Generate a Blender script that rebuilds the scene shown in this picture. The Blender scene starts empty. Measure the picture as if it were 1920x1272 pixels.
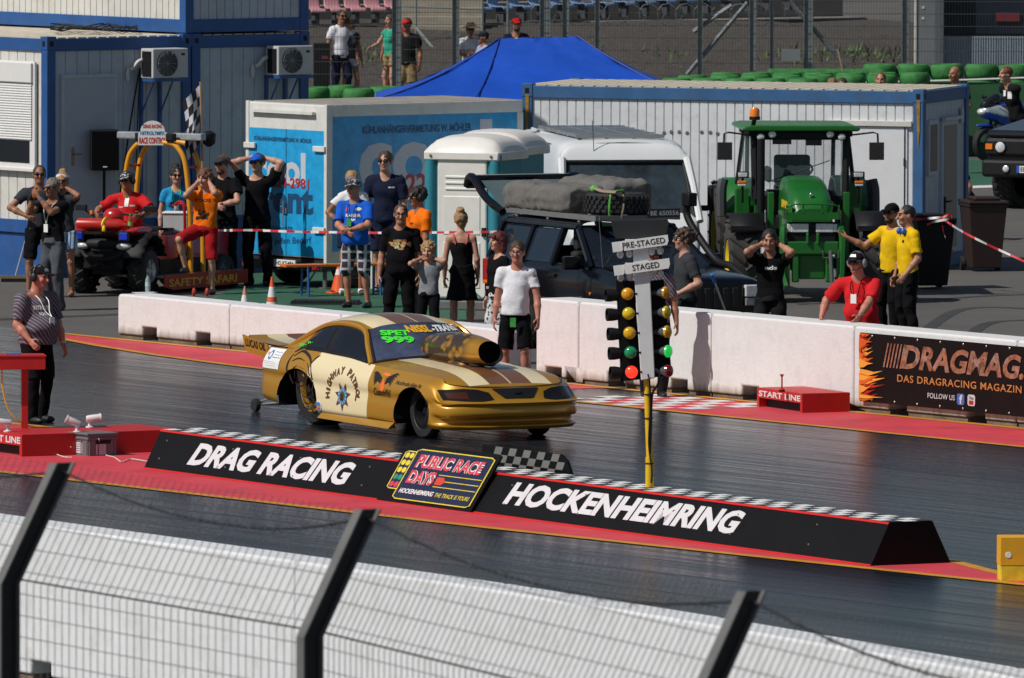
import bpy, bmesh, math, random
import numpy as np
from mathutils import Vector, Matrix, Euler
from mathutils.bvhtree import BVHTree
random.seed(7); RNG = np.random.default_rng(5)
S = bpy.context.scene
COL = S.collection
# ------------------------------------------------------------------ camera
FPX, PITCH, ROLL, CAMH = 21909.055, .05876, .00347, 8.86843
_c, _s = math.cos(PITCH), math.sin(PITCH)
FW = Vector((0, _c, -_s)); _up = Vector((0, _s, _c)); _rt = Vector((1, 0, 0))
RT = math.cos(ROLL) * _rt + math.sin(ROLL) * _up
UP = -math.sin(ROLL) * _rt + math.cos(ROLL) * _up
cam = bpy.data.cameras.new("camera"); camo = bpy.data.objects.new("camera", cam); COL.objects.link(camo)
cam.sensor_width = 36.0; cam.lens = FPX / 1920 * 36
cam.clip_start = 1.0; cam.clip_end = 6000
m3 = Matrix((RT, UP, -FW)).transposed()
camo.matrix_world = Matrix.Translation((0, 0, CAMH)) @ m3.to_4x4()
cam.dof.use_dof = True; cam.dof.focus_distance = 134.0; cam.dof.aperture_fstop = 12.5
S.camera = camo
# ------------------------------------------------------------------ light
SUN_DIR = Vector((-.88, -.475, 0)).normalized(); SUN_EL = math.radians(47)
sd = Vector((SUN_DIR.x * math.cos(SUN_EL), SUN_DIR.y * math.cos(SUN_EL), math.sin(SUN_EL)))
sun = bpy.data.lights.new("sun", 'SUN'); suno = bpy.data.objects.new("sun", sun); COL.objects.link(suno)
sun.energy = 4.2; sun.angle = math.radians(.55); sun.color = (1, .955, .89)
suno.rotation_euler = (-sd).to_track_quat('-Z', 'Y').to_euler(); suno.location = (-20, 100, 60)
W = bpy.data.worlds.new("World"); S.world = W; W.use_nodes = True
nt = W.node_tree; sky = nt.nodes.new('ShaderNodeTexSky'); sky.sky_type = 'NISHITA'; sky.sun_disc = False
sky.sun_elevation = SUN_EL; sky.sun_rotation = math.atan2(SUN_DIR.x, SUN_DIR.y)
sky.air_density = 1.1; sky.dust_density = .7
nt.links.new(sky.outputs[0], nt.nodes['Background'].inputs[0]); nt.nodes['Background'].inputs[1].default_value = .054
S.view_settings.view_transform = 'Standard'; S.view_settings.look = 'None'; S.view_settings.gamma = 1
S.view_settings.exposure = -.16
S.render.engine = 'CYCLES'; S.cycles.use_denoising = True; S.cycles.max_bounces = 6
S.cycles.transparent_max_bounces = 12
# ------------------------------------------------------------------ picture to place
def at(px, py, z=0.0):
    """point of height z seen at a pixel of the 1920 wide photograph"""
    d = FW + RT * ((px - 960) / FPX) - UP * ((py - 636) / FPX)
    t = (z - CAMH) / d.z
    return Vector((d.x * t, d.y * t, z))
def atY(px, py, Y):
    d = FW + RT * ((px - 960) / FPX) - UP * ((py - 636) / FPX)
    t = Y / d.y
    return Vector((d.x * t, Y, CAMH + d.z * t))
def stand(px, top, h):
    """ground point of somebody h tall whose head top is seen at (px, top)"""
    p = at(px, top, h); return Vector((p.x, p.y, 0))
T_ = Vector((.54555799, -.83807308, 0)); V_ = Vector((.83807308, .54555799, 0)); O_ = Vector((.82927334, 141.33596569, 0))
def tv(t, v, z=0.0):
    p = O_ + T_ * t + V_ * v; p.z = z; return p
TRK = math.atan2(T_.y, T_.x)
def along(px, P, D):
    """distance along the line P + s*D at which it is seen in picture column px"""
    P = Vector(P) - Vector((0, 0, CAMH)); D = Vector(D); k = (px - 960) / FPX
    return (k * P.dot(FW) - P.dot(RT)) / (D.dot(RT) - k * D.dot(FW))
def tpx(px, v=0.0, z=0.0): return along(px, tv(0, v, z), T_)
def hgt(py, P):
    """height above P of the point seen in picture row py"""
    P = Vector(P) - Vector((0, 0, CAMH)); k = -(py - 636) / FPX
    return (k * P.dot(FW) - P.dot(UP)) / (UP.z - k * FW.z)
# ------------------------------------------------------------------ materials
_m = {}
def mat(name, col, rough=.55, metal=0.0, var=.08, scale=6.0, bump=0.0, bscale=None, coat=0.0, spec=.5, emit=None, dirt=None, stretch=None):
    if name in _m: return _m[name]
    m = bpy.data.materials.new(name); m.use_nodes = True; n = m.node_tree.nodes; l = m.node_tree.links
    b = n['Principled BSDF']; _m[name] = m
    c = (*col, 1)
    b.inputs['Roughness'].default_value = rough; b.inputs['Metallic'].default_value = metal
    b.inputs['Coat Weight'].default_value = coat; b.inputs['Coat Roughness'].default_value = .08
    b.inputs['Specular IOR Level'].default_value = spec
    tc = n.new('ShaderNodeTexCoord'); mp = n.new('ShaderNodeMapping'); l.new(tc.outputs['Object'], mp.inputs[0])
    if stretch: mp.inputs['Scale'].default_value = stretch
    nz = n.new('ShaderNodeTexNoise'); nz.inputs['Scale'].default_value = scale; nz.inputs['Detail'].default_value = 6
    nz.inputs['Roughness'].default_value = .65
    l.new(mp.outputs[0], nz.inputs['Vector'])
    mx = n.new('ShaderNodeMix'); mx.data_type = 'RGBA'; mx.blend_type = 'MIX'
    mr = n.new('ShaderNodeMapRange'); mr.inputs[1].default_value = .3; mr.inputs[2].default_value = .7
    l.new(nz.outputs[0], mr.inputs[0]); l.new(mr.outputs[0], mx.inputs[0])
    mx.inputs[6].default_value = (*[x * (1 - var) for x in col], 1)
    mx.inputs[7].default_value = (*[min(1, x * (1 + var)) for x in col], 1)
    out = mx.outputs[2]
    if dirt:
        # (colour, amount, scale): stains of their own shape
        n2 = n.new('ShaderNodeTexNoise'); n2.inputs['Scale'].default_value = dirt[2]; n2.inputs['Detail'].default_value = 9
        n2.inputs['Roughness'].default_value = .72
        l.new(mp.outputs[0], n2.inputs['Vector'])
        r2 = n.new('ShaderNodeMapRange'); r2.inputs[1].default_value = .5; r2.inputs[2].default_value = .72; r2.inputs[4].default_value = dirt[1]
        l.new(n2.outputs[0], r2.inputs[0])
        m2 = n.new('ShaderNodeMix'); m2.data_type = 'RGBA'; l.new(r2.outputs[0], m2.inputs[0]); l.new(out, m2.inputs[6])
        m2.inputs[7].default_value = (*dirt[0], 1); out = m2.outputs[2]
    l.new(out, b.inputs['Base Color'])
    if bump:
        n3 = n.new('ShaderNodeTexNoise'); n3.inputs['Scale'].default_value = bscale or scale * 4; n3.inputs['Detail'].default_value = 5
        l.new(mp.outputs[0], n3.inputs['Vector'])
        bp = n.new('ShaderNodeBump'); bp.inputs['Strength'].default_value = bump; bp.inputs['Distance'].default_value = .02
        l.new(n3.outputs[0], bp.inputs['Height']); l.new(bp.outputs[0], b.inputs['Normal'])
    if emit:
        b.inputs['Emission Color'].default_value = (*emit[0], 1); b.inputs['Emission Strength'].default_value = emit[1]
    return m
def glass(name, col=(.02, .025, .03), rough=.03, alpha=1.0):
    if name in _m: return _m[name]
    m = mat(name, col, rough, var=.15, scale=2.0, spec=.6)
    m.node_tree.nodes['Principled BSDF'].inputs['Alpha'].default_value = alpha
    return m
# ------------------------------------------------------------------ mesh builder
_txt = {}
def text_mesh(s, bold=0.0, shear=0.0, space=1.0):
    k = (s, bold, shear, space)
    if k not in _txt:
        cu = bpy.data.curves.new("t", 'FONT'); cu.body = s; cu.offset = bold; cu.shear = shear; cu.space_character = space
        cu.resolution_u = 3; cu.dimensions = '2D'; cu.fill_mode = 'BOTH'
        o = bpy.data.objects.new("t", cu); COL.objects.link(o); bpy.context.view_layer.update()
        me = bpy.data.meshes.new_from_object(o.evaluated_get(bpy.context.evaluated_depsgraph_get()))
        v = np.array([x.co[:2] for x in me.vertices]); f = [list(p.vertices) for p in me.polygons]
        lo = v.min(0); hi = v.max(0); v = (v - lo) / (hi - lo)
        _txt[k] = (v, f, (hi - lo)[0] / (hi - lo)[1])
        bpy.data.objects.remove(o); bpy.data.meshes.remove(me)
    return _txt[k]
class MB:
    def __init__(s): s.v = []; s.f = []; s.mi = []; s.sm = []
    def add(s, vs, fs, mi=0, smooth=False):
        b = len(s.v); s.v += [tuple(x) for x in vs]
        for f in fs: s.f.append(tuple(i + b for i in f)); s.mi.append(mi); s.sm.append(smooth)
        return s
    def box(s, x0, x1, y0, y1, z0, z1, mi=0, M=None):
        vs = [Vector((x, y, z)) for z in (z0, z1) for y in (y0, y1) for x in (x0, x1)]
        if M is not None: vs = [M @ v for v in vs]
        return s.add(vs, [(0, 2, 3, 1), (4, 5, 7, 6), (0, 1, 5, 4), (2, 6, 7, 3), (0, 4, 6, 2), (1, 3, 7, 5)], mi)
    def cbox(s, c, size, rz=0, mi=0, rx=0, ry=0):
        M = Matrix.Translation(c) @ Euler((rx, ry, rz)).to_matrix().to_4x4()
        a, b, d = size[0] / 2, size[1] / 2, size[2] / 2
        return s.box(-a, a, -b, b, -d, d, mi, M)
    def tube(s, pts, r, n=8, mi=0, cap=True, smooth=True, flat=1.0):
        pts = [Vector(p) for p in pts]; R = r if isinstance(r, (list, tuple)) else [r] * len(pts)
        vs = []; fs = []; up = None
        for i, p in enumerate(pts):
            d = (pts[min(i + 1, len(pts) - 1)] - pts[max(i - 1, 0)])
            d = d.normalized() if d.length > 1e-9 else Vector((0, 0, 1))
            if up is None: up = d.orthogonal().normalized()
            up = (up - d * up.dot(d)); up = up.normalized() if up.length > 1e-6 else d.orthogonal().normalized()
            w = d.cross(up)
            for k in range(n):
                a = 2 * math.pi * (k + .5) / n
                vs.append(p + (up * math.cos(a) + w * math.sin(a) * flat) * R[i])
        for i in range(len(pts) - 1):
            for k in range(n):
                a = i * n + k; b = i * n + (k + 1) % n
                fs.append((a, b, b + n, a + n))
        s.add(vs, fs, mi, smooth)
        if cap:
            e = len(pts) - 1
            s.add(vs[:n], [tuple(range(n - 1, -1, -1))], mi); s.add(vs[e * n:], [tuple(range(n))], mi)
        return s
    def lathe(s, prof, c=(0, 0, 0), axis=(0, 0, 1), n=20, mi=0, smooth=True, cap=True, mis=None):
        """prof: list of (radius, height along axis)"""
        c = Vector(c); d = Vector(axis).normalized(); u = d.orthogonal().normalized(); w = d.cross(u); vs = []
        for r, h in prof:
            for k in range(n):
                a = 2 * math.pi * k / n; vs.append(c + d * h + (u * math.cos(a) + w * math.sin(a)) * r)
        for i in range(len(prof) - 1):
            fs = [(i * n + k, i * n + (k + 1) % n, (i + 1) * n + (k + 1) % n, (i + 1) * n + k) for k in range(n)]
            b = len(s.v) if i == 0 else b
            if i == 0: s.v += [tuple(x) for x in vs]
            for f in fs: s.f.append(tuple(q + b for q in f)); s.mi.append(mis[i] if mis else mi); s.sm.append(smooth)
        if cap:
            if prof[0][0] > 1e-5: s.add(vs[:n], [tuple(range(n - 1, -1, -1))], mis[0] if mis else mi)
            if prof[-1][0] > 1e-5: s.add(vs[-n:], [tuple(range(n))], mis[-1] if mis else mi)
        return s
    def ball(s, c, r, n=12, mi=0, R=None):
        r = (r, r, r) if not isinstance(r, (tuple, list)) else r; c = Vector(c); vs = []; m = n // 2
        for i in range(m + 1):
            th = math.pi * i / m
            for k in range(n):
                a = 2 * math.pi * k / n
                v = Vector((math.sin(th) * math.cos(a) * r[0], math.sin(th) * math.sin(a) * r[1], math.cos(th) * r[2]))
                vs.append(c + (R @ v if R is not None else v))
        fs = [(i * n + k, (i + 1) * n + k, (i + 1) * n + (k + 1) % n, i * n + (k + 1) % n) for i in range(m) for k in range(n)]
        return s.add(vs, fs, mi, True)
    def prism(s, poly, o, ux, uy, d, mi=0, side=None):
        """outline (list of 2d) in the plane o + ux,uy, thickened along vector d"""
        o = Vector(o); ux = Vector(ux); uy = Vector(uy); d = Vector(d); n = len(poly)
        a = [o + ux * p[0] + uy * p[1] for p in poly]; b = [p + d for p in a]
        s.add(a + b, [tuple(range(n - 1, -1, -1)), tuple(range(n, 2 * n))], mi)
        return s.add(a + b, [(i, (i + 1) % n, n + (i + 1) % n, n + i) for i in range(n)], mi if side is None else side)
    def poly(s, pts, mi=0): return s.add(pts, [tuple(range(len(pts)))], mi)
    def grid(s, rows, mi=0, smooth=True, flip=False, closed=False):
        n = len(rows[0]); vs = [p for r in rows for p in r]; fs = []
        for i in range(len(rows) - 1):
            for k in range(n if closed else n - 1):
                q = (i * n + k, i * n + (k + 1) % n, (i + 1) * n + (k + 1) % n, (i + 1) * n + k)
                fs.append(q[::-1] if flip else q)
        return s.add(vs, fs, mi, smooth)
    def text(s, t, o, ux, uy, mi=0, bold=0.012, shear=0.0, space=1.0, off=(0, 0, 0), fn=None):
        """o lower left corner, ux / uy full width / height vectors"""
        v, f, _ = text_mesh(t, bold, shear, space); o = Vector(o) + Vector(off); ux = Vector(ux); uy = Vector(uy)
        ps = [o + ux * float(a) + uy * float(b) for a, b in v]
        if fn: ps = [fn(p) for p in ps]
        return s.add(ps, f, mi)
    def split(s, name, mats, parent=None, bevel=0, sharp=40):
        """one object for each loose piece"""
        p = list(range(len(s.v)))
        def root(i):
            while p[i] != i: p[i] = p[p[i]]; i = p[i]
            return i
        key = {}
        for i, v in enumerate(s.v): k = tuple(round(x, 5) for x in v); p[root(i)] = root(key.setdefault(k, i))
        for f in s.f:
            for i in f[1:]: p[root(i)] = root(f[0])
        out = {}
        for f, m, q in zip(s.f, s.mi, s.sm): out.setdefault(root(f[0]), []).append((f, m, q))
        for fs in out.values():
            b = MB(); mp = {}
            for f, m, q in fs:
                for i in f:
                    if i not in mp: mp[i] = len(b.v); b.v.append(s.v[i])
                b.f.append(tuple(mp[i] for i in f)); b.mi.append(m); b.sm.append(q)
            b.build(name, mats, parent, bevel, sharp)
    def build(s, name, mats, parent=None, bevel=0, sharp=40, seg=2, loc=None, rot=None):
        me = bpy.data.meshes.new(name); me.from_pydata(s.v, [], s.f)
        ms = mats if isinstance(mats, (list, tuple)) else [mats]
        for m in ms: me.materials.append(m)
        me.polygons.foreach_set('material_index', [min(i, len(ms) - 1) for i in s.mi]); me.polygons.foreach_set('use_smooth', s.sm)
        bm = bmesh.new(); bm.from_mesh(me)
        bmesh.ops.remove_doubles(bm, verts=bm.verts, dist=1e-5)
        bm.to_mesh(me); bm.free(); me.update()
        if any(s.sm): me.set_sharp_from_angle(angle=math.radians(sharp))
        return link(name, me, parent, bevel, seg, loc, rot)
def link(name, me, parent=None, bevel=0, seg=2, loc=None, rot=None):
    o = bpy.data.objects.new(name, me); COL.objects.link(o)
    if parent: o.parent = parent
    if loc is not None: o.location = loc
    if rot is not None: o.rotation_euler = rot
    if bevel:
        b = o.modifiers.new("bevel", 'BEVEL'); b.width = bevel; b.segments = seg; b.limit_method = 'ANGLE'; b.angle_limit = math.radians(35)
        b.use_clamp_overlap = True
    return o
def tag(o, label, cat, group=None, kind=None):
    o['label'] = label; o['category'] = cat
    if group: o['group'] = group
    if kind: o['kind'] = kind
    return o
def thing(name, label, cat, loc=(0, 0, 0), rz=0, group=None):
    o = bpy.data.objects.new(name, None); COL.objects.link(o); o.location = loc; o.rotation_euler = (0, 0, rz)
    o.empty_display_size = .2
    return tag(o, label, cat, group)
def struct(o): o['kind'] = 'structure'; return o
def copy_tree(o, parent=None):
    c = o.copy(); COL.objects.link(c); c.parent = parent
    for ch in list(o.children): copy_tree(ch, c)
    return c
def crom(P, n):
    """Catmull-Rom through points, n steps a span"""
    P = np.array([list(p) for p in P], float); Q = np.vstack([2 * P[0] - P[1], P, 2 * P[-1] - P[-2]]); out = []
    for i in range(len(P) - 1):
        a, b, c, d = Q[i:i + 4]
        for k in range(n):
            t = k / n
            out.append(.5 * (2 * b + (c - a) * t + (2 * a - 5 * b + 4 * c - d) * t * t + (3 * b - a - 3 * c + d) * t ** 3))
    out.append(P[-1]); return np.array(out)
def patch(ctrl, nu, nv):
    """smooth grid through a net of control points"""
    rows = [crom(r, nv) for r in ctrl]; cols = [crom([r[j] for r in rows], nu) for j in range(len(rows[0]))]
    return [[Vector(cols[j][i]) for j in range(len(cols))] for i in range(len(cols[0]))]
def mirror(rows): return [[Vector((p.x, -p.y, p.z)) for p in r] for r in rows]
# ------------------------------------------------------------------ blended solids (signed distance + surface nets)
class SDF:
    def __init__(s, lo, hi, h):
        s.h = h; s.lo = np.array(lo, float); n = np.ceil((np.array(hi) - s.lo) / h).astype(int) + 1
        s.ax = [s.lo[i] + h * np.arange(n[i]) for i in range(3)]; s.d = np.full(n, .25, np.float32); s.n = n
    def _reg(s, lo, hi, m):
        sl = []
        for i in range(3):
            a = int(max(0, math.floor((lo[i] - m - s.lo[i]) / s.h))); b = int(min(s.n[i], math.ceil((hi[i] + m - s.lo[i]) / s.h) + 1))
            if b <= a: return None, None
            sl.append(slice(a, b))
        return tuple(sl), np.meshgrid(*[s.ax[i][sl[i]] for i in range(3)], indexing='ij', sparse=True)
    def _mix(s, sl, d, k, sub=False):
        a = s.d[sl]; d = d.astype(np.float32)
        if sub:
            d = -d; h = np.clip(.5 - .5 * (a - d) / k, 0, 1); s.d[sl] = a * (1 - h) + d * h + k * h * (1 - h); return
        h = np.clip(.5 + .5 * (a - d) / k, 0, 1); s.d[sl] = a * (1 - h) + d * h - k * h * (1 - h)
    def cap(s, p0, p1, r0, r1=None, k=.02, sub=False):
        r1 = r0 if r1 is None else r1; p0 = np.array(p0, float); p1 = np.array(p1, float); R = max(r0, r1)
        sl, g = s._reg(np.minimum(p0, p1) - R, np.maximum(p0, p1) + R, k * 1.5 + 2 * s.h)
        if sl is None: return s
        v = p1 - p0; L = max(v @ v, 1e-9)
        t = np.clip(((g[0] - p0[0]) * v[0] + (g[1] - p0[1]) * v[1] + (g[2] - p0[2]) * v[2]) / L, 0, 1)
        d = np.sqrt((g[0] - p0[0] - t * v[0]) ** 2 + (g[1] - p0[1] - t * v[1]) ** 2 + (g[2] - p0[2] - t * v[2]) ** 2) - (r0 + (r1 - r0) * t)
        s._mix(sl, d, k, sub); return s
    def cone(s, p0, p1, r0, r1, k=.012):
        """flat ended"""
        p0 = np.array(p0, float); p1 = np.array(p1, float); R = max(r0, r1)
        sl, g = s._reg(np.minimum(p0, p1) - R, np.maximum(p0, p1) + R, k * 1.5 + 2 * s.h)
        if sl is None: return s
        v = p1 - p0; L = np.linalg.norm(v); u = v / L
        t = (g[0] - p0[0]) * u[0] + (g[1] - p0[1]) * u[1] + (g[2] - p0[2]) * u[2]
        q = np.sqrt(np.maximum((g[0] - p0[0]) ** 2 + (g[1] - p0[1]) ** 2 + (g[2] - p0[2]) ** 2 - t * t, 0))
        d = np.maximum(q - (r0 + (r1 - r0) * np.clip(t / L, 0, 1)), np.maximum(-t, t - L))
        s._mix(sl, d, k); return s
    def ell(s, c, rad, R=None, k=.02, sub=False):
        c = np.array(c, float); rad = np.array(rad, float); R = np.eye(3) if R is None else np.array(R)
        ext = np.sqrt(((R * rad) ** 2).sum(1))
        sl, g = s._reg(c - ext, c + ext, k * 1.5 + 2 * s.h)
        if sl is None: return s
        x, y, z = g[0] - c[0], g[1] - c[1], g[2] - c[2]
        q = [(R[0, i] * x + R[1, i] * y + R[2, i] * z) / rad[i] for i in range(3)]
        k0 = np.sqrt(q[0] ** 2 + q[1] ** 2 + q[2] ** 2); k1 = np.sqrt(sum((q[i] / rad[i]) ** 2 for i in range(3))) + 1e-9
        s._mix(sl, k0 * (k0 - 1) / k1, k, sub); return s
    def cut(s, p, n):
        """keep the side n points away from"""
        g = np.meshgrid(*s.ax, indexing='ij', sparse=True); n = np.array(n, float); n /= np.linalg.norm(n)
        s.d = np.maximum(s.d, ((g[0] - p[0]) * n[0] + (g[1] - p[1]) * n[1] + (g[2] - p[2]) * n[2]).astype(np.float32)); return s
    def crease(s, amp, f, seed):
        r = np.random.default_rng(seed); g = np.meshgrid(*s.ax, indexing='ij', sparse=True)
        for i in range(5):
            w = r.normal(size=3) * f * np.array([1, 1, .7]); ph = r.random() * 6.28
            w2 = r.normal(size=3) * f * .6
            s.d += (amp * .45 * np.sin(w[0] * g[0] + w[1] * g[1] + w[2] * g[2] + ph + 1.5 * np.sin(w2[0] * g[0] + w2[1] * g[1] + w2[2] * g[2]))).astype(np.float32)
        return s
    def mesh(s):
        d = s.d.copy()
        for i in range(3):
            ix = [slice(None)] * 3; ix[i] = 0; d[tuple(ix)] = .1; ix[i] = -1; d[tuple(ix)] = .1
        ins = d < 0; n = d.shape
        cs = [(a, b, c) for a in (0, 1) for b in (0, 1) for c in (0, 1)]
        cnt = np.zeros([x - 1 for x in n], np.int8)
        for a, b, c in cs: cnt += ins[a:n[0] - 1 + a, b:n[1] - 1 + b, c:n[2] - 1 + c]
        act = np.argwhere((cnt > 0) & (cnt < 8))
        if not len(act): return np.zeros((0, 3)), np.zeros((0, 4), int)
        idm = -np.ones(cnt.shape, np.int32); idm[tuple(act.T)] = np.arange(len(act))
        val = {c: d[act[:, 0] + c[0], act[:, 1] + c[1], act[:, 2] + c[2]] for c in cs}
        acc = np.zeros((len(act), 3)); w = np.zeros(len(act))
        for a in cs:
            for ax in range(3):
                if a[ax]: continue
                b = list(a); b[ax] = 1; b = tuple(b); va, vb = val[a], val[b]; x = (va < 0) != (vb < 0)
                t = np.where(x, va / np.where(np.abs(va - vb) < 1e-12, 1, va - vb), 0)
                p = np.tile(np.array(a, float), (len(act), 1)); p[:, ax] += t
                acc[x] += p[x]; w[x] += 1
        V = s.lo + s.h * (act + acc / w[:, None]); F = []
        for ax in range(3):
            o = [i for i in range(3) if i != ax]
            s0 = [slice(None)] * 3; s1 = [slice(None)] * 3; s0[ax] = slice(0, -1); s1[ax] = slice(1, None)
            A = ins[tuple(s0)]; B = ins[tuple(s1)]; e = np.argwhere(A != B)
            e = e[(e[:, o[0]] > 0) & (e[:, o[1]] > 0) & (e[:, o[0]] < n[o[0]] - 1) & (e[:, o[1]] < n[o[1]] - 1)]
            q = []
            for u, v in ((-1, -1), (0, -1), (0, 0), (-1, 0)):
                k = e.copy(); k[:, o[0]] += u; k[:, o[1]] += v; q.append(idm[tuple(k.T)])
            q = np.stack(q, 1); fl = A[tuple(e.T)]
            if ax == 1: fl = ~fl
            q[~fl] = q[~fl][:, ::-1]; F.append(q)
        F = np.vstack(F); F = F[(F >= 0).all(1)]
        return V, F
    def build(s, name, mats, parent=None, pick=None, extra=None, loc=None, rot=None):
        V, F = s.mesh(); me = bpy.data.meshes.new(name)
        me.vertices.add(len(V)); me.vertices.foreach_set('co', V.astype(np.float32).ravel())
        me.loops.add(4 * len(F)); me.loops.foreach_set('vertex_index', F.astype(np.int32).ravel())
        me.polygons.add(len(F)); me.polygons.foreach_set('loop_start', np.arange(0, 4 * len(F), 4, dtype=np.int32))
        ms = mats if isinstance(mats, (list, tuple)) else [mats]
        for m in ms: me.materials.append(m)
        if pick is not None and len(F): me.polygons.foreach_set('material_index', pick(V[F].mean(1)).astype(np.int32))
        me.update(calc_edges=True); me.validate(); me.shade_smooth()
        if extra is not None:
            b = bmesh.new(); b.from_mesh(me); m2 = bpy.data.meshes.new("x"); m2.from_pydata(extra.v, [], extra.f)
            m2.polygons.foreach_set('material_index', extra.mi); b.from_mesh(m2); b.to_mesh(me); b.free(); bpy.data.meshes.remove(m2)
        o = link(name, me, parent, 0, 2, loc, rot); s.V, s.F = V, F
        return o
# ================================================================== the ground
def sheet(name, pts, z, m, frame=None):
    b = MB()
    if frame is None: b.poly([(p[0], p[1], z) for p in pts], 0); o = b.build(name, m)
    else:
        b.poly([(p[0], p[1], 0) for p in pts], 0); o = b.build(name, m, loc=(O_.x, O_.y, z), rot=(0, 0, TRK))
    return struct(o)
M_asph = mat("asphalt_old", (.105, .098, .089), .85, var=.16, scale=.9, bump=.5, bscale=60, dirt=((.045, .043, .042), .75, .45))
n_ = M_asph.node_tree.nodes
sheet("ground", [(-700, 20), (700, 20), (700, 1500), (-700, 1500)], 0, M_asph)
def track_mat():
    m = mat("track_rubber", (.016, .019, .026), .33, var=.75, scale=3.0, stretch=(.045, 1.6, 1), bump=.10, bscale=40, spec=.17)
    n = m.node_tree.nodes; l = m.node_tree.links; b = n['Principled BSDF']
    tc = n.new('ShaderNodeTexCoord'); mp = n.new('ShaderNodeMapping'); l.new(tc.outputs['Object'], mp.inputs[0]); mp.inputs['Scale'].default_value = (.05, 2.6, 1)
    z = n.new('ShaderNodeTexNoise'); z.inputs['Scale'].default_value = 2.2; z.inputs['Detail'].default_value = 8; z.inputs['Roughness'].default_value = .7
    l.new(mp.outputs[0], z.inputs[0]); r = n.new('ShaderNodeMapRange'); l.new(z.outputs[0], r.inputs[0])
    r.inputs[1].default_value = .3; r.inputs[2].default_value = .7; r.inputs[3].default_value = .13; r.inputs[4].default_value = .34
    l.new(r.outputs[0], b.inputs['Roughness'])
    # rubber laid down in the wheel tracks of each lane, broken up along the lane
    sp = n.new('ShaderNodeSeparateXYZ'); l.new(tc.outputs['Object'], sp.inputs[0]); old = b.inputs['Base Color'].links[0].from_socket; tot = None
    z3 = n.new('ShaderNodeTexNoise'); z3.inputs['Scale'].default_value = .5; z3.inputs['Detail'].default_value = 5; m3_ = n.new('ShaderNodeMapping'); l.new(tc.outputs['Object'], m3_.inputs[0]); m3_.inputs['Scale'].default_value = (.12, 3, 1); l.new(m3_.outputs[0], z3.inputs[0])
    for c in (-4.6, -6.9, -16.5, -18.8, -21.5):
        d = n.new('ShaderNodeMath'); d.operation = 'SUBTRACT'; l.new(sp.outputs[1], d.inputs[0]); d.inputs[1].default_value = c
        a = n.new('ShaderNodeMath'); a.operation = 'ABSOLUTE'; l.new(d.outputs[0], a.inputs[0]); q = n.new('ShaderNodeMapRange'); l.new(a.outputs[0], q.inputs[0]); q.inputs[1].default_value = .75; q.inputs[2].default_value = .25
        if tot is None: tot = q.outputs[0]
        else: x = n.new('ShaderNodeMath'); x.operation = 'MAXIMUM'; l.new(tot, x.inputs[0]); l.new(q.outputs[0], x.inputs[1]); tot = x.outputs[0]
    rr = n.new('ShaderNodeMapRange'); l.new(z3.outputs[0], rr.inputs[0]); rr.inputs[1].default_value = .38; rr.inputs[2].default_value = .6
    x = n.new('ShaderNodeMath'); x.operation = 'MULTIPLY'; l.new(tot, x.inputs[0]); l.new(rr.outputs[0], x.inputs[1]); y = n.new('ShaderNodeMix'); y.data_type = 'RGBA'; l.new(x.outputs[0], y.inputs[0]); l.new(old, y.inputs[6]); y.inputs[7].default_value = (.006, .0065, .008, 1); l.new(y.outputs[2], b.inputs['Base Color'])
    return m
M_track = track_mat()
sheet("track", [(-70, -26.2), (75, -26.2), (75, .1), (-11, .1), (-70, .1)], .004, M_track, 1)
M_red = mat("red_paint", (.63, .058, .078), .62, var=.13, scale=1.3, bump=.15, bscale=50, dirt=((.16, .05, .05), .5, 1.2), spec=.3)
M_yel = mat("yellow_line", (.60, .27, .018), .6, var=.2, scale=5, dirt=((.2, .13, .05), .6, 3))
M_wht = mat("white_paint", (.72, .70, .68), .6, var=.08, scale=4, dirt=((.45, .38, .34), .5, 2.5))
M_green = mat("green_paint", (.024, .105, .058), .75, var=.18, scale=1.2, bump=.2, bscale=50, dirt=((.05, .075, .05), .6, 1.6))
# far red edge with its taper, lines at both sides
low = [(-12.6, -.30), (-11.3, -.62), (-9.5, -1.05), (-7.5, -1.42), (-5.5, -1.66), (-3.5, -1.80), (-1, -1.86)]
sheet("track_edge_red", [(-12.6, -.15)] + low[1:] + [(.55, -1.87), (.75, -.12)], .008, M_red, 1)
sheet("track_edge_red", [(3.9, -.14), (4.3, -1.84), (75, -2.0), (75, -.14)], .008, M_red, 1)
def ribbon(name, line, w, z, m):
    a = [Vector((p[0], p[1])) for p in line]; up = []; dn = []
    for i, p in enumerate(a):
        d = (a[min(i + 1, len(a) - 1)] - a[max(i - 1, 0)]).normalized(); q = Vector((-d.y, d.x)) * w / 2
        up.append(p + q); dn.append(p - q)
    b = MB(); vs = [(p.x, p.y, 0) for p in up + dn]; n = len(a)
    b.add(vs, [(i + n, i + 1 + n, i + 1, i) for i in range(n - 1)])
    return struct(b.build(name, m, loc=(O_.x, O_.y, z), rot=(0, 0, TRK)))
ribbon("yellow_line", [(-13.2, -.06), (75, -.08)], .15, .012, M_yel)
ribbon("yellow_line", [(-13, -.22)] + low[1:] + [(4, -1.84), (75, -2.02)], .13, .012, M_yel)
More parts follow.
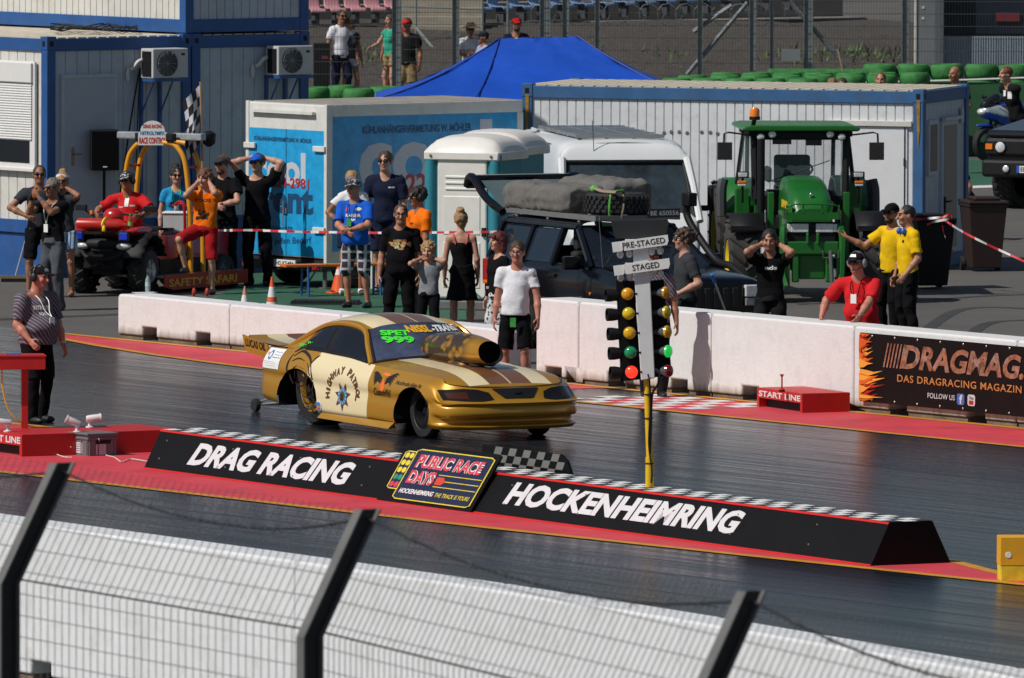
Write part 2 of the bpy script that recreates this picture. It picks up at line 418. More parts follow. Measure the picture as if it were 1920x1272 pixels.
# start line chequers: red ground with white squares, both sides of the near lane
def chequer(name, t0, v0, nt_, nv, a, z):
    b = MB()
    for i in range(nt_):
        for j in range(nv):
            if (i + j) % 2 == 0: b.poly([(t0 + i * a, v0 - (j + 1) * a, 0), (t0 + (i + 1) * a, v0 - (j + 1) * a, 0), (t0 + (i + 1) * a, v0 - j * a, 0), (t0 + i * a, v0 - j * a, 0)])
    return struct(b.build(name, M_wht, loc=(O_.x, O_.y, z), rot=(0, 0, TRK)))
sheet("start_strip_red", [(2.05, -.3), (3.0, -1.78), (4.6, -1.82), (4.6, -.16), (2.4, -.16)], .007, M_red, 1)
chequer("start_strip_white", 2.05, -.2, 8, 5, .32, .011)
# median between the lanes
sheet("median_red", [(-60, -13.6), (-60, -9.6), (6, -9.68), (12.5, -10.55), (24.9, -12.12), (27.6, -12.98), (27.7, -13.12), (25.2, -13.3), (19, -13.58), (9, -13.72)], .008, M_red, 1)
ribbon("yellow_line", [(-60, -9.55), (6, -9.62), (12.5, -10.5), (24.9, -12.06), (27.6, -12.94)], .15, .012, M_yel)
ribbon("yellow_line", [(-60, -13.7), (9, -13.76), (19, -13.6), (25.2, -13.28), (27.8, -13.12)], .15, .0125, M_yel)
chequer("start_strip_white", 4.2, -9.75, 9, 5, .30, .011)
sheet("start_strip_white", [(6.0, -12.72), (7.4, -12.72), (7.4, -13.3), (6.0, -13.3)], .0115, M_wht, 1)
# painted paddock behind the low wall
g = [(250, 612), (330, 556), (402, 560), (480, 512), (620, 500), (905, 482), (925, 560), (893, 575), (878, 640), (640, 640)]
sheet("paddock_green", [at(*q) for q in g], .004, M_green)
sheet("paddock_green", [at(*q) for q in [(1800, 349), (1990, 343), (1990, 308), (1800, 300)]], .004, M_green)
sheet("paddock_line", [at(*q) for q in [(1800, 355), (1990, 348), (1990, 344), (1800, 350)]], .008, M_wht)
M_mark = mat("tyre_mark", (.04, .04, .042), .8, var=.3, scale=2)
sheet("paddock_line", [at(*q) for q in [(-20, 598), (300, 586), (300, 588), (-20, 602)]], .004, M_mark)
def skid(px):
    p = crom([(q.x, q.y, 0) for q in (at(*a) for a in px)], 6); b = MB(); n = len(p)
    off = [Vector((-(p[min(i + 1, n - 1)] - p[max(i - 1, 0)])[1], (p[min(i + 1, n - 1)] - p[max(i - 1, 0)])[0], 0)).normalized() * .09 for i in range(n)]
    vs = [Vector(q) + o for q, o in zip(p, off)] + [Vector(q) - o for q, o in zip(p, off)]
    b.add([(v.x, v.y, .004) for v in vs], [(i + n, i + 1 + n, i + 1, i) for i in range(n - 1)])
    return struct(b.build("skid_mark", M_mark))
skid([(1735, 620), (1790, 585), (1850, 577), (1940, 580)]); skid([(1800, 650), (1850, 608), (1940, 600)]); skid([(1760, 562), (1840, 556), (1940, 552)])
# banked terrain below the stand, dry gravel with weeds
def bank():
    b = MB(); rows = []
    for j in range(15):
        y = 233.5 + j * 1.05; r = []
        for i in range(61):
            x = -16 + i * .55; k = min(1, max(0, (y - 234.5) / 9.5)); z = 1.05 * (k * k * (3 - 2 * k)) + .05 * math.sin(x * 2.3 + y) * math.sin(y * 3.1 + x * .7)
            r.append((x, y + .25 * math.sin(x * 1.7), z if j else -.05))
        rows.append(r)
    b.grid(rows)
    m = mat("gravel_bank", (.052, .043, .036), .95, var=.35, scale=7, bump=1.0, bscale=45, dirt=((.17, .15, .12), .7, 16))
    return struct(b.build("bank_terrain", m))
bank()
def weeds():
    b = MB()
    for px, py, n, w in [(1655, 70, 70, .34), (1590, 52, 40, .2), (1530, 58, 40, .22), (1475, 46, 30, .3), (1100, 58, 24, .3), (682, 78, 20, .25), (1250, 110, 24, .3)]:
        c = atY(px, py, 239.5)
        for _ in range(n):
            x = c.x + random.gauss(0, w); y = c.y + random.gauss(0, .5); k = min(1, max(0, (y - 234.5) / 9.5)); z = 1.05 * (k * k * (3 - 2 * k)) + .02
            h = random.uniform(.06, .2); a = random.uniform(0, 6.3); d = Vector((math.cos(a), math.sin(a), 0)) * h * .5; e = Vector((-d.y, d.x, 0)).normalized() * .025
            p = Vector((x, y, z)); b.add([p - e, p + e, p + d + Vector((0, 0, h))], [(0, 1, 2)])
    o = b.build("weeds", mat("weed_leaf", (.055, .11, .02), .7, var=.4, scale=9)); tag(o, "tufts of green weeds growing on the gravel bank", "weeds", None, 'stuff')
weeds()
# ================================================================== barriers
M_conc = mat("white_concrete", (.70, .69, .688), .72, var=.04, scale=1.6, bump=.22, bscale=22, dirt=((.42, .39, .36), .32, 4.5))
M_concfoot = mat("concrete_foot", (.20, .13, .085), .9, var=.4, scale=6, bump=.4, bscale=30)
def add_streaks(m, z0=.16, col=(.22, .12, .06), s=7.0):
    """rust and mud marks along the foot and run down streaks, part of the old paint"""
    n = m.node_tree.nodes; l = m.node_tree.links; b = n['Principled BSDF']; old = b.inputs['Base Color'].links[0].from_socket
    tc = n.new('ShaderNodeTexCoord'); sp = n.new('ShaderNodeSeparateXYZ'); l.new(tc.outputs['Object'], sp.inputs[0])
    mp = n.new('ShaderNodeMapping'); l.new(tc.outputs['Object'], mp.inputs[0]); mp.inputs['Scale'].default_value = (s, s, .7)
    z = n.new('ShaderNodeTexNoise'); z.inputs['Scale'].default_value = 1.5; z.inputs['Detail'].default_value = 8; l.new(mp.outputs[0], z.inputs[0])
    ma = n.new('ShaderNodeMath'); ma.operation = 'MULTIPLY_ADD'; l.new(sp.outputs[2], ma.inputs[0]); ma.inputs[1].default_value = -1.0 / z0; ma.inputs[2].default_value = 1.15
    mb = n.new('ShaderNodeMath'); mb.operation = 'ADD'; l.new(ma.outputs[0], mb.inputs[0]); l.new(z.outputs[0], mb.inputs[1])
    r = n.new('ShaderNodeMapRange'); l.new(mb.outputs[0], r.inputs[0]); r.inputs[1].default_value = .62; r.inputs[2].default_value = 1.35; r.inputs[4].default_value = .85
    x = n.new('ShaderNodeMix'); x.data_type = 'RGBA'; l.new(r.outputs[0], x.inputs[0]); l.new(old, x.inputs[6]); x.inputs[7].default_value = (*col, 1)
    z2 = n.new('ShaderNodeTexNoise'); z2.inputs['Scale'].default_value = 9; z2.inputs['Detail'].default_value = 4
    mp2 = n.new('ShaderNodeMapping'); l.new(tc.outputs['Object'], mp2.inputs[0]); mp2.inputs['Scale'].default_value = (1, 1, .16); l.new(mp2.outputs[0], z2.inputs[0])
    r2 = n.new('ShaderNodeMapRange'); l.new(z2.outputs[0], r2.inputs[0]); r2.inputs[1].default_value = .62; r2.inputs[2].default_value = .8; r2.inputs[4].default_value = .3
    y = n.new('ShaderNodeMix'); y.data_type = 'RGBA'; l.new(r2.outputs[0], y.inputs[0]); l.new(x.outputs[2], y.inputs[6]); y.inputs[7].default_value = (.42, .36, .32, 1)
    l.new(y.outputs[2], b.inputs['Base Color'])
add_streaks(M_conc)
def barrier(L, h, th, label, p, rz, notch=(.2, .2), ch=.05, group="white concrete barriers"):
    """long block, forklift slots in the foot, chamfered top, front face on local y = 0"""
    b = MB(); z0 = .05; s1, s2 = L * .22, L * .70; nw = .36; nh = .17
    o = [(.008, z0), (s1, z0), (s1, nh), (s1 + nw, nh), (s1 + nw, z0), (s2, z0), (s2, nh), (s2 + nw, nh), (s2 + nw, z0), (L - .008, z0), (L - .008, h - ch), (L - .03, h), (.03, h), (.008, h - ch)]
    b.prism(o, (0, 0, 0), (1, 0, 0), (0, 0, 1), (0, th, 0))
    m = MB(); 
    for a, c in ((.02, s1 - .01), (s1 + nw + .01, s2 - .01), (s2 + nw + .01, L - .02)):
        m.box(a, c, .03, th - .03, 0, .05)
    t = thing("concrete_barrier", label, "barrier", p, rz, group)
    b.build("block", M_conc, t, bevel=.028, seg=3); m.build("foot", M_concfoot, t)
    return t
v0 = .14
lb = [220, 429, 637, 934]
lbl = ["low white barrier at the left end, water bottle on top", "low white barrier behind the small faded cone and the traffic cone", "low white barrier right behind the gold race car roof"]
for a, b_, q in zip(lb, lb[1:], lbl):
    t0, t1 = tpx(a, v0, .3), tpx(b_, v0, .3)
    barrier(t1 - t0, .57, .5, q, tv(t0, v0), TRK)
rb = [1004, 1084, 1332, 1600, 1905, 2190, 2450]
lbl = ["short end piece of the tall white barrier beside the man in white", "tall white barrier behind the starting lights", "tall white barrier with the red start line box in front", "tall white barrier carrying the dark flame banner", "tall white barrier at the right edge of the picture", "tall white barrier beyond the right edge of the picture"]
for a, b_, q in zip(rb, rb[1:], lbl):
    t0, t1 = tpx(a, .08, .5), tpx(b_, .08, .5)
    barrier(t1 - t0, 1.0, .5, q, tv(t0, .08), TRK)
M_conc2 = mat("white_concrete_near", (.70, .715, .73), .7, var=.05, scale=1.2, bump=.2, bscale=20, dirt=((.42, .39, .35), .45, 2.6))
nw_ = [at(q, y, 1.35) for q, y in ((-260, 928), (0, 962), (630, 1048), (954, 1094), (1360, 1158), (1914, 1252), (2300, 1322))]
names = ["near white barrier behind the leftmost fence post", "near white barrier at the lower left, behind the fence wire", "near white barrier behind the middle fence post", "near white barrier right of the middle fence post", "near white barrier behind the right fence post", "near white barrier in the lower right corner"]
for i in range(6):
    a, b_ = nw_[i], nw_[i + 1]; d = b_ - a; ang = math.atan2(d.y, d.x); off = Vector((math.sin(ang), -math.cos(ang), 0)) * .4
    q = a + off; q.z = 0
    k = barrier(d.length, 1.35, .4, names[i], q, ang, group="near white barriers")
    for c in k.children:
        if c.name.startswith('block'): c.data.materials[0] = M_conc2
# ================================================================== near debris fence
M_steel = mat("grey_steel", (.12, .12, .118), .6, metal=.0, var=.15, scale=8, bump=.1)
M_wire = mat("fence_wire", (.20, .21, .22), .5, metal=.3, var=.1)
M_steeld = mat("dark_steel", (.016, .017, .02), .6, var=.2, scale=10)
def near_fence():
    t = thing("safety_fence", "blurred wire debris fence with three bent steel posts in the foreground", "fence", (0, 0, 0))
    tops = [(-590, 765, 69.5), (118, 868, 65), (690, 955, 61.6), (1410, 1108, 56.1), (2150, 1275, 51.5)]; H = 4.35; ps = []
    for px, py, Y in tops:
        p = atY(px, py, Y); ps.append((Vector((p.x, p.y, 0)), p.z))
    lean = V_ * .36; zb = .66
    for (p, h) in ps:
        b = MB(); base = p - lean; w2 = .062; fl = .038; th = .011
        def leg(o0, o1, z0, z1):
            def q(dv, dt, e): o = o0 if e == 0 else o1; return o + V_ * dv + T_ * dt + Vector((0, 0, z0 if e == 0 else z1))
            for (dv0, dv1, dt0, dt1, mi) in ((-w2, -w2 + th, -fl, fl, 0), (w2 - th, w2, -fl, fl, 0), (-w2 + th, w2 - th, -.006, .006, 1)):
                vs = [q(dv, dt, e) for e in (0, 1) for dt in (dt0, dt1) for dv in (dv0, dv1)]
                b.add(vs, [(0, 2, 3, 1), (4, 5, 7, 6), (0, 1, 5, 4), (2, 6, 7, 3), (0, 4, 6, 2), (1, 3, 7, 5)], mi)
        leg(base, base, 0, h - zb); leg(base, p, h - zb, h)
        b.build("post", [M_steel, M_steeld], t)  # webs near black, the shade between the flanges is in their colour
    for i in range(len(ps) - 1):
        (a, ha), (c, hc) = ps[i], ps[i + 1]; d = c - a; n = int(d.length / .092); b = MB(); off = V_ * .08
        for k in range(1, n):
            f = k / n; p = a + d * f + off; h = ha + (hc - ha) * f
            pts = [p - lean + Vector((0, 0, h - 3.0)), p - lean + Vector((0, 0, h - zb)), p + Vector((0, 0, h - .02))]
            b.tube(pts, .0029, 3, cap=False)
        for k in range(26):
            z = -3.0 + k * .12
            if z > -.02: break
            o = lean * (0 if z > -.001 else (-1 if z < -zb else z / zb))
            b.tube([a + o + off + Vector((0, 0, ha + z)), c + o + off + Vector((0, 0, hc + z))], .0029, 3, cap=False)
        b.build("mesh_panel", M_wire, t)
        b = MB(); s = Vector((0, 0, -.10))
        b.tube([a - lean + off + Vector((0, 0, ha - zb + .02)), c - lean + off + Vector((0, 0, hc - zb + .02))], .006, 5)
        m_ = (a + c) / 2
        pts = crom([a + Vector((0, 0, ha - .05)), a + d * .25 + Vector((0, 0, ha * .75 + hc * .25 - .16)), m_ + Vector((0, 0, (ha + hc) / 2 - .2)), a + d * .75 + Vector((0, 0, ha * .25 + hc * .75 - .17)), c + Vector((0, 0, hc - .05))], 6)
        b.tube(pts, .007, 5)
        for k in range(3, len(pts) - 2, 2):
            p = Vector(pts[k]); b.tube([p + Vector((.03, 0, .03)), p, p + Vector((-.02, 0, -.03))], .003, 3); b.tube([p + Vector((-.03, .02, .02)), p + Vector((.02, -.02, -.02))], .003, 3)
        b.build("barbed_wire", M_steeld, t)
near_fence()
# ================================================================== office containers
M_blue = mat("container_blue", (.018, .085, .27), .5, var=.16, scale=3, bump=.1, dirt=((.07, .06, .06), .35, 5))
M_blue2 = mat("container_blue_faded", (.030, .115, .27), .6, var=.2, scale=2.4, bump=.1, dirt=((.12, .09, .07), .4, 4))
M_panel = mat("container_white", (.68, .70, .72), .55, var=.06, scale=1.5, dirt=((.30, .29, .27), .35, 5))
M_panel2 = mat("container_cream", (.62, .61, .57), .55, var=.06, scale=1.5, dirt=((.40, .34, .27), .4, 4))
M_panel3 = mat("container_shaded", (.46, .52, .58), .55, var=.06, scale=1.2, dirt=((.15, .15, .15), .3, 3))  # for the faces turned from the sun, bluish shade put into the colour
M_roof = mat("container_roof", (.55, .50, .40), .8, var=.15, scale=3, dirt=((.25, .17, .1), .6, 5))
M_rub = mat("black_rubber", (.015, .015, .016), .7, var=.3, scale=8, bump=.2)
M_blk = mat("black_plastic", (.007, .007, .009), .6, var=.2, scale=6, spec=.3)
M_dglass = glass("dark_window", (.012, .014, .018), .05)
M_alu = mat("aluminium", (.55, .55, .55), .35, metal=.8, var=.06)
M_rust = mat("rust_yellow", (.30, .17, .02), .8, var=.5, scale=9)
def ribbed(b, L, z0, z1, pitch, dep, M, mi=0, groove=.02):
    """upright sheet along local x with pressed grooves"""
    x = [0.0]; y = [0.0]; n = max(1, int(round(L / pitch)))
    for k in range(n):
        a = L * k / n; e = L * (k + 1) / n
        x += [e - groove, e - groove * .75, e - groove * .25, e]; y += [0, dep, dep, 0]
    for i in range(len(x) - 1):
        b.add([M @ Vector((x[i], y[i], z0)), M @ Vector((x[i + 1], y[i + 1], z0)), M @ Vector((x[i + 1], y[i + 1], z1)), M @ Vector((x[i], y[i], z1))], [(0, 1, 2, 3)], mi)
def container(label, p, rz, L, D, z0, h, frame, mf, ms, group, pitch=.15, plinth=False):
    t = thing("office_container", label, "container", p, rz, group); z1 = z0 + h; w = .15; r = .19
    b = MB()
    for x in (0, L - w):
        for y in (0, D - w): b.box(x, x + w, y, y + w, z0, z1)
    for zz in ((z0 + .002, z0 + r), (z1 - r, z1 - .012)):
        b.box(w, L - w, .004, .09, *zz); b.box(w, L - w, D - .09, D - .004, *zz); b.box(.004, .09, w, D - w, *zz); b.box(L - .09, L - .004, w, D - w, *zz)
    for x in (0, L - w):      # corner castings with their holes
        b.box(x - .008, x + w + .008, -.008, w + .008, z1 - .17, z1 + .02); b.box(x - .008, x + w + .008, D - w - .008, D + .008, z1 - .17, z1 + .02)
    b.build("frame", frame, t, bevel=.008)
    b = MB()
    for x in (w / 2, L - w / 2): b.box(x - .03, x + .03, -.012, -.006, z1 - .12, z1 - .045)
    b.box(-.012, -.006, w / 2 - .03, w / 2 + .03, z1 - .12, z1 - .045); b.box(L + .006, L + .012, w / 2 - .03, w / 2 + .03, z1 - .12, z1 - .045)
    b.split("lifting_hole", M_blk, t)
    b = MB(); ribbed(b, L - 2 * w, z0 + r, z1 - r, pitch, .015, Matrix.Translation((w, .035, 0)))
    b.build("front_wall", mf, t, sharp=10)
    b = MB(); ribbed(b, D - 2 * w, z0 + r, z1 - r, pitch, .015, Matrix.Translation((.035, D - w, 0)) @ Matrix.Rotation(-math.pi / 2, 4, 'Z')); b.build("side_wall", ms, t, sharp=10)
    b = MB(); ribbed(b, D - 2 * w, z0 + r, z1 - r, pitch, .015, Matrix.Translation((L - .035, w, 0)) @ Matrix.Rotation(math.pi / 2, 4, 'Z')); b.build("side_wall", ms, t, sharp=10)
    b = MB(); b.box(w, L - w, D - .06, D - .03, z0 + r, z1 - r); b.build("back_wall", ms, t)
    b = MB(); n = int(L / .18)
    for k in range(n): b.box(.02 + (L - .04) * k / n, .02 + (L - .04) * (k + .8) / n, .02, D - .02, z1 - .03, z1 + .004)
    b.box(.02, L - .02, .02, D - .02, z1 - .05, z1 - .015); b.build("roof", M_roof, t)
    return t
# right hand container
aR = -.31286; dR = Vector((math.cos(aR), math.sin(aR), 0)); cR = Vector((5.89658, 167.7849, 0)); oR = cR - dR * 6.055
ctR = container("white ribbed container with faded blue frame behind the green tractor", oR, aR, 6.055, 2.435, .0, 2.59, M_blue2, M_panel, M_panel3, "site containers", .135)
b = MB(); x0 = 6.055 - .15 - 1.02
b.box(x0 - .25, x0 + 1.0, -.02, .05, 2.07, 2.15, 1); b.box(x0, x0 + .93, .012, .05, .2, 2.06, 0); b.box(x0 + .885, x0 + .9, -.002, .012, .2, 2.06, 2); b.box(x0 + .88, x0 + .90, -.015, .0, 1.5, 1.62, 2)
b.build("door", [mat("door_white", (.70, .71, .73), .5, var=.04), M_panel2, M_steeld], ctR, bevel=.006)
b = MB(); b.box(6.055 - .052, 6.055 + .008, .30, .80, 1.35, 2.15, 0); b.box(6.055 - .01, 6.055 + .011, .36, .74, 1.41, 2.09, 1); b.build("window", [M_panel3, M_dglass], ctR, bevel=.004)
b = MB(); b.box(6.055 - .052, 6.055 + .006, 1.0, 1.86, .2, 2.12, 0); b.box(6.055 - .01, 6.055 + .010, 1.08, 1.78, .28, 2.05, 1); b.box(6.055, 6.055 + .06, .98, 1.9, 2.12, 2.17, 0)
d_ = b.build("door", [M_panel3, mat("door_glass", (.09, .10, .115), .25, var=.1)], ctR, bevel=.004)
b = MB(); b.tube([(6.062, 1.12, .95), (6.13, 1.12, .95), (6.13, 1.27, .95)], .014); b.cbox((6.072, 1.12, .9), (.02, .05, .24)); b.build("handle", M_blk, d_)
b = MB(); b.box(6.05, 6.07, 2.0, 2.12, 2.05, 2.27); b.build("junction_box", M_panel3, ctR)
b = MB()                                              # rust run down the corner posts
for x in (.05, 5.955): b.add([(x, -.0105, 2.45), (x + .055, -.0105, 2.45), (x + .05, -.0105, 2.0), (x + .03, -.0105, 1.75), (x + .01, -.0105, 2.05)], [(0, 4, 3, 2, 1)])
b.split("rust_stain", M_rust, ctR)
b = MB()
for x in (1.0, 1.12, 2.15, 2.26, 2.38, 2.5, 2.72, 2.85, 2.96): b.lathe([(.03, 0), (.02, .002)], (x, .03, 1.93 + .01 * math.sin(x * 40)), (0, -1, 0), 8)
b.split("patch_mark", M_steel, ctR)
# left hand stack
aL = math.radians(38); dL = Vector((math.cos(aL), math.sin(aL), 0)); nL = Vector((-math.sin(aL), math.cos(aL), 0))
oA = at(88, 523); LA = along(358, oA + Vector((0, 0, 2)), dL)
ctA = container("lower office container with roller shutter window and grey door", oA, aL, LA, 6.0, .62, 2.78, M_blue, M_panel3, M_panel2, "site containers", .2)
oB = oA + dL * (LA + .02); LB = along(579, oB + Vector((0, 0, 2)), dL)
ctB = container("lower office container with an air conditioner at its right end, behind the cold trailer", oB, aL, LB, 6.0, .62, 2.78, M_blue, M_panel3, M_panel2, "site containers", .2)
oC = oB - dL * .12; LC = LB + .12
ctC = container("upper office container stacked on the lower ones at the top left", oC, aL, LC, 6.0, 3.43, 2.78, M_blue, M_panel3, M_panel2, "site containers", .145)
b = MB(); b.box(.05, LA - .03, .05, 5.9, 0, .61); b.box(LA + .03, LA + LB, .05, 5.9, 0, .61); b.build("plinth", M_blue, ctA)
# shutter window on the white end of the lower container (local x = 0 wall)
wx = -.02
b = MB(); W0, W1, Z0, Z1 = .32, 1.42, 1.62, 3.0
b.box(wx - .01, wx + .03, W0 - .06, W1 + .06, Z0 - .08, Z1 + .06, 0); b.box(wx - .05, wx, W0 - .02, W1 + .02, Z1 - .24, Z1 + .04, 0); b.box(wx - .04, wx + .02, W0 - .1, W1 + .1, Z0 - .12, Z0 - .07, 0)
wn = b.build("window", mat("upvc_white", (.70, .70, .68), .4, var=.03), ctA, bevel=.008)
b = MB(); b.box(wx - .016, wx - .012, W0 + .06, W1 - .06, Z0, Z0 + .34); b.build("pane", M_dglass, wn)
b = MB()
for k in range(22): z = Z0 + .32 + k * .036; b.add([(wx - .02, W0, z), (wx - .032, W0, z + .018), (wx - .02, W0, z + .036), (wx - .02, W1, z), (wx - .032, W1, z + .018), (wx - .02, W1, z + .036)], [(0, 3, 4, 1), (1, 4, 5, 2)])
b.build("shutter", mat("shutter_white", (.66, .66, .65), .45, var=.03), wn, sharp=10)
# grey door on the shaded front
def lxA(px, z, y=-.02): return along(px, oA + nL * y + Vector((0, 0, z)), dL)
b = MB(); x0, x1 = lxA(122, 2), lxA(215, 2); b.box(x0, x1, -.012, .06, .66, 2.82, 0); b.box(x0 - .05, x1 + .06, -.02, .05, 2.82, 2.88, 1); b.box(x0 - .05, x0, -.016, .05, .66, 2.82, 1); b.box(x1, x1 + .05, -.016, .05, .66, 2.82, 1)
dr = b.build("door", [mat("door_grey", (.40, .45, .50), .5, var=.04), M_panel3], ctA, bevel=.006)
b = MB(); b.cbox((x0 + .14, -.02, 1.72), (.04, .012, .26), mi=0); b.tube([(x0 + .14, -.02, 1.75), (x0 + .14, -.06, 1.75), (x0 + .26, -.06, 1.75)], .01); b.build("handle", mat("brass", (.30, .24, .13), .4, metal=.7), dr)
for px in (240, 474):
    b = MB(); o, c = (oA, ctA) if px < 360 else (oB, ctB); x = along(px, o + Vector((0, 0, 2.8)), dL); b.ball((x, .0, 2.86), (.035, .03, .11)); b.build("wall_lamp", M_panel2, c)
def ac(px0, px1, ytop, ybot, parent, o, label, pole):
    """outdoor unit on a blue bracket"""
    z1 = 3.2; P = o + nL * -.36
    x0 = along(px0, P + Vector((0, 0, 2.9)), dL); x1 = along(px1, P + Vector((0, 0, 2.9)), dL); q = P + dL * x0
    zt = hgt(ytop, Vector((q.x, q.y, 0))); zb = hgt(ybot, Vector((q.x, q.y, 0))); w = x1 - x0; h = zt - zb
    t = thing("air_conditioner", label, "air conditioner", (q.x, q.y, zb), aL, "air conditioners on the containers")
    b = MB(); b.box(0, w, 0, .3, 0, h); b.build("casing", mat("ac_white", (.50, .51, .51), .45, var=.05), t, bevel=.015)
    b = MB(); b.box(-.012, -.002, .04, .25, .03, h - .04); b.build("side_grille", M_blk, t)
    c = Vector((w * .40, -.004, h * .5)); r = min(h, w) * .43
    b = MB(); b.lathe([(r, 0), (r, .006), (r * .9, .008)], c, (0, -1, 0), 28); b.build("fan_recess", mat("ac_fan_dark", (.03, .034, .04), .5), t)
    b = MB()
    for k in range(1, 7): b.lathe([(r * k / 6.5, .010), (r * k / 6.5 - .004, .013)], c, (0, -1, 0), 28, cap=False)
    for k in range(12):
        a = k * math.pi / 6; b.tube([c + Vector((0, -.012, 0)), c + Vector((r * math.cos(a), -.012, r * math.sin(a)))], .003, 4)
    for k in range(3): b.add([c + Vector((0, -.009, 0)), c + Vector((r * .8 * math.cos(k * 2.1), -.009, r * .8 * math.sin(k * 2.1))), c + Vector((r * .8 * math.cos(k * 2.1 + .9), -.009, r * .8 * math.sin(k * 2.1 + .9)))], [(0, 2, 1)], 1)
    b.build("fan_grille", [mat("ac_grille", (.30, .31, .32), .5), mat("ac_fan_dark", (.03, .034, .04), .5)], t)
    b = MB(); b.box(w * .80, w * .90, -.003, 0, h * .76, h * .84); b.build("badge", M_steeld, t)
    b = MB()
    for x in (w * .02, w * .55):
        b.box(x, x + .045, .31, .355, -(zb - .62) if pole else -.62, -.004); b.box(x, x + .045, -.01, .34, -.045, -.004); b.tube([(x + .022, .02, -.04), (x + .022, .33, -.52)], .018, 4)
    b.box(w * .02, w, -.02, .03, -.044, -.005); b.build("bracket", M_blue, t)
    b = MB(); b.tube(crom([(.02, .26, h * .62), (-.06, .27, h * .55), (-.1, .33, h * .35), (-.14, .36, h * .3)], 5), .03, 8); b.build("pipe", M_panel2, t)
    return t
ac(287, 353, 92, 148, ctA, oA, "air conditioner on the left, above the chequered flag", True)
ac(522, 587, 87, 142, ctB, oB, "air conditioner on the right, above the cold trailer", False)
# cables down the wall, bits on the container roof
for px0, px1, px2, nm in ((262, 245, 222, "thick black cable running down from the left air conditioner to the loudspeaker"), (263, 258, 254, "thin black cable hanging straight down beside the grey container door")):
    b = MB(); z = (2.95, 2.2, 1.0); pts = [oA + dL * lxA(p, zz, -.05) + nL * -.05 + Vector((0, 0, zz)) for p, zz in zip((px0, px1, px2), z)]
    b.tube(crom(pts, 6), .012 if px1 < 250 else .008, 6); tag(b.build("cable", M_blk), nm, "cable")
b = MB(); ty = oA + dL * .2 + nL * 2.0
for k in range(5):
    pts = [at(95 + 18 * j, 57 + 4 * math.sin(j * 1.3 + k) + (j % 2), 3.44) for j in range(10)]; b.tube(crom([p + Vector((0, 0, .03 + .01 * k)) for p in pts], 3), .012, 5)
tag(b.build("cable", M_blk), "tangle of black cable lying on the container roof", "cable")
# ================================================================== far side: stand, fence, tyres, tent
M_galv = mat("galvanised", (.19, .215, .22), .6, metal=.1, var=.15, scale=4, dirt=((.07, .11, .06), .4, 2))
M_cgrey = mat("stand_concrete", (.21, .19, .165), .85, var=.15, scale=2, bump=.3)
M_drk = mat("stand_dark_and_shade", (.05, .055, .065), .8, var=.2)  # dark grey for brackets and shed wall, painted shade on the stand front
def stand_seats():
    t = thing("grandstand", "concrete terrace of the grandstand with steps and rails behind the fence", "grandstand", (0, 0, 0))
    b = MB()
    P0, P1 = Vector((-8, 244.6, 0)), Vector((8, 255.5, 0))
    d = (P1 - P0).normalized(); n = Vector((-d.y, d.x, 0)); L = (P1 - P0).length; M = Matrix.Translation(P0) @ Matrix.Rotation(math.atan2(d.y, d.x), 4, 'Z')
    for k in range(5): b.box(0, L, .5 + k * .85, 8, .2 if k == 0 else .9 + (k - 1) * .42, .9 + k * .42, 0, M)
    b.box(-8, 0, .3, 8, 0, .9, 0, M)
    b.build("terrace", M_cgrey, t)
    b = MB(); b.box(0, L, .42, .5, .30, .88, 0, M); b.build("seat_shade_board", M_drk, t)  # dark strip standing in for the shade below the seats
    b = MB(); s = atY(742, 20, 243); 
    for k in range(7):
        p = atY(742, 100 - k * 17, 241.5 + k * .5); q = atY(905, 98 - k * 17, 241.5 + k * .5); b.box(p.x, q.x, p.y, p.y + .55, max(-.1, p.z - .5), p.z)
    b.build("steps", mat("stair_concrete", (.30, .27, .215), .85, var=.15, scale=3), t)
    b = MB()
    for px in (742, 780, 905, 952):
        p = atY(px, 60, 241); b.tube([(p.x, p.y, 0), (p.x, p.y, 3.2)], .024, 6)
    p, q = atY(742, 12, 241), atY(905, 18, 241); b.tube([p, q], .02, 6); p, q = atY(780, 52, 241), atY(835, 118, 240); b.tube([p, q], .03, 6)
    b.build("handrail", M_galv, t)
    return d, n
sd_, sn_ = stand_seats()
seat_cols = {'pink': mat("seat_pink", (.52, .25, .27), .5, var=.06, scale=3), 'blue': mat("seat_blue", (.19, .31, .52), .5, var=.06, scale=3)}
def seat_proto(c):
    t = thing("stadium_seat", "", "seat"); w = .35
    rows = []
    for (y, z) in ((-.02, -.06), (.0, 0), (.05, .03), (.22, .02), (.36, .03), (.42, .10), (.45, .24), (.47, .38), (.47, .42)):
        rows.append([Vector((x * w / 2, y, z + (.02 * x * x if z < .1 else 0) - .015 * abs(x) ** 3)) for x in (-1, -.8, -.4, 0, .4, .8, 1)])
    b = MB(); b.grid(rows); o = b.build("shell", seat_cols[c], t, sharp=60); o.modifiers.new("s", 'SOLIDIFY').thickness = .012
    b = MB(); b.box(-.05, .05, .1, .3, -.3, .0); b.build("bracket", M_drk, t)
    return t
ORD = 'first second third fourth fifth sixth seventh eighth ninth tenth eleventh twelfth thirteenth fourteenth fifteenth sixteenth seventeenth eighteenth nineteenth twentieth'.split()
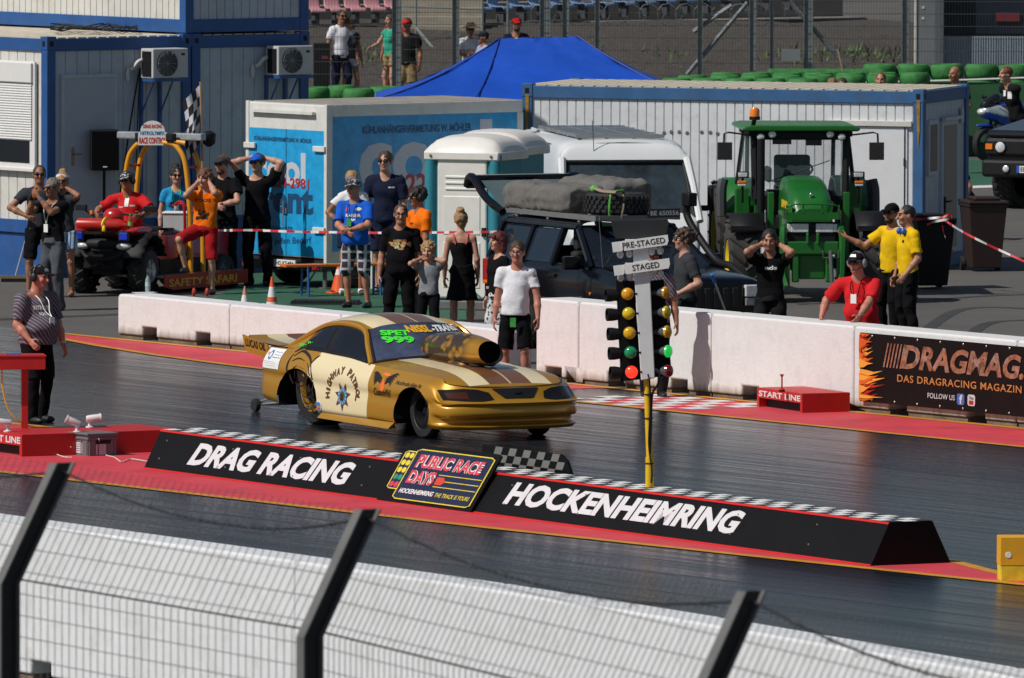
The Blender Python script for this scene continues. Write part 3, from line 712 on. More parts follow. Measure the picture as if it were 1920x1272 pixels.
def seat_row(c, px0, px1, pitch, ya, yb, Ya, Yb, lab, grp):
    n = int((px1 - px0) / pitch) + 1; pr = None
    for r in range(2):
        for i in range(n):
            f = i / max(1, n - 1); Y = Ya + (Yb - Ya) * f; p = atY(px0 + (px1 - px0) * f, ya + (yb - ya) * f, Y); p.z += r * .42 + .07; p.y += r * .85
            if r == 1 and p.z + .4 > 3: pass
            o = pr if pr is None else copy_tree(pr)
            if pr is None: pr = seat_proto(c); o = pr
            o.location = p; LB = 'lower' if r == 0 else 'upper'; o.rotation_euler = (0, 0, math.atan2(Yb - Ya, (atY(px1, 0, Yb) - atY(px0, 0, Ya)).x)); tag(o, f"{lab} {ORD[i]} from the left in the {LB} row behind the fence", "seat", grp)
seat_row('pink', 560, 748, 36.5, 27, 22, 243.4, 244.2, "faded pink stadium seat,", "pink stadium seats")
seat_row('blue', 915, 1490, 36.2, 23, -1, 245.2, 253.5, "light blue stadium seat,", "blue stadium seats")
# far wire fence
M_fw = mat("fence_wire_far", (.05, .055, .055), .5, var=.1)
def far_fence():
    t = thing("safety_fence", "tall grey wire fence on steel posts behind the green tyres", "fence", (0, 0, 0)); Y = 225.0
    b = MB(); xa, xb = atY(560, 0, Y).x, atY(1960, 0, Y).x; n = int((xb - xa) / .058)
    for k in range(n): x = xa + k * .058; b.tube([(x, Y, .15), (x, Y, 3.6)], .0026, 3, cap=False)
    b.build("mesh_panel", M_fw, t)
    b = MB()
    for k in range(14): b.tube([(xa, Y - .01, .25 + k * .24), (xb, Y - .01, .25 + k * .24)], .0055, 4, cap=False)
    b.build("line_wire", M_fw, t)
    for px, w in ((744, 18), (855, 14), (1022, 20), (1061, 13), (1120, 9), (1313, 10), (1412, 14), (1447, 7), (1516, 17), (1698, 14)):
        x = atY(px, 0, Y + .1).x; w = w / 97.5; b = MB()
        b.box(x - w / 2, x - w / 2 + .012, Y + .02, Y + .12, 0, 3.7); b.box(x + w / 2 - .012, x + w / 2, Y + .02, Y + .12, 0, 3.7); b.box(x - w / 2 + .012, x + w / 2 - .012, Y + .06, Y + .07, 0, 3.7); b.build("post", M_galv, t)
    for a, c in (((1402, 5), (1288, 140)), ((1480, 2), (1590, 130)), ((1372, 10), (1300, 60))):
        b = MB(); b.tube([atY(*a, Y + .15), atY(*c, Y + .15)], .045, 4); b.build("brace", M_galv, t)
    b = MB()      # coils of loose wire hung along the fence
    for px in range(1010, 1500, 34):
        c = atY(px, 28, Y + .3); b.tube([c + Vector((.22 * math.cos(a * .7) + a * .012, 0, .22 * math.sin(a * .7))) for a in range(10)], .006, 3, cap=False)
    b.build("wire_coil", M_galv, t)
    b = MB(); p, q = atY(1465, 92, Y - .05), atY(1500, 115, Y - .05); b.box(p.x, q.x, p.y - .02, p.y, q.z, p.z); b.build("sign_plate", M_galv, t)
far_fence()
# pillar and shed at the top right
def shed():
    t = thing("stand_building", "grey building with corrugated front and dark window band at the top right", "building", (0, 0, 0)); Y = 229.0
    X = lambda px: atY(px, 0, Y).x
    Z = lambda py: atY(1800, py, Y).z
    b = MB(); xa, xb = X(1766), X(2050); n = 60
    for k in range(n):
        x = xa + (xb - xa) * k / n; w = (xb - xa) / n; b.add([(x, Y, -.2), (x + w * .35, Y, -.2), (x + w * .5, Y + .03, -.2), (x + w * .85, Y + .03, -.2), (x + w, Y, -.2), (x, Y, Z(68)), (x + w * .35, Y, Z(68)), (x + w * .5, Y + .03, Z(68)), (x + w * .85, Y + .03, Z(68)), (x + w, Y, Z(68))], [(i, i + 1, i + 6, i + 5) for i in range(4)])
    b.build("corrugated_wall", mat("corrugated", (.30, .35, .40), .5, metal=.1, var=.08), t, sharp=10)
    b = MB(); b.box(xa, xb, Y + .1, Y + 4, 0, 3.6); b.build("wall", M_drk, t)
    b = MB(); b.box(xa + .05, xb, Y + .04, Y + .09, Z(64), Z(-60)); b.build("window", glass("shed_glass", (.015, .022, .035), .12), t)
    b = MB(); b.box(X(1868), X(1912), Y + .0, Y + .04, Z(40), Z(24)); b.build("red_panel", mat("dull_red", (.16, .02, .03), .6), t)
    b = MB(); b.box(X(1717), X(1752), Y - .4, Y - .1, 0, 3.8, 0); b.box(X(1714), X(1717.5), Y - .42, Y - .1, 0, 3.8, 1); b.box(X(1764), X(1769), Y - .2, Y, 0, 3.8, 1)
    for py in (13, 33): b.box(X(1727), X(1732), Y - .41, Y - .4, Z(py + 3), Z(py - 2), 1)
    b.build("pillar", [mat("pillar_grey", (.17, .19, .20), .7, var=.08), M_panel2], t)
shed()
b = MB(); p, q = atY(588, 82, 226.2), atY(618, 165, 226.2); b.box(p.x, q.x, p.y, p.y + .5, 0, p.z, 0); b.box(p.x + .16, p.x + .28, p.y - .005, p.y, p.z - .3, p.z - .24, 1)
tag(b.build("cabinet", [M_blk, mat("dull_red", (.2, .02, .03), .6)], bevel=.02), "black cabinet with a small red label behind the fence at the left", "cabinet")
# tyre barriers
M_tg = mat("tyre_green", (.028, .175, .035), .75, var=.3, scale=7, bump=.35, bscale=18, dirt=((.02, .05, .02), .6, 9))
M_tgd = mat("tyre_inside", (.008, .02, .008), .9)
def tyre_stack(p, r, n, lab, grp, h=.22, sq=1.0):
    t = thing("tyre_stack", lab, "tyres", p, random.uniform(0, 6), grp)
    for k in range(n):
        b = MB(); hh = h; z = k * h; dx, dy = random.uniform(-.02, .02), random.uniform(-.02, .02); f = [(r * .62, .05), (r * .66, .02), (r * .82, 0), (r * .95, .03), (r, .09), (r, hh - .09), (r * .95, hh - .03), (r * .82, hh), (r * .66, hh - .02), (r * .58, hh - .07), (r * .60, .08)]
        if k < n - 1 and k < n - 2: f = [(r * .82, 0), (r * .95, .03), (r, .09), (r, hh - .09), (r * .95, hh - .03), (r * .82, hh)]
        b.lathe(f, (dx, dy, z), (random.uniform(-.03, .03), random.uniform(-.03, .03), 1), 22, cap=False); b.build("tyre", M_tg, t)
    return t
lt = [(590, 167, 211, .30), (640, 166, 212, .27), (672, 165, 210.5, .29), (722, 164, 211.5, .29), (768, 164, 211, .29)]
for i, (px, py, Y, r) in enumerate(lt): p = atY(px, py, Y); p.z = 0; tyre_stack(p, r, 4, f"green painted tyre stack, {ORD[i]} from the left beside the blue tent", "left green tyre wall", .25)
for row, (Y, py) in enumerate(((203.0, 147), (204.3, 141), (205.6, 136))):
    x = (1268, 1300, 1360)[row]; i = 0
    while x < (1560, 1710, 1760)[row]:
        p = atY(x, py, Y); hz = p.z / 6; p.z = 0; tyre_stack(p, .27, 6, f"green tyre stack, {ORD[i]} from the left in the {('front', 'middle', 'back')[row]} row above the container roof", "middle green tyre wall", hz); x += 59; i += 1
x = 1650; i = 0
while x < 2000:
    p = atY(x, 112, 214); p.z = 0; tyre_stack(p, .31, 5, f"dark green tyre stack, {ORD[i]} from the left in the tall wall at the upper right", "right green tyre wall", .27); x += 63; i += 1
b = MB(); M_belt = mat("belt_green", (.012, .075, .024), .6, var=.25, scale=1.5, dirt=((.02, .05, .025), .5, 3))
a, c = atY(1440, 300, 207), atY(1990, 300, 206); d = c - a; d.z = 0; ang = math.atan2(d.y, d.x)
t = thing("green_barrier", "dark green belt covered barrier with a white rope along its top, behind the motorbike", "barrier", (a.x, a.y, 0), ang)
b.box(0, d.length, 0, .12, 0, 1.30); b.build("belt", M_belt, t, bevel=.02)
b = MB(); b.tube(crom([(0, -.02, 1.22), (1.5, -.03, 1.27), (3.2, -.03, 1.33), (5.4, -.03, 1.43)], 6), .018, 6); b.build("rope", M_panel2, t)
b = MB(); p, q = atY(1440, 140, 209.5), atY(1650, 122, 212); b.box(p.x, q.x, p.y, p.y + .5, 0, q.z); tag(b.build("green_barrier", M_tg, bevel=.05), "low green painted barrier bank behind the tyre stacks at the right", "barrier")
b = MB(); b.tube([atY(1571, 92, 206.8), atY(1582, 140, 206.8)], .018, 6); b.tube([atY(1582, 140, 206.8), atY(1583, 150, 206.8) - Vector((0, 0, 1))], .018, 6); tag(b.build("wooden_pole", mat("wood_pole", (.35, .24, .15), .6)), "wooden pole leaning behind the middle green tyres", "pole")
# blue pop up tent
def tent():
    Y0 = 178.0; zl = 2.02
    L = atY(700, 189, Y0); R_ = atY(1335, 187, Y0); w = R_.x - L.x; D = 3.4
    A, B = atY(937, 73, Y0 + D / 2), atY(1082, 69, Y0 + D / 2)
    t = thing("party_tent", "bright blue pop up tent roof behind the cold trailer", "tent", (L.x, Y0, 0)); o = Vector((L.x, Y0, 0))
    e0 = L.z; a, c = A - o, B - o; N = 14; b = MB()
    def sag(p, q, u, k=.10):
        r = p.lerp(q, u); r.z -= k * 4 * u * (1 - u); return r
    C = [Vector((0, 0, e0)), Vector((w, 0, e0)), Vector((w, D, e0)), Vector((0, D, e0))]
    for p0, p1, q0, q1 in ((C[0], C[1], a, c), (C[2], C[3], c, a), (C[3], C[0], a, a), (C[1], C[2], c, c)):
        rows = []
        for j in range(N + 1):
            v = j / N; r = []
            for i in range(N + 1):
                u = i / N; lo = sag(p0, p1, u, .05); hi = q0.lerp(q1, u); s_ = lo.lerp(hi, v); s_.z -= .16 * 4 * v * (1 - v) * (.55 + .2 * abs(2 * u - 1))
                s_.z += .014 * math.sin(u * 23 + v * 9) * math.sin(v * 3.1) + .012 * math.sin(v * 17 + u * 31); r.append(s_)
            rows.append(r)
        b.grid(rows)
    M_tent = mat("tent_blue", (.008, .070, .45), .45, var=.14, scale=1.6, bump=1.0, bscale=2.6, stretch=(.6, 1, 1.6))
    b.build("canopy", M_tent, t, sharp=25)
    b = MB()
    for p0, p1 in ((C[0], C[1]), (C[1], C[2]), (C[2], C[3]), (C[3], C[0])):
        b.grid([[sag(p0, p1, i / 12, .05) - Vector((0, 0, k * .13 + .02 * math.sin(i * 2.1) * k)) for i in range(13)] for k in range(3)])
    b.build("valance", M_tent, t)
    for p in C:
        b = MB(); b.tube([p + Vector((0, 0, -.02)), Vector((p.x, p.y, 0))], .02, 6); b.build("leg", M_alu, t)
    b = MB()
    for q, r in ((C[0], a), (C[1], c), (Vector((.66 * w * .45, 0, e0)), a)):
        b.tube([(q.lerp(r, k / 14) - Vector((0, 0, .16 * 4 * (k / 14) * (1 - k / 14) * .75 - .012))) for k in range(15)], .012, 5)
    b.split("seam", mat("tent_seam", (.004, .03, .22), .6), t)
tent()
p = atY(795, 184, 172.5)
b = MB(); b.ball((p.x, p.y, p.z - .06), (.24, .2, .10), 14); b.add([(p.x - .17, p.y - .2, p.z - .05), (p.x - .09, p.y - .2, p.z - .05), (p.x - .13, p.y - .17, p.z + .03)], [(0, 1, 2)], 1); b.tube([(p.x, p.y, p.z - .1), (p.x, p.y, 0)], .03, 6)
tag(b.build("parasol_cover", [M_blk, mat("orange_paint", (.75, .16, .02), .5)]), "black fabric top with an orange triangle showing over the cold trailer roof", "cover")
# ================================================================== the gold race car (x forward, y left)
GOLD = (.52, .255, .014); CREAM = (.80, .68, .42); BROWN = (.175, .075, .03)
def paint(name, side):
    m = bpy.data.materials.new(name); m.use_nodes = True; n = m.node_tree.nodes; l = m.node_tree.links; b = n['Principled BSDF']
    tc = n.new('ShaderNodeTexCoord'); sp = n.new('ShaderNodeSeparateXYZ'); l.new(tc.outputs['Object'], sp.inputs[0])
    def M(op, a, c=None, e=None):
        q = n.new('ShaderNodeMath'); q.operation = op
        for i, v in enumerate((a, c, e)):
            if v is None: continue
            if isinstance(v, (int, float)): q.inputs[i].default_value = v
            else: l.new(v, q.inputs[i])
        return q.outputs[0]
    X, Y, Z = sp.outputs; A = M('ABSOLUTE', Y)
    if side:
        dz = M('SUBTRACT', Z, .47); back = M('MULTIPLY_ADD', M('MULTIPLY', dz, dz), 1.1, -2.47)
        cream = M('MULTIPLY', M('MULTIPLY', M('GREATER_THAN', X, back), M('LESS_THAN', X, M('MULTIPLY_ADD', dz, .06, -1.07))), M('GREATER_THAN', Z, .16)); brown = None
    else:
        inx = M('LESS_THAN', X, .66)
        cream = M('MULTIPLY', M('MULTIPLY', M('GREATER_THAN', A, .27), M('LESS_THAN', A, .53)), inx)
        brown = M('MULTIPLY', M('MULTIPLY', M('LESS_THAN', A, .27), M('GREATER_THAN', A, .011)), inx)
        cream = M('MAXIMUM', cream, M('MULTIPLY', M('MULTIPLY', M('LESS_THAN', A, .011), inx), .75))
    nz = n.new('ShaderNodeTexNoise'); nz.inputs['Scale'].default_value = 900; l.new(tc.outputs['Object'], nz.inputs[0])
    fl = n.new('ShaderNodeMix'); fl.data_type = 'RGBA'; l.new(nz.outputs[0], fl.inputs[0]); fl.inputs[6].default_value = (*[c * .8 for c in GOLD], 1); fl.inputs[7].default_value = (*[c * 1.2 for c in GOLD], 1)
    out = fl.outputs[2]; met = None
    for f, c in ((cream, CREAM), (brown, BROWN)):
        if f is None: continue
        x = n.new('ShaderNodeMix'); x.data_type = 'RGBA'; l.new(f, x.inputs[0]); l.new(out, x.inputs[6]); x.inputs[7].default_value = (*c, 1); out = x.outputs[2]
        met = f if met is None else M('MAXIMUM', met, f)
    l.new(out, b.inputs['Base Color']); l.new(M('MULTIPLY_ADD', met, -.36, .36), b.inputs['Metallic'])
    b.inputs['Roughness'].default_value = .36; b.inputs['Coat Weight'].default_value = .7; b.inputs['Coat Roughness'].default_value = .09
    return m
M_pside, M_ptop = paint("gold_paint_door", True), paint("gold_paint_stripes", False)
M_gold = mat("gold_paint", GOLD, .36, metal=.36, var=.1, scale=300, coat=.7)
M_blkdecal = mat("decal_black", (.018, .012, .008), .4, var=.1); M_brdecal = mat("decal_brown", (.13, .045, .02), .45, var=.05)
M_grn = mat("decal_green", (.06, .75, .04), .5, var=.03); M_yeld = mat("decal_yellow", (.80, .42, .02), .5, var=.03); M_whd = mat("decal_white", (.80, .80, .78), .5, var=.03)
M_blud = mat("decal_blue", (.03, .20, .55), .5, var=.05); M_orad = mat("decal_orange", (.85, .17, .03), .5, var=.05); M_tead = mat("decal_teal", (.03, .42, .42), .5, var=.05)
M_tyre = mat("race_tyre", (.017, .017, .018), .62, var=.3, scale=5, bump=.15); M_chrome = mat("chrome", (.7, .7, .7), .12, metal=1, var=.02)
M_wind = mat("car_glass_reflections", (.055, .068, .12), .05, var=.8, scale=1.6, spec=.6)  # blue mottling puts sky and cloud reflections into the colour
def race_car():
    ang = -1.06482; n_ = Vector((-math.sin(ang), math.cos(ang), 0)); C = Vector((-.98828, 131.58874, 0)) + n_ * .75
    t = thing("drag_race_car", "gold and cream drag racing car with a tall skull painted hood scoop, on the track", "race car", C, ang)
    def side(x, w, zb, zs, ws):
        h = zs - zb; f = (0, .07, .13, .25, .36, .5, .60, .72, .86, 1); i = (.035, .008, 0, 0, .004, .014, .004, .012, .05, None)
        return [(x, w - k if k is not None else ws, zb + h * q) for q, k in zip(f, i)]
    def front(x, y, k=1.0):
        z = (.135, .18, .195, .265, .285, .385, .41, .435, .475, .60 + (1 - k) * .07); ins = (.035, .0, .13 * k, .135 * k, -.004, -.006, .022, -.016, .05, .165)
        r = math.hypot(x * 1.0 + .25, y); u = ((x + .25) / r, y / r)
        return [(x - u[0] * q, y - u[1] * q, zz) for q, zz in zip(ins, z)]
    def rear(x, y):
        z = (.30, .34, .37, .42, .5, .56, .60, .68, .80, .885); ins = (.06, .03, 0, 0, 0, .03, .035, .05, .06, .09)
        return [(x + q, y, zz) for q, zz in zip(ins, z)]
    st = [rear(-3.93, 0), rear(-3.91, .38), rear(-3.86, .66), side(-3.72, .86, .29, .875, .75), side(-3.35, .92, .26, .885, .79), side(-2.9, .945, .23, .89, .815), side(-2.45, .945, .205, .885, .83), side(-2.05, .935, .185, .868, .832),
          side(-1.6, .918, .17, .848, .828), side(-1.15, .905, .165, .818, .812), side(-.7, .908, .16, .79, .795), side(-.3, .925, .158, .762, .78), side(.1, .93, .15, .728, .762), side(.4, .915, .142, .69, .738),
          front(.63, .86, .4), front(.79, .70, .8), front(.885, .42), front(.92, 0)]
    g = patch([[Vector(p) for p in s] for s in st], 7, 4)
    wheels = ((0, .29, .41, .31), (-2.72, .30, .50, .385))
    def arch(rows):
        V = [p.copy() for r in rows for p in r]; n = len(rows[0]); ins = []
        for p in V:
            k = False
            for cx, cz, R, Q in wheels:
                d = math.hypot((p.x - cx) / R, (p.z - cz) / Q)
                if d < 1 and abs(p.y) > .5: k = (cx, cz, d)
            ins.append(k)
        F = []
        for i in range(len(rows) - 1):
            for j in range(n - 1):
                q = (i * n + j, i * n + j + 1, (i + 1) * n + j + 1, (i + 1) * n + j)
                if all(ins[a] for a in q): continue
                F.append(q)
        used = {a for f in F for a in f}
        for a in used:
            if ins[a]:
                cx, cz, d = ins[a]; d = max(d, 1e-4); V[a].x = cx + (V[a].x - cx) / d; V[a].z = cz + (V[a].z - cz) / d
        return V, F
    V, F = arch(g); b = MB(); b.add(V, F, 0, True); b.add([(v.x, -v.y, v.z) for v in V], [f[::-1] for f in F], 0, True)
    band = b
    r6 = [s[-1] for s in st]
    hood = [[(-1.15, .812, .818), (-1.09, .62, .850), (-1.0, .36, .878), (-.95, 0, .89)], [(-.7, .795, .79), (-.66, .60, .838), (-.6, .34, .862), (-.58, 0, .87)], [(-.3, .78, .762), (-.28, .58, .806), (-.26, .33, .83), (-.25, 0, .838)],
            [(.1, .762, .728), (.13, .56, .765), (.15, .32, .785), (.16, 0, .79)], [(.40, .738, .69), (.45, .53, .70), (.47, .30, .71), (.48, 0, .713)], [(.52, .735, .635), (.655, .60, .617), (.725, .35, .605), (.755, 0, .60)]]
    ws_top = [(-1.66, .605, 1.165), (-1.60, .43, 1.222), (-1.55, .22, 1.248), (-1.535, 0, 1.256)]
    wsh = [[(-1.16, .79, .822), (-1.10, .61, .853), (-1.01, .36, .880), (-.955, 0, .892)], [(-1.40, .705, 1.0), (-1.34, .53, 1.048), (-1.27, .29, 1.077), (-1.235, 0, 1.088)], ws_top]
    roof = [ws_top, [(-2.0, .622, 1.218), (-1.98, .43, 1.285), (-1.97, .22, 1.318), (-1.97, 0, 1.328)], [(-2.42, .638, 1.195), (-2.42, .45, 1.272), (-2.42, .23, 1.308), (-2.42, 0, 1.318)], [(-2.76, .665, 1.10), (-2.78, .48, 1.205), (-2.8, .25, 1.245), (-2.8, 0, 1.255)]]
    rg = [roof[-1], [(-2.98, .70, 1.005), (-3.03, .5, 1.085), (-3.06, .26, 1.12), (-3.07, 0, 1.13)], [(-3.2, .76, .905), (-3.26, .54, .945), (-3.30, .28, .962), (-3.31, 0, .968)]]
    deck = [rg[-1], [(-3.42, .765, .89), (-3.5, .54, .91), (-3.54, .28, .92), (-3.56, 0, .925)], [(-3.70, .75, .877), (-3.77, .52, .89), (-3.82, .27, .895), (-3.84, 0, .895)]]
    P = lambda c, nu=6, nv=6: patch([[Vector(p) for p in r] for r in c], nu, nv)
    rail = [(-1.16, .80, .818), (-1.40, .712, 1.0), (-1.66, .612, 1.168), (-2.0, .63, 1.220), (-2.42, .645, 1.198), (-2.76, .672, 1.10), (-3.2, .765, .90)]
    low = [(-1.15, .812, .815), (-1.33, .818, .824), (-1.60, .828, .848), (-2.0, .832, .866), (-2.42, .83, .884), (-2.80, .815, .889), (-3.21, .79, .885)]
    gs = P([[Vector(a).lerp(Vector(c), f) + Vector((0, .022 * math.sin(math.pi * f), 0)) for f in (0, .35, .7, 1)] for a, c in zip(low, rail)], 6, 5)
    top = MB()
    for c in (hood, roof, rg, deck):
        k = P(c); top.grid(k, flip=False); top.grid(mirror(k), flip=True)
    band.grid(gs, flip=True); band.grid(mirror(gs))
    # decals draped over the near (right) flank and the glass
    bv = BVHTree.FromPolygons([Vector(v) for v in band.v], band.f)
    tv_ = BVHTree.FromPolygons([Vector(v) for v in top.v], top.f)
    wg = P(wsh, 8, 8); wm = MB(); wm.grid(wg); wm.grid(mirror(wg)); wv = BVHTree.FromPolygons([Vector(v) for v in wm.v], wm.f)
    def onside(p, off=.007):
        h = bv.ray_cast(Vector((p[0], -2, p[1])), Vector((0, 1, 0))); return Vector((p[0], (h[0].y if h[0] else -.9) - off, p[1]))
    def onfront(p, off=.008):
        h = bv.ray_cast(Vector((3, p[0], p[1])), Vector((-1, 0, 0))); return (h[0] if h[0] else Vector((.7, p[0], p[1]))) + Vector((off, 0, off * .4))
    def onwind(p, off=.008):
        h = wv.ray_cast(Vector((2, p[0], p[1])), Vector((-1, 0, 0))); return (h[0] if h[0] else Vector((-1.5, p[0], p[1]))) + Vector((off, 0, off))
    D = MB()
    def stroke(pts, w, mi, k=4):
        p = crom([(a, c, 0) for a, c in pts], k); n = len(p); up, dn = [], []
        for i in range(n):
            d = p[min(i + 1, n - 1)] - p[max(i - 1, 0)]; d = d / (np.linalg.norm(d) + 1e-9); f = w * (.35 + .65 * math.sin(math.pi * i / (n - 1))) / 2
            up.append(onside((p[i][0] - d[1] * f, p[i][1] + d[0] * f))); dn.append(onside((p[i][0] + d[1] * f, p[i][1] - d[0] * f)))
        D.add(up + dn, [(i, i + n, i + n + 1, i + 1) for i in range(n - 1)], mi)
    def blob(pts, mi, off=.007):
        c = (sum(p[0] for p in pts) / len(pts), sum(p[1] for p in pts) / len(pts)); n = len(pts); mid = [((p[0] + c[0]) / 2, (p[1] + c[1]) / 2) for p in pts]
        D.add([onside(c, off)] + [onside(p, off) for p in mid] + [onside(p, off) for p in pts], [(0, 1 + i, 1 + (i + 1) % n) for i in range(n)] + [(1 + i, 1 + n + i, 1 + n + (i + 1) % n, 1 + (i + 1) % n) for i in range(n)], mi)
    def stext(s, x, z, w, h, mi, bold=.015, shear=0, rot=0, off=.008):
        ca, sa = math.cos(rot), math.sin(rot); v, f, _ = text_mesh(s, bold, shear); D.add([onside((x + a * w * ca - c * h * sa, z + a * w * sa + c * h * ca), off) for a, c in v], f, mi)
    BK, BR, GR, YE, WH, BL, OR, TE, GO = range(9)
    word = "HIGHWAY PATROL"
    for i, ch in enumerate(word):      # arched lettering
        if ch == ' ': continue
        a = math.radians(186 - i * (192 / 13)); cx, cz = -1.64 + .29 * math.cos(a), .44 + .225 * math.sin(a) + .01
        r = a - math.pi / 2; w = .070 if ch not in 'IW' else (.028 if ch == 'I' else .094); h = .088
        stext(ch, cx - w / 2 * math.cos(r), cz - w / 2 * math.sin(r), w, h, BR, .04, 0, r)
    sx, sz = -1.64, .425
    star = []
    for i in range(14):
        a = math.pi / 2 + math.pi + i * math.pi / 7; r = .175 if i % 2 == 0 else .085; star.append((sx + r * math.cos(a), sz + r * .98 * math.sin(a)))
    blob(star, BR); circ = lambda r, x=sx, z=sz, n=22: [(x + r * math.cos(k * 2 * math.pi / n), z + r * math.sin(k * 2 * math.pi / n)) for k in range(n)]
    blob(circ(.098), BL, .009); blob(circ(.07), TE, .0105); blob(circ(.058), BR, .012); blob(circ(.02, sx - .005, sz + .012), BK, .0135); blob([(sx - .03, sz - .045), (sx + .03, sz - .045), (sx + .012, sz - .005), (sx - .012, sz - .005)], BK, .0135)
    for i in range(12):
        a = i * math.pi / 6 + .2; stext("I", sx + .084 * math.cos(a) - .004, sz + .084 * math.sin(a) - .01, .008, .02, WH, .01, 0, 0, .0105)
    stext("Handmade bikes by", -.40, .615, .62, .058, BK, .008, .25, -.06)
    stext("CustomPhil", -.92, .485, .42, .085, BK, .02, .3, -.02)
    for s_ in (-1, 1):
        for k in range(6): stroke([(-.72 + s_ * .05, .62 + k * .012), (-.72 + s_ * (.14 + .012 * k), .655 + k * .016), (-.72 + s_ * (.20 + .016 * k), .60 + k * .026)], .022, BK, 3)
    blob([(-.77, .55), (-.72, .52), (-.67, .55), (-.66, .66), (-.69, .60), (-.72, .70), (-.75, .60), (-.78, .67)], OR); blob([(-.80, .725), (-.74, .745), (-.64, .735), (-.60, .715), (-.68, .705)], OR)
    # airbrushed skull lines on the rear quarter
    ox, oz = -2.52, .42
    for pts, w in (([(-.36, .40), (-.26, .46), (-.10, .44), (.06, .38), (.14, .28)], .03), ([(-.40, .42), (-.44, .30), (-.42, .16), (-.34, .08)], .035), ([(.14, .28), (.18, .16), (.12, .04), (.16, -.04)], .03), ([(-.30, .10), (-.16, .06), (-.04, .10)], .022), ([(-.04, .10), (.02, .02), (.10, .04)], .03),
                   ([(-.12, -.04), (.0, -.06), (.14, -.03)], .02), ([(-.10, -.10), (.02, -.13), (.15, -.09)], .018), ([(-.08, -.16), (.04, -.2), (.15, -.16)], .018), ([(.15, -.03), (.17, -.14), (.13, -.25), (.05, -.28)], .022), ([(-.36, .34), (-.22, .38), (-.06, .36)], .014), ([(.10, .33), (.16, .40), (.22, .44)], .02), ([(-.2, .30), (-.30, .24), (-.31, .14)], .016), ([(.02, .34), (.10, .26), (.08, .16)], .014)):
        stroke([(ox + a, oz + c) for a, c in pts], w, BK)
    for k in range(6): stroke([(ox - .08 + k * .042, oz - .05), (ox - .075 + k * .042, oz - .19)], .012, BK, 3)
    blob([(ox - .26, oz + .23), (ox - .15, oz + .29), (ox - .03, oz + .27), (ox + .03, oz + .17), (ox - .08, oz + .10), (ox - .22, oz + .12)], BK); blob([(ox - .12, oz + .19), (ox - .09, oz + .21), (ox - .07, oz + .17)], GO, .0085); blob([(ox + .07, oz + .20), (ox + .13, oz + .23), (ox + .15, oz + .14), (ox + .09, oz + .12)], BK); blob([(ox + .0, oz + .04), (ox + .04, oz + .10), (ox + .08, oz + .03)], BK)
    for k in range(4): stroke([(ox - .42 + k * .05, oz + .44 + k * .02), (ox - .30 + k * .07, oz + .50 + k * .05), (ox - .20 + k * .07, oz + .50 + k * .062)], .035, BK, 4)
    # sponsor sheet, small badges
    for j in range(5):
        for i in range(5):
            q = [(-3.66 + (i + a) * .096, .645 + (j + c) * .046) for a, c in ((0, 0), (1, 0), (1, 1), (0, 1))]; D.add([onside(p, .007) for p in q], [(0, 1, 2, 3)], WH)
    blob(circ(.055, -3.50, .80, 14), BL, .009); blob(circ(.032, -3.50, .80, 14), WH, .010)
    for x, z, w, h, mi in ((-3.14, .83, .2, .014, BL), (-3.12, .80, .18, .012, BL), (-3.16, .765, .22, .02, BL), (-3.36, .80, .07, .03, OR), (-3.36, .72, .3, .008, BK), (-3.34, .70, .34, .008, BK), (-3.30, .675, .28, .008, BL)): stext("Motorsport Service"[:int(w * 70)], x - .26, z, w, h, mi, .01)
    blob(circ(.06, -2.17, .285, 16), WH, .008); blob(circ(.048, -2.17, .285, 16), BL, .0095); blob([(-2.21, .26), (-2.13, .26), (-2.14, .285), (-2.20, .285)], OR, .011)
    body = MB(); body.v = band.v; body.f = band.f; body.mi = band.mi; body.sm = band.sm
    nb = len(body.v); body.v += D.v; body.f += [tuple(i + nb for i in f) for f in D.f]; body.mi += [m_ + 1 for m_ in D.mi]; body.sm += D.sm
    body.build("body", [M_pside, M_blkdecal, M_brdecal, M_grn, M_yeld, M_whd, M_blud, M_orad, M_tead, M_gold], t, sharp=50)
    top.build("hood_and_roof", M_ptop, t, sharp=50)
    b = MB(); fr = MB()
    for s_ in (1, -1): fr.tube([(p[0], s_ * (p[1] + .006), p[2]) for p in crom(rail, 5)], [.034] * 31, 8)
    fr.build("roof_rail", M_gold, t)
    # windscreen with black edge and lettering
    wtx = MB(); wtx.v, wtx.f, wtx.mi, wtx.sm = wm.v, wm.f, wm.mi, wm.sm
    def wtext(s, y, z, w, h, mi, bold=.02, shear=0):
        v, f, _ = text_mesh(s, bold, shear); wtx.add([onwind((y + a * w, z + c * h)) for a, c in v], f, mi)
    zz = .43 + .02 - .0
    wtext("SPET", -.52, 1.115, .32, .055, 1, .05, .2); wtext("999", -.545, 1.035, .34, .072, 1, .05, .1); wtext("NISSL", -.22, 1.145, .31, .074, 2, .05, .1); wtext("-TRANS.", .10, 1.145, .40, .070, 3, .05, .1)
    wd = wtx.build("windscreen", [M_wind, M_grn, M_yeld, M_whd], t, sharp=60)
    e = MB()
    for s_ in (1, -1): e.tube([(p[0] + .004, s_ * (p[1] - .03), p[2] + .004) for p in crom([wsh[0][0], wsh[1][0], ws_top[0]], 8)], .022, 6)
    e.tube([(p[0] + .006, p[1], p[2] + .004) for p in crom([wsh[0][0], wsh[0][1], wsh[0][2], wsh[0][3], (wsh[0][2][0], -.36, wsh[0][2][2]), (wsh[0][1][0], -.61, wsh[0][1][2]), (wsh[0][0][0], -.79, wsh[0][0][2])], 6)], .02, 6)
    e.build("windscreen_seal", M_blk, wd)
    # side windows
    R0 = gs; nr = len(R0)
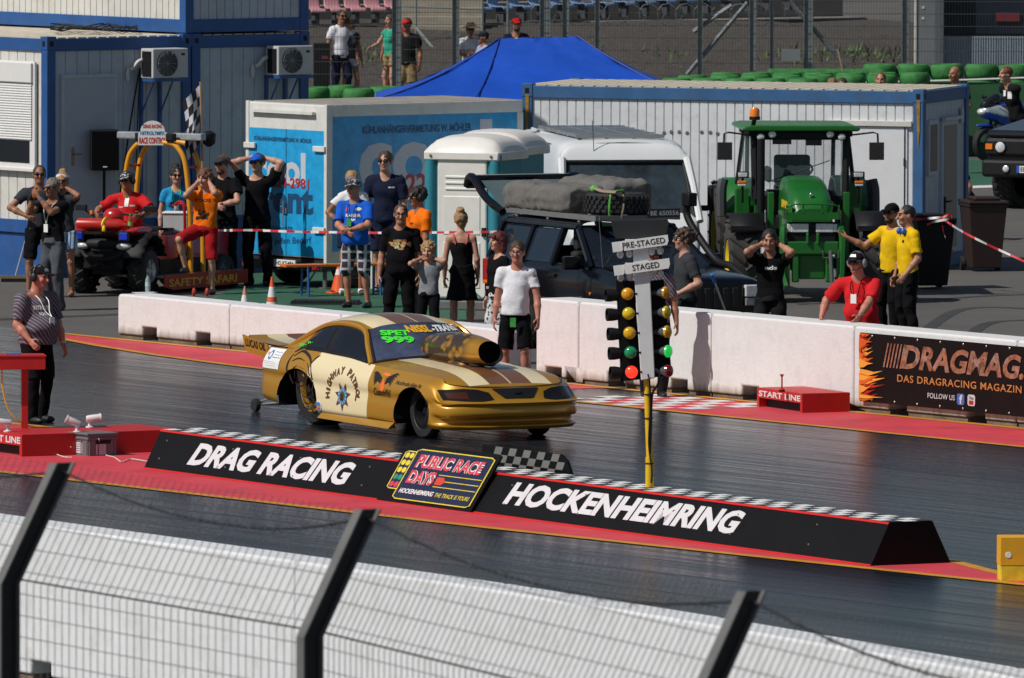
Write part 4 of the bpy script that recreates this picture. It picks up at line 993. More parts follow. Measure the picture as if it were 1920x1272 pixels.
    def overlay(i0, i1, f0, f1, off):
        rows = []
        for i in range(i0, i1 + 1):
            col = R0[i]; m_ = len(col) - 1; r = []
            for k in range(9):
                f = (f0 + (f1 - f0) * k / 8) * m_; a = int(min(f, m_ - 1)); p = col[a].lerp(col[a + 1], f - a); r.append(Vector((p.x, p.y + off, p.z)))
            rows.append(r)
        return rows
    for sgn in (-1, 1):
        fl = MB(); o = overlay(2, nr - 8, .04, .96, .008); o2 = overlay(3, 19, .14, .88, .012); o3 = overlay(21, nr - 10, .16, .86, .012)
        for q, mi in ((o, 0), (o2, 1), (o3, 1)):
            q = q if sgn > 0 else mirror(q); fl.grid(q, mi, flip=(sgn > 0))
        if sgn < 0:
            v, f, _ = text_mesh("999", .03); q = o3[6][4]
            fl.add([Vector((-2.72 + a * .25, -(.795 - c * .02) - .012, .925 + c * .07)) for a, c in v], f, 2)
            v, f, _ = text_mesh("SPET", .02); fl.add([Vector((-2.90 + a * .16, -(.795 - c * .01) - .012, .925 + c * .035)) for a, c in v], f, 2)
            fl.add([(-2.75, -.772, 1.0), (-2.55, -.762, 1.02), (-2.38, -.70, 1.13), (-2.46, -.70, 1.14), (-2.66, -.725, 1.09)], [(0, 1, 2, 3, 4)], 3)
        fl.build("side_window", [M_blk, glass('side_glass', (.009, .010, .014), .05), M_grn, M_brdecal], t, sharp=60)
    # lamps and grille draped on the nose
    def drape(top_, bot, n, mi, B):
        rows = []
        for k in range(5):
            f = k / 4; r = []
            for i in range(n + 1):
                u = i / n; ev = lambda P_: np.array([np.interp(u, np.linspace(0, 1, len(P_)), [p[j] for p in P_]) for j in (0, 1)])
                q = ev(top_) * (1 - f) + ev(bot) * f; r.append(onfront(q))
            rows.append(r)
        B.grid(rows, mi, flip=False)
    for s_ in (-1, 1):
        b = MB(); drape([(s_ * .85, .575), (s_ * .62, .592), (s_ * .47, .582), (s_ * .35, .548)], [(s_ * .84, .468), (s_ * .60, .458), (s_ * .47, .456), (s_ * .32, .475)], 18, 0, b); drape([(s_ * .80, .545), (s_ * .60, .56)], [(s_ * .79, .485), (s_ * .60, .482)], 6, 1, b)
        for i in range(len(b.v)):
            if i >= 95: b.v[i] = (b.v[i][0] + .003, b.v[i][1], b.v[i][2])
        b.build("headlight", [glass("smoked_lamp", (.012, .009, .008), .06), glass("smoked_amber", (.055, .014, .006), .08)], t)
    b = MB(); drape([(-.30, .592), (.30, .592)], [(-.18, .485), (.18, .485)], 12, 0, b); gr = b.build("grille", mat("grille_black", (.01, .01, .012), .45), t)
    b = MB(); q = onfront((0, .53), .014); b.ball((q.x, q.y, q.z), (.004, .05, .014), 10); b.ball((q.x, q.y + .045, q.z + .012), (.004, .016, .01), 8); b.build("emblem", M_blk, gr)
    # scoop
    sec = [(-1.44, .965, .075, .05), (-1.34, .975, .14, .10), (-1.05, .985, .195, .165), (-.65, 1.0, .225, .19), (-.3, .995, .215, .18), (-.02, .985, .185, .158), (.12, .975, .165, .140), (.19, .968, .158, .130)]
    rows = [[Vector((x + .05 * (-math.sin(a)) * (1 if i > 4 else 0), hw * math.cos(a) * (1 + .12 * max(0, -math.sin(a))) , zc + hh * math.sin(a))) for a in [2 * math.pi * k / 28 for k in range(29)]] for i, (x, zc, hw, hh) in enumerate(sec)]
    rows = patch(rows, 4, 1); b = MB(); b.grid(rows, 0, closed=False)
    b.add([r for r in rows[0]], [tuple(range(len(rows[0]) - 1))], 0)
    m_sc = bpy.data.materials.new("scoop_paint"); m_sc.use_nodes = True; n = m_sc.node_tree.nodes; l = m_sc.node_tree.links; pb = n['Principled BSDF']
    tc = n.new('ShaderNodeTexCoord'); sp = n.new('ShaderNodeSeparateXYZ'); l.new(tc.outputs['Object'], sp.inputs[0])
    nz = n.new('ShaderNodeTexNoise'); nz.inputs['Scale'].default_value = 7; nz.inputs['Detail'].default_value = 4; l.new(tc.outputs['Object'], nz.inputs[0])
    ad = n.new('ShaderNodeMix'); ad.data_type = 'RGBA'; ad.blend_type = 'ADD'; ad.inputs[0].default_value = .16; l.new(tc.outputs['Object'], ad.inputs[6]); l.new(nz.outputs['Color'], ad.inputs[7])
    vo = n.new('ShaderNodeTexVoronoi'); vo.feature = 'F1'; vo.inputs['Scale'].default_value = 7.5; l.new(ad.outputs[2], vo.inputs['Vector'])
    v2 = n.new('ShaderNodeTexVoronoi'); v2.feature = 'F1'; v2.inputs['Scale'].default_value = 21; l.new(ad.outputs[2], v2.inputs['Vector'])
    r1 = n.new('ShaderNodeMapRange'); l.new(vo.outputs['Distance'], r1.inputs[0]); r1.inputs[1].default_value = .24; r1.inputs[2].default_value = .46
    r2 = n.new('ShaderNodeMapRange'); l.new(v2.outputs['Distance'], r2.inputs[0]); r2.inputs[1].default_value = .46; r2.inputs[2].default_value = .16
    mx = n.new('ShaderNodeMath'); mx.operation = 'MAXIMUM'; l.new(r1.outputs[0], mx.inputs[0]); l.new(r2.outputs[0], mx.inputs[1])
    r3 = n.new('ShaderNodeMapRange'); l.new(sp.outputs[0], r3.inputs[0]); r3.inputs[1].default_value = .02; r3.inputs[2].default_value = -.16
    mu = n.new('ShaderNodeMath'); mu.operation = 'MULTIPLY'; l.new(mx.outputs[0], mu.inputs[0]); l.new(r3.outputs[0], mu.inputs[1])
    m5 = n.new('ShaderNodeMath'); m5.operation = 'MULTIPLY'; l.new(mu.outputs[0], m5.inputs[0]); m5.inputs[1].default_value = .94
    mc = n.new('ShaderNodeMix'); mc.data_type = 'RGBA'; l.new(m5.outputs[0], mc.inputs[0]); mc.inputs[6].default_value = (*GOLD, 1); mc.inputs[7].default_value = (.02, .012, .005, 1); l.new(mc.outputs[2], pb.inputs['Base Color'])
    me_ = n.new('ShaderNodeMath'); me_.operation = 'MULTIPLY_ADD'; l.new(m5.outputs[0], me_.inputs[0]); me_.inputs[1].default_value = -.45; me_.inputs[2].default_value = .5; l.new(me_.outputs[0], pb.inputs['Metallic'])
    pb.inputs['Roughness'].default_value = .34; pb.inputs['Coat Weight'].default_value = .8; pb.inputs['Coat Roughness'].default_value = .07
    sc = b.build("hood_scoop", m_sc, t, sharp=60)
    b = MB(); last = [Vector((p.x - .004, p.y * .96, .972 + (p.z - .972) * .96)) for p in rows[-1]]; deep = [Vector((p.x - .22, p.y * .9, .972 + (p.z - .972) * .9)) for p in rows[-1]]
    b.grid([last, deep]); b.add(deep, [tuple(range(len(deep) - 1))]); b.build("scoop_mouth", M_blk, sc)
    b = MB(); b.lathe([(.24, 0), (.20, .06), (.165, .12), (.17, .2)], (0, 0, 0), (0, 0, 1), 24)
    b.v = [(v[0] * 1.5 - .42, v[1], v[2] + .78) for v in b.v]; b.build("scoop_base", m_sc, sc)
    b = MB(); b.tube(crom([(-.02, -.16, .84), (.06, -.1, .82), (.08, 0, .83), (.06, .1, .82), (.0, .18, .85)], 5), .014, 6); b.build("fuel_hose", M_blk, sc)
    # wheels, wells, floor
    for cx, cz, R, Q in wheels:
        for s_ in (-1, 1):
            b = MB(); A = [math.radians(-16 + k * 212 / 30) for k in range(31)]
            b.grid([[Vector((cx + R * math.cos(a), s_ * y, cz + Q * math.sin(a))) for a in A] for y in (.91, .42)]); b.build("wheel_well", M_blk, t)
    def wheel(x, s_, R, w, y0, rr, ring):
        c = Vector((x, s_ * y0, R)); ax = Vector((0, s_, 0)); b = MB()
        b.lathe([(rr, -w), (R * .93, -w), (R, -w * .86), (R, -w * .14), (R * .985, -.03), (R * .93, 0), (rr + .015, .004), (rr, -.01)], c, ax, 40, cap=False); wh = b.build("wheel", M_tyre, t)
        b = MB(); b.lathe([(rr + .004, -.0), (rr - .045, .012), (rr - .055, -.02), (rr * .70, -.12), (.06, -.12), (.05, -.07), (0, -.065)], c, ax, 32, cap=False, mis=[0, 0, 1, 1, 1, 2, 2])
        for k in range(20 if ring else 6):
            a = k * 2 * math.pi / (20 if ring else 6); r = rr - .022 if ring else .075; b.ball(c + Vector((math.cos(a) * r, s_ * (.010 if ring else -.115), math.sin(a) * r)), .009, 6, 2)
        if not ring:
            for k in range(6): a = k * math.pi / 3; b.cbox(c + Vector((math.cos(a) * rr * .42, -s_ * .09, math.sin(a) * rr * .42)), (rr * .6, .03, .07), 0, 1, 0, -a)
        b.build("rim", [M_gold if ring else M_blk, M_blk, M_chrome], wh)
        if ring:
            b = MB(); b.lathe([(rr + .03, .0035), (rr + .015, .005)], c, ax, 40, cap=False); b.build("yellow_ring", M_yel, wh)
    for s_ in (-1, 1): wheel(0, s_, .31, .115, .775, .20, False); wheel(-2.61, s_, .415, .36, .80, .235, True)
    b = MB(); b.box(-3.5, .6, -.42, .42, .14, .52); b.box(-2.1, -.5, -.86, .86, .16, .6); b.build("underbody", M_blk, t)
    for s_ in (-1, 1):
        b = MB(); b.add([(-2.13, s_ * .93, .20), (-2.13, s_ * .985, .13), (-2.13, s_ * .9, .12), (-.42, s_ * .905, .18), (-.40, s_ * 1.0, .10), (-.44, s_ * .88, .10)], [(0, 1, 4, 3), (1, 2, 5, 4), (0, 2, 1), (3, 4, 5)]); b.build("side_skirt", M_gold, t)
    # wing, wheelie bar, parachute line
    wgm = MB(); rows = [[Vector((x, y, z)) for y in np.linspace(-.76, .76, 9)] for x, z in ((-3.50, .90), (-3.7, .905), (-3.95, .925), (-4.18, .955), (-4.24, .985), (-4.235, .935), (-3.9, .90), (-3.52, .88))]
    wgm.grid(rows); wg_ = wgm.build("rear_wing", M_ptop, t, sharp=45)
    for s_ in (-1, 1):
        b = MB(); b.prism([(-4.36, .985), (-4.29, .80), (-3.76, .735), (-3.73, .90)], (0, s_ * .775 - (.008 if s_ < 0 else -.008), 0), (1, 0, 0), (0, 0, 1), (0, .016, 0), 0)
        if s_ < 0: b.text("LUCAS OIL", (-4.27, -.786, .855), (.5, 0, -.035), (-.012, 0, .092), 1, .035)
        b.build("end_plate", [M_gold, M_blkdecal], wg_)
    b = MB(); b.tube([(-3.62, -.62, .80), (-3.70, -.60, .42)], .008, 5); b.tube([(-3.72, -.60, .60), (-3.66, -.6, .40)], .011, 5); b.build("strut", M_chrome, wg_)
    b = MB()
    for s_ in (-1, 1):
        b.tube([(-3.4, s_ * .30, .42), (-4.9, s_ * .26, .12)], .016, 6); b.tube([(-3.4, s_ * .30, .24), (-4.9, s_ * .26, .085)], .016, 6); b.tube([(-4.3, s_ * .28, .24), (-4.4, s_ * .27, .13)], .012, 5)
    b.tube([(-4.9, -.3, .09), (-4.9, .3, .09)], .02, 6); wb = b.build("wheelie_bar", M_alu, t)
    for s_ in (-1, 1): b = MB(); b.lathe([(.03, -.03), (.075, -.028), (.08, 0), (.075, .028), (.03, .03)], (-4.92, s_ * .31, .08), (0, 1, 0), 16); b.build("wheel", M_tyre, wb)
    b = MB()
    for s_ in (1, -1): b.tube(crom([(.515, s_ * .737, .642), (.652, s_ * .602, .624), (.722, s_ * .352, .612), (.752, 0, .607)], 5), .0035, 4)
    b.build("bonnet_gap", M_blk, t)
    for o in t.children_recursive:
        if o.type == 'MESH' and not any(o.name.startswith(k) for k in ('wheel', 'rim', 'yellow_ring')):
            for v in o.data.vertices: v.co.z -= .038 * min(1, max(0, (.35 - v.co.x) / .9)) * min(1, max(0, (v.co.z - .05) / .2))
    return t
race_car()
# ================================================================== parked vehicles
M_carblk = mat("car_black", (.004, .005, .008), .14, var=.15, scale=2, coat=.3, spec=.35)
M_white = mat("van_white", (.72, .74, .75), .3, var=.03, scale=2, coat=.4)
M_red_l = mat("tail_red", (.35, .015, .012), .25); M_amb = mat("amber_lens", (.75, .18, .01), .25); M_lens = mat("lamp_glass", (.72, .74, .75), .15, metal=.2, var=.2, scale=30)
def road_wheel(parent, c, R, w, s_, rimm, name="wheel", knob=0):
    b = MB(); c = Vector(c); ax = (0, s_, 0)
    b.lathe([(R * .62, -w), (R * .94, -w), (R, -w * .85), (R, -w * .15), (R * .94, 0), (R * .64, .0), (R * .6, -.02)], c, ax, 32, cap=False)
    if knob:
        for k in range(knob):
            a = 2 * math.pi * k / knob
            for j, f in enumerate((.2, .5, .8)): b.cbox(c + Vector((math.cos(a + j * .1) * R, -s_ * w * f, math.sin(a + j * .1) * R)), (.035, w * .26, R * 2.6 / knob), 0, 0, 0, -(a + j * .1))
    o = b.build(name, M_rub, parent)
    b = MB(); b.lathe([(R * .63, -.015), (R * .56, -.01), (R * .5, -.06), (R * .2, -.05), (R * .16, -.02), (0, -.015)], c, ax, 24, cap=False)
    b.build("rim", rimm, o)
def jeep():
    ang = math.radians(-64); d = Vector((math.cos(ang), math.sin(ang), 0)); n = Vector((-d.y, d.x, 0))
    o = Vector((-.36, 149.7, 0)) + n * .9            # rear right corner at y = -.9
    t = thing("offroad_car", "black offroad estate car with raised tailgate and loaded roof rack", "car", o, ang)
    # lower body: x forward from rear bumper 0 .. 4.45
    def sec(x, w, z0, zs, zt, wt): return [(x, -w + .05, z0), (x, -w, z0 + .2), (x, -w, z0 + .45), (x, -w + .015, zs - .12), (x, -w + .06, zs), (x, -wt, zt), (x, 0, zt + .015)]
    st = [sec(0, .84, .5, 1.08, 1.09, .7), sec(.06, .89, .48, 1.10, 1.11, .7), sec(1, .90, .46, 1.12, 1.13, .7), sec(2.9, .90, .46, 1.11, 1.12, .7), sec(3.1, .89, .46, 1.10, 1.135, .62), sec(4.0, .88, .46, 1.04, 1.08, .58), sec(4.38, .86, .48, .99, 1.03, .56), sec(4.44, .82, .5, .94, .95, .5)]
    g = patch([[Vector(p) for p in r] for r in st], 4, 2); b = MB(); b.grid(g, flip=True); b.grid(mirror(g)); b.add(g[-1] + [Vector((p.x, -p.y, p.z)) for p in g[-1]][::-1], [tuple(range(2 * len(g[-1])))]); b.add((g[0] + [Vector((p.x, -p.y, p.z)) for p in g[0]][::-1])[::-1], [tuple(range(2 * len(g[0])))])
    # cabin: pillars and roof only, glass between
    zr = 1.66
    rf = [[(x, y, z) for y, z in ((-w, zr - .09), (-w + .06, zr - .02), (-w + .25, zr + .01), (0, zr + .025))] for x, w in ((.10, .66), (.2, .69), (1.2, .70), (2.1, .69), (2.28, .66))]
    q = patch([[Vector(p) for p in r] for r in rf], 4, 3); b.grid(q, flip=True); b.grid(mirror(q)); b.build("body", M_carblk, t, sharp=45)
    gl = M_dglass; gls = glass("tinted_glass", (.012, .018, .03), .04)
    for s_ in (-1, 1):
        Pn = MB()
        for (xa, xb, wdt) in ((.12, .03, .05), (1.02, 1.0, .045), (1.86, 1.86, .05), (2.26, 2.98, .045)):
            Pn.tube([(xa, s_ * .66, zr - .08), (xb, s_ * .84, 1.11)], wdt, 6)
        Pn.tube([(.1, s_ * .68, zr - .07), (2.26, s_ * .68, zr - .07)], .035, 6); Pn.split("pillar", M_carblk, t)
        for i, (a0, a1, b0, b1, nm) in enumerate(((.2, .98, .1, .96, "rear_side_window"), (1.06, 1.82, 1.04, 1.82, "rear_door_window"), (1.9, 2.22, 1.9, 2.80, "front_door_window"))):
            w = MB(); w.add([(a0, s_ * .668, zr - .11), (a1, s_ * .668, zr - .11), (b1, s_ * .832, 1.13), (b0, s_ * .832, 1.13)], [(0, 3, 2, 1) if s_ < 0 else (0, 1, 2, 3)])
            if nm == "front_door_window": continue
            w.build(nm, gls, t)
        b = MB(); b.cbox((2.72, s_ * 1.0, 1.17), (.10, .24, .17)); b.cbox((2.74, s_ * .9, 1.12), (.06, .14, .05)); b.build("wing_mirror", M_carblk, t, bevel=.03)
        b = MB(); b.box(-.02, .12, s_ * .86 - .06, s_ * .86 + .06, .78, 1.10, 0); b.box(-.021, .121, s_ * .86 - .061, s_ * .86 + .061, .78, .84, 1); b.build("tail_lamp", [M_red_l, M_amb], t, bevel=.015)
        b = MB(); b.box(4.36, 4.50, s_ * .70 - .13, s_ * .70 + .13, .80, .95, 0); hl = b.build("headlight", M_lens, t, bevel=.015)
        b = MB(); b.box(4.36, 4.495, s_ * .70 - .13, s_ * .70 + .13, .69, .785); b.build("indicator", mat("indicator_clear", (.35, .33, .30), .2), t, bevel=.01)
        for x in (1.0, 3.55): road_wheel(t, (x, s_ * .88, .40), .40, .26, s_, M_steel, knob=26)
        b = MB(); b.box(.5, 2.9, s_ * .905 - .006, s_ * .905 + .006, .62, .70); b.build("side_moulding", M_blk, t)
        b = MB(); b.lathe([(.022, 0), (.02, .008)], (3.05, s_ * .895, .80), (0, s_, 0), 10); b.build("side_repeater", M_amb, t)
        for x in (1.12, 1.98): b = MB(); b.cbox((x, s_ * .905, .98), (.18, .03, .05)); b.build("handle", M_blk, t, bevel=.01)
    b = MB(); b.text("GRAND CHEROKEE", (2.20, -.903, .73), (.62, 0, 0), (0, 0, .035), 0, .02); b.build("lettering", M_alu, t)
    b = MB(); b.add([(2.26, -.62, zr - .06), (2.26, .62, zr - .06), (3.02, .80, 1.13), (3.02, -.80, 1.13)], [(0, 3, 2, 1)]); b.build("windscreen", glass("windscreen_glass", (.014, .02, .03), .04), t)
    b = MB(); b.box(4.44, 4.47, -.54, .54, .62, .95, 0); 
    for k in range(8): b.box(4.465, 4.485, -.52 + k * .13, -.44 + k * .13, .66, .92, 1)
    b.build("grille", [M_carblk, M_rub], t, bevel=.01)
    b = MB(); b.box(4.40, 4.62, -.88, .88, .38, .60); b.box(-.14, .05, -.86, .86, .42, .62); b.split("bumper", M_blk, t, .04)
    b = MB(); b.box(3.45, 3.85, -.5, -.28, 1.07, 1.10); 
    for k in range(7): b.box(3.48 + k * .05, 3.50 + k * .05, -.48, -.30, 1.095, 1.112, 1)
    b.build("bonnet_vent", [M_carblk, M_rub], t, bevel=.006)
    b = MB(); b.box(1.9, 2.08, -.62, -.18, .8, 1.28); b.box(1.86, 1.99, -.56, -.24, 1.28, 1.60); b.box(1.9, 2.08, .18, .62, .8, 1.28); b.box(1.86, 1.99, .24, .56, 1.28, 1.60); b.box(.9, 1.05, -.6, .6, .8, 1.3); b.box(2.75, 2.98, -.75, .75, .95, 1.12); b.split("seat_cushion", M_rub, t, .04)
    b = MB(); b.tube(crom([(2.62 + .06 * math.sin(k * .5236), .37 + .19 * math.cos(k * .5236), 1.16 + .18 * math.sin(k * .5236)) for k in range(13)], 2), .016, 6); b.build("steering_wheel", M_blk, t)
    # snorkel up the far pillar
    b = MB(); b.tube(crom([(3.8, .93, .98), (3.35, .95, 1.12), (2.95, .94, 1.18), (2.55, .86, 1.50), (2.36, .82, 1.72), (2.36, .82, 1.86)], 6), .05, 10); b.cbox((2.42, .82, 1.93), (.2, .13, .17)); b.build("snorkel", M_blk, t, bevel=.02)
    b = MB(); b.tube([(3.05, -.72, 1.12), (2.98, -.74, 1.75)], .004, 4); b.build("aerial", M_steel, t)
    # raised tailgate
    b = MB(); g = [[Vector((.12, y, 1.66)), Vector((-.30, y * .98, 1.80)), Vector((-.62, y * .95, 2.0)), Vector((-.78, y * .9, 2.02)), Vector((-.86, y * .88, 1.94))] for y in (-.74, -.62, 0, .62, .74)]
    fr_ = MB()
    for y in (-.74, .74): fr_.tube(crom([(.1, y * .93, 1.69), (-.28, y, 1.86), (-.62, y, 2.08), (-.80, y * .98, 2.10), (-.90, y * .96, 1.99)], 6), [.055] * 25, 8)
    fr_.tube([(-.88, -.72, 2.02), (-.88, .72, 2.02)], .07, 8); fr_.tube([(-.6, -.72, 2.09), (-.6, .72, 2.09)], .05, 8); fr_.box(-1.02, -.72, -.66, .66, 2.10, 2.125)
    fr_.build("tailgate", M_carblk, t)
    b = MB(); b.add([(-.0, -.66, 1.75), (-.58, -.68, 2.085), (-.58, .68, 2.085), (.0, .66, 1.75)], [(0, 1, 2, 3)]); b.build("tailgate_window", glass("pale_glass", (.10, .14, .15), .06), t)
    # roof rack
    b = MB()
    for y in (-.54, -.27, 0, .27, .54): b.box(-.05, 2.55, y - .03, y + .03, 1.80, 1.83)
    for k in range(14): b.box(.0 + k * .19, .09 + k * .19, -.54, .54, 1.775, 1.80)
    b.box(-.08, 2.6, -.60, -.545, 1.765, 1.83); b.box(-.08, 2.6, .545, .60, 1.765, 1.83); b.box(2.55, 2.61, -.545, .545, 1.775, 1.83)
    for x in (.3, 1.2, 2.1):
        for y in (-.57, .57): b.box(x - .03, x + .03, y - .02, y + .02, 1.56, 1.756)
    b.v = [(v[0], v[1], v[2] - .08 if v[2] > 1.7 else v[2]) for v in b.v]; b.build("roof_rack", mat("rack_grey", (.20, .20, .21), .45, metal=.3), t)
    b = MB(); b.box(2.62, 2.635, .14, .58, 1.72, 1.83, 0); b.text("BE 650556", (2.637, .16, 1.745), (0, .40, 0), (0, 0, .06), 1, .02); b.build("number_plate", [mat("plate_black", (.03, .03, .032), .4), M_whd], t)
    # luggage
    R = Matrix.Rotation(ang, 3, 'Z')
    def loc(x, y, z): return o + R @ Vector((x, y, z))
    M_bag = mat("canvas_grey", (.125, .120, .112), .9, var=.14, scale=5, bump=.55, bscale=9)
    def bag(lab, x0, x1, y0, y1, h, straps, seed):
        s = SDF((x0 - .1, y0 - .1, 1.75), (x1 + .1, y1 + .1, 1.83 + h + .12), .016); r = .06; n_ = 9
        for i in range(n_):
            x = x0 + r + (x1 - x0 - 2 * r) * i / (n_ - 1); f = 1 - .14 * any(abs(x - q) < .1 for q in straps)
            for y in np.linspace(y0 + r, y1 - r, 5):
                for z in np.linspace(1.835 + r, 1.835 + (h - r) * f, 4): s.ell((x, y, z), (.15, r + .06, r + .035), k=.06)
        s.crease(.010, 17, seed); q = s.build("luggage_bag", M_bag, None, loc=(o.x, o.y, -.085), rot=(0, 0, ang)); tag(q, lab, "luggage bag", "grey bags on the car roof")
        b = MB()
        for x in straps:
            pr = [(x, y0 - .035, 1.84), (x, y0 - .04, 1.84 + h * .5), (x, y0 + .05, 1.84 + h * .93), (x, (y0 + y1) / 2, 1.84 + h * .97), (x, y1 - .05, 1.84 + h * .93), (x, y1 + .04, 1.84 + h * .5), (x, y1 + .035, 1.84)]
            b.tube(crom(pr, 4), .009, 5)
        b.build("strap", mat("strap_grey", (.2, .2, .19), .8), q)
    bag("long grey canvas roll strapped on the near side of the car roof", -.02, 1.68, -.56, -.06, .30, (.34, .82), 3)
    bag("second grey canvas bag on the far side of the car roof rack", .4, 1.78, .02, .54, .37, (.9, 1.4), 8)
    b = MB(); Rr = .40
    b.lathe([(.2, 1.85), (Rr * .9, 1.845), (Rr, 1.88), (Rr, 2.07), (Rr * .9, 2.105), (.22, 2.10), (.2, 2.0)], (0, 0, 0), (0, 0, 1), 36, cap=False)
    for k in range(30):
        a = k * 2 * math.pi / 30
        for j in range(4): b.cbox((math.cos(a + j * .1) * Rr, math.sin(a + j * .1) * Rr, 1.89 + j * .056), (.045, .05, .038), a + j * .1)
    w = loc(2.22, -.12, 0); q = b.build("spare_tyre", M_rub, None, loc=(w.x, w.y, -.085), rot=(0, 0, ang)); tag(q, "knobbly spare tyre lying on the roof rack, tied with green straps", "tyre")
    b = MB(); b.tube(crom([(.30, -.24, 1.80), (.33, -.26, 1.95), (.29, -.22, 2.10), (.1, -.05, 2.13), (-.2, .2, 2.12)], 5), .016, 5); b.build("strap", mat("strap_green", (.10, .42, .06), .7), q)
    b = MB(); b.tube(crom([(-.40, -.1, 2.12), (-.2, -.2, 2.15), (.15, -.25, 2.13), (.42, -.2, 2.13)], 5), .024, 6); b.tube(crom([(.38, -.12, 1.80), (.41, -.10, 1.95), (.36, -.08, 2.10)], 5), .014, 5); b.build("cloth_strap", mat("strap_beige", (.28, .22, .16), .8), q)
    b = MB(); b.ball((-.38, -.12, 2.14), (.09, .05, .05), 10); b.tube([(-.45, -.1, 2.11), (-.3, -.14, 2.17)], .03, 6); b.build("strap_knot", mat("strap_green", (.10, .42, .06), .7), q)
jeep()
def van():
    f = at(1185, 500, 0); f = Vector((f.x, 160.6, 0)); ang = math.radians(-80.5)
    d = Vector((math.cos(ang), math.sin(ang), 0)); L = 5.0
    t = thing("panel_van", "white high roofed van with solar panels on its roof, parked behind the black car", "van", f - d * L, ang)
    H = 2.12; 
    def ring(x, w, zt, wt, zb=.35): return [(x, -w + .04, zb), (x, -w, zb + .35), (x, -w, 1.15), (x, -w + .02, 1.45), (x, -wt - .03, zt - .22), (x, -wt + .10, zt - .035), (x, -wt * .5, zt), (x, 0, zt + .015)]
    st = [ring(0, .94, H, .84), ring(.05, .97, H, .88), ring(2.6, .97, H, .88), ring(3.45, .97, H, .88), ring(3.75, .97, H - .05, .87)]
    g = patch([[Vector(p) for p in r] for r in st], 4, 3); b = MB(); b.grid(g, flip=True); b.grid(mirror(g)); b.add((g[0] + mirror([g[0]])[0][::-1])[::-1], [tuple(range(2 * len(g[0])))])
    # sloping brow, then bonnet
    last = [p for p in g[-1]]; n = len(last); brow = []
    for k in range(6):
        u = k / 5; r = []
        for p in last:
            z = p.z; x = p.x + .22 * u * max(0, (z - 1.4)) / .9 if False else p.x
            r.append(Vector((p.x + .18 * u, p.y, min(p.z, H - .05 - .10 * u - .12 * u * u))))
        brow.append(r)
    b.grid(brow, flip=True); b.grid(mirror(brow))
    bon = [[(3.93, -.95, .35), (3.93, -.97, .75), (3.93, -.96, 1.05), (3.93, -.88, 1.22), (3.93, -.45, 1.25), (3.93, 0, 1.26)], [(4.5, -.93, .35), (4.5, -.95, .75), (4.5, -.94, .98), (4.5, -.84, 1.10), (4.5, -.42, 1.13), (4.5, 0, 1.14)], [(4.95, -.85, .35), (4.95, -.87, .65), (4.93, -.86, .8), (4.9, -.76, .92), (4.92, -.38, .95), (4.93, 0, .96)], [(5.0, -.8, .35), (5.02, -.8, .55), (5.02, -.78, .66), (5.0, -.68, .74), (5.02, -.34, .76), (5.03, 0, .77)]]
    q = patch([[Vector(p) for p in r] for r in bon], 5, 3); b.grid(q, flip=True); b.grid(mirror(q)); b.add([p for p in q[-1]] + mirror([q[-1]])[0][::-1], [tuple(range(2 * len(q[-1])))])
    b.build("body", M_white, t, sharp=40)
    b = MB(); zt = H - .30; rows = [[Vector((3.90 + .62 * f_ + .06 * (1 - (y / .8) ** 2), y * (.96 + .06 * f_), zt - .80 * f_)) for y in np.linspace(-.86, .86, 13)] for f_ in np.linspace(0, 1, 7)]
    b.grid(rows); b.build("windscreen", mat("van_glass", (.03, .042, .05), .05, var=.7, scale=1.5), t)
    b = MB()
    for s_ in (-1, 1): b.tube([(3.90, s_ * .88, zt + .04), (4.2, s_ * .92, 1.5), (4.55, s_ * .95, 1.02)], [.06, .05, .05], 8)
    b.split("pillar", M_white, t)
    b = MB(); b.tube([(r.x + .02, r.y, r.z) for r in rows[0]], .03, 6); b.tube([(r[0].x + .015, r[0].y, r[0].z) for r in rows], .025, 6); b.tube([(r[-1].x + .015, r[-1].y, r[-1].z) for r in rows], .025, 6); b.build("windscreen_seal", M_blk, t)
    b = MB(); b.tube([(4.52, -.3, 1.18), (4.2, .25, 1.45)], .008, 4); b.cbox((4.62, .35, 1.16), (.2, .3, .05)); b.cbox((4.58, .1, 1.15), (.14, .2, .02), .4, 1); b.build("dashboard_paper", [M_panel2, M_whd], t)
    for s_ in (-1, 1):
        b = MB(); b.add([(1.2, s_ * .972, 1.30), (2.6, s_ * .972, 1.30), (2.6, s_ * .905, 1.80), (1.2, s_ * .905, 1.80)], [(0, 1, 2, 3) if s_ < 0 else (0, 3, 2, 1)])
        b.add([(2.95, s_ * .975, 1.22), (3.85, s_ * .975, 1.22), (3.72, s_ * .895, 1.86), (2.95, s_ * .895, 1.86)], [(0, 1, 2, 3) if s_ < 0 else (0, 3, 2, 1)]); b.split("side_window", glass("van_side_glass", (.05, .10, .16), .05), t)
        b = MB(); b.cbox((4.02, s_ * 1.26, 1.32), (.12, .22, .36)); b.cbox((4.02, s_ * 1.06, 1.18), (.08, .26, .08)); b.build("wing_mirror", M_blk, t, bevel=.04)
        for x in (.9, 4.15): road_wheel(t, (x, s_ * .95, .34), .34, .22, s_, M_steel)
        b = MB(); b.box(4.80, 4.99, s_ * .68 - .14, s_ * .68 + .14, .72, .90); b.build("headlight", M_lens, t, bevel=.03)
        b = MB(); b.tube([(.1, s_ * .66, H + .012), (3.72, s_ * .66, H - .06), (3.92, s_ * .66, H - .40)], .018, 5); b.build("roof_rail", M_white, t)
    b = MB(); b.text("www.imme-guitar.de", (.35, -.885, 1.94), (1.2, .02, 0), (0, .02, .10), 0, .01); b.build("lettering", M_steel, t)
    b = MB(); b.box(.9, 2.9, -.862, -.857, 2.02, 2.035); b.build("gutter", M_steeld, t)
    b = MB()
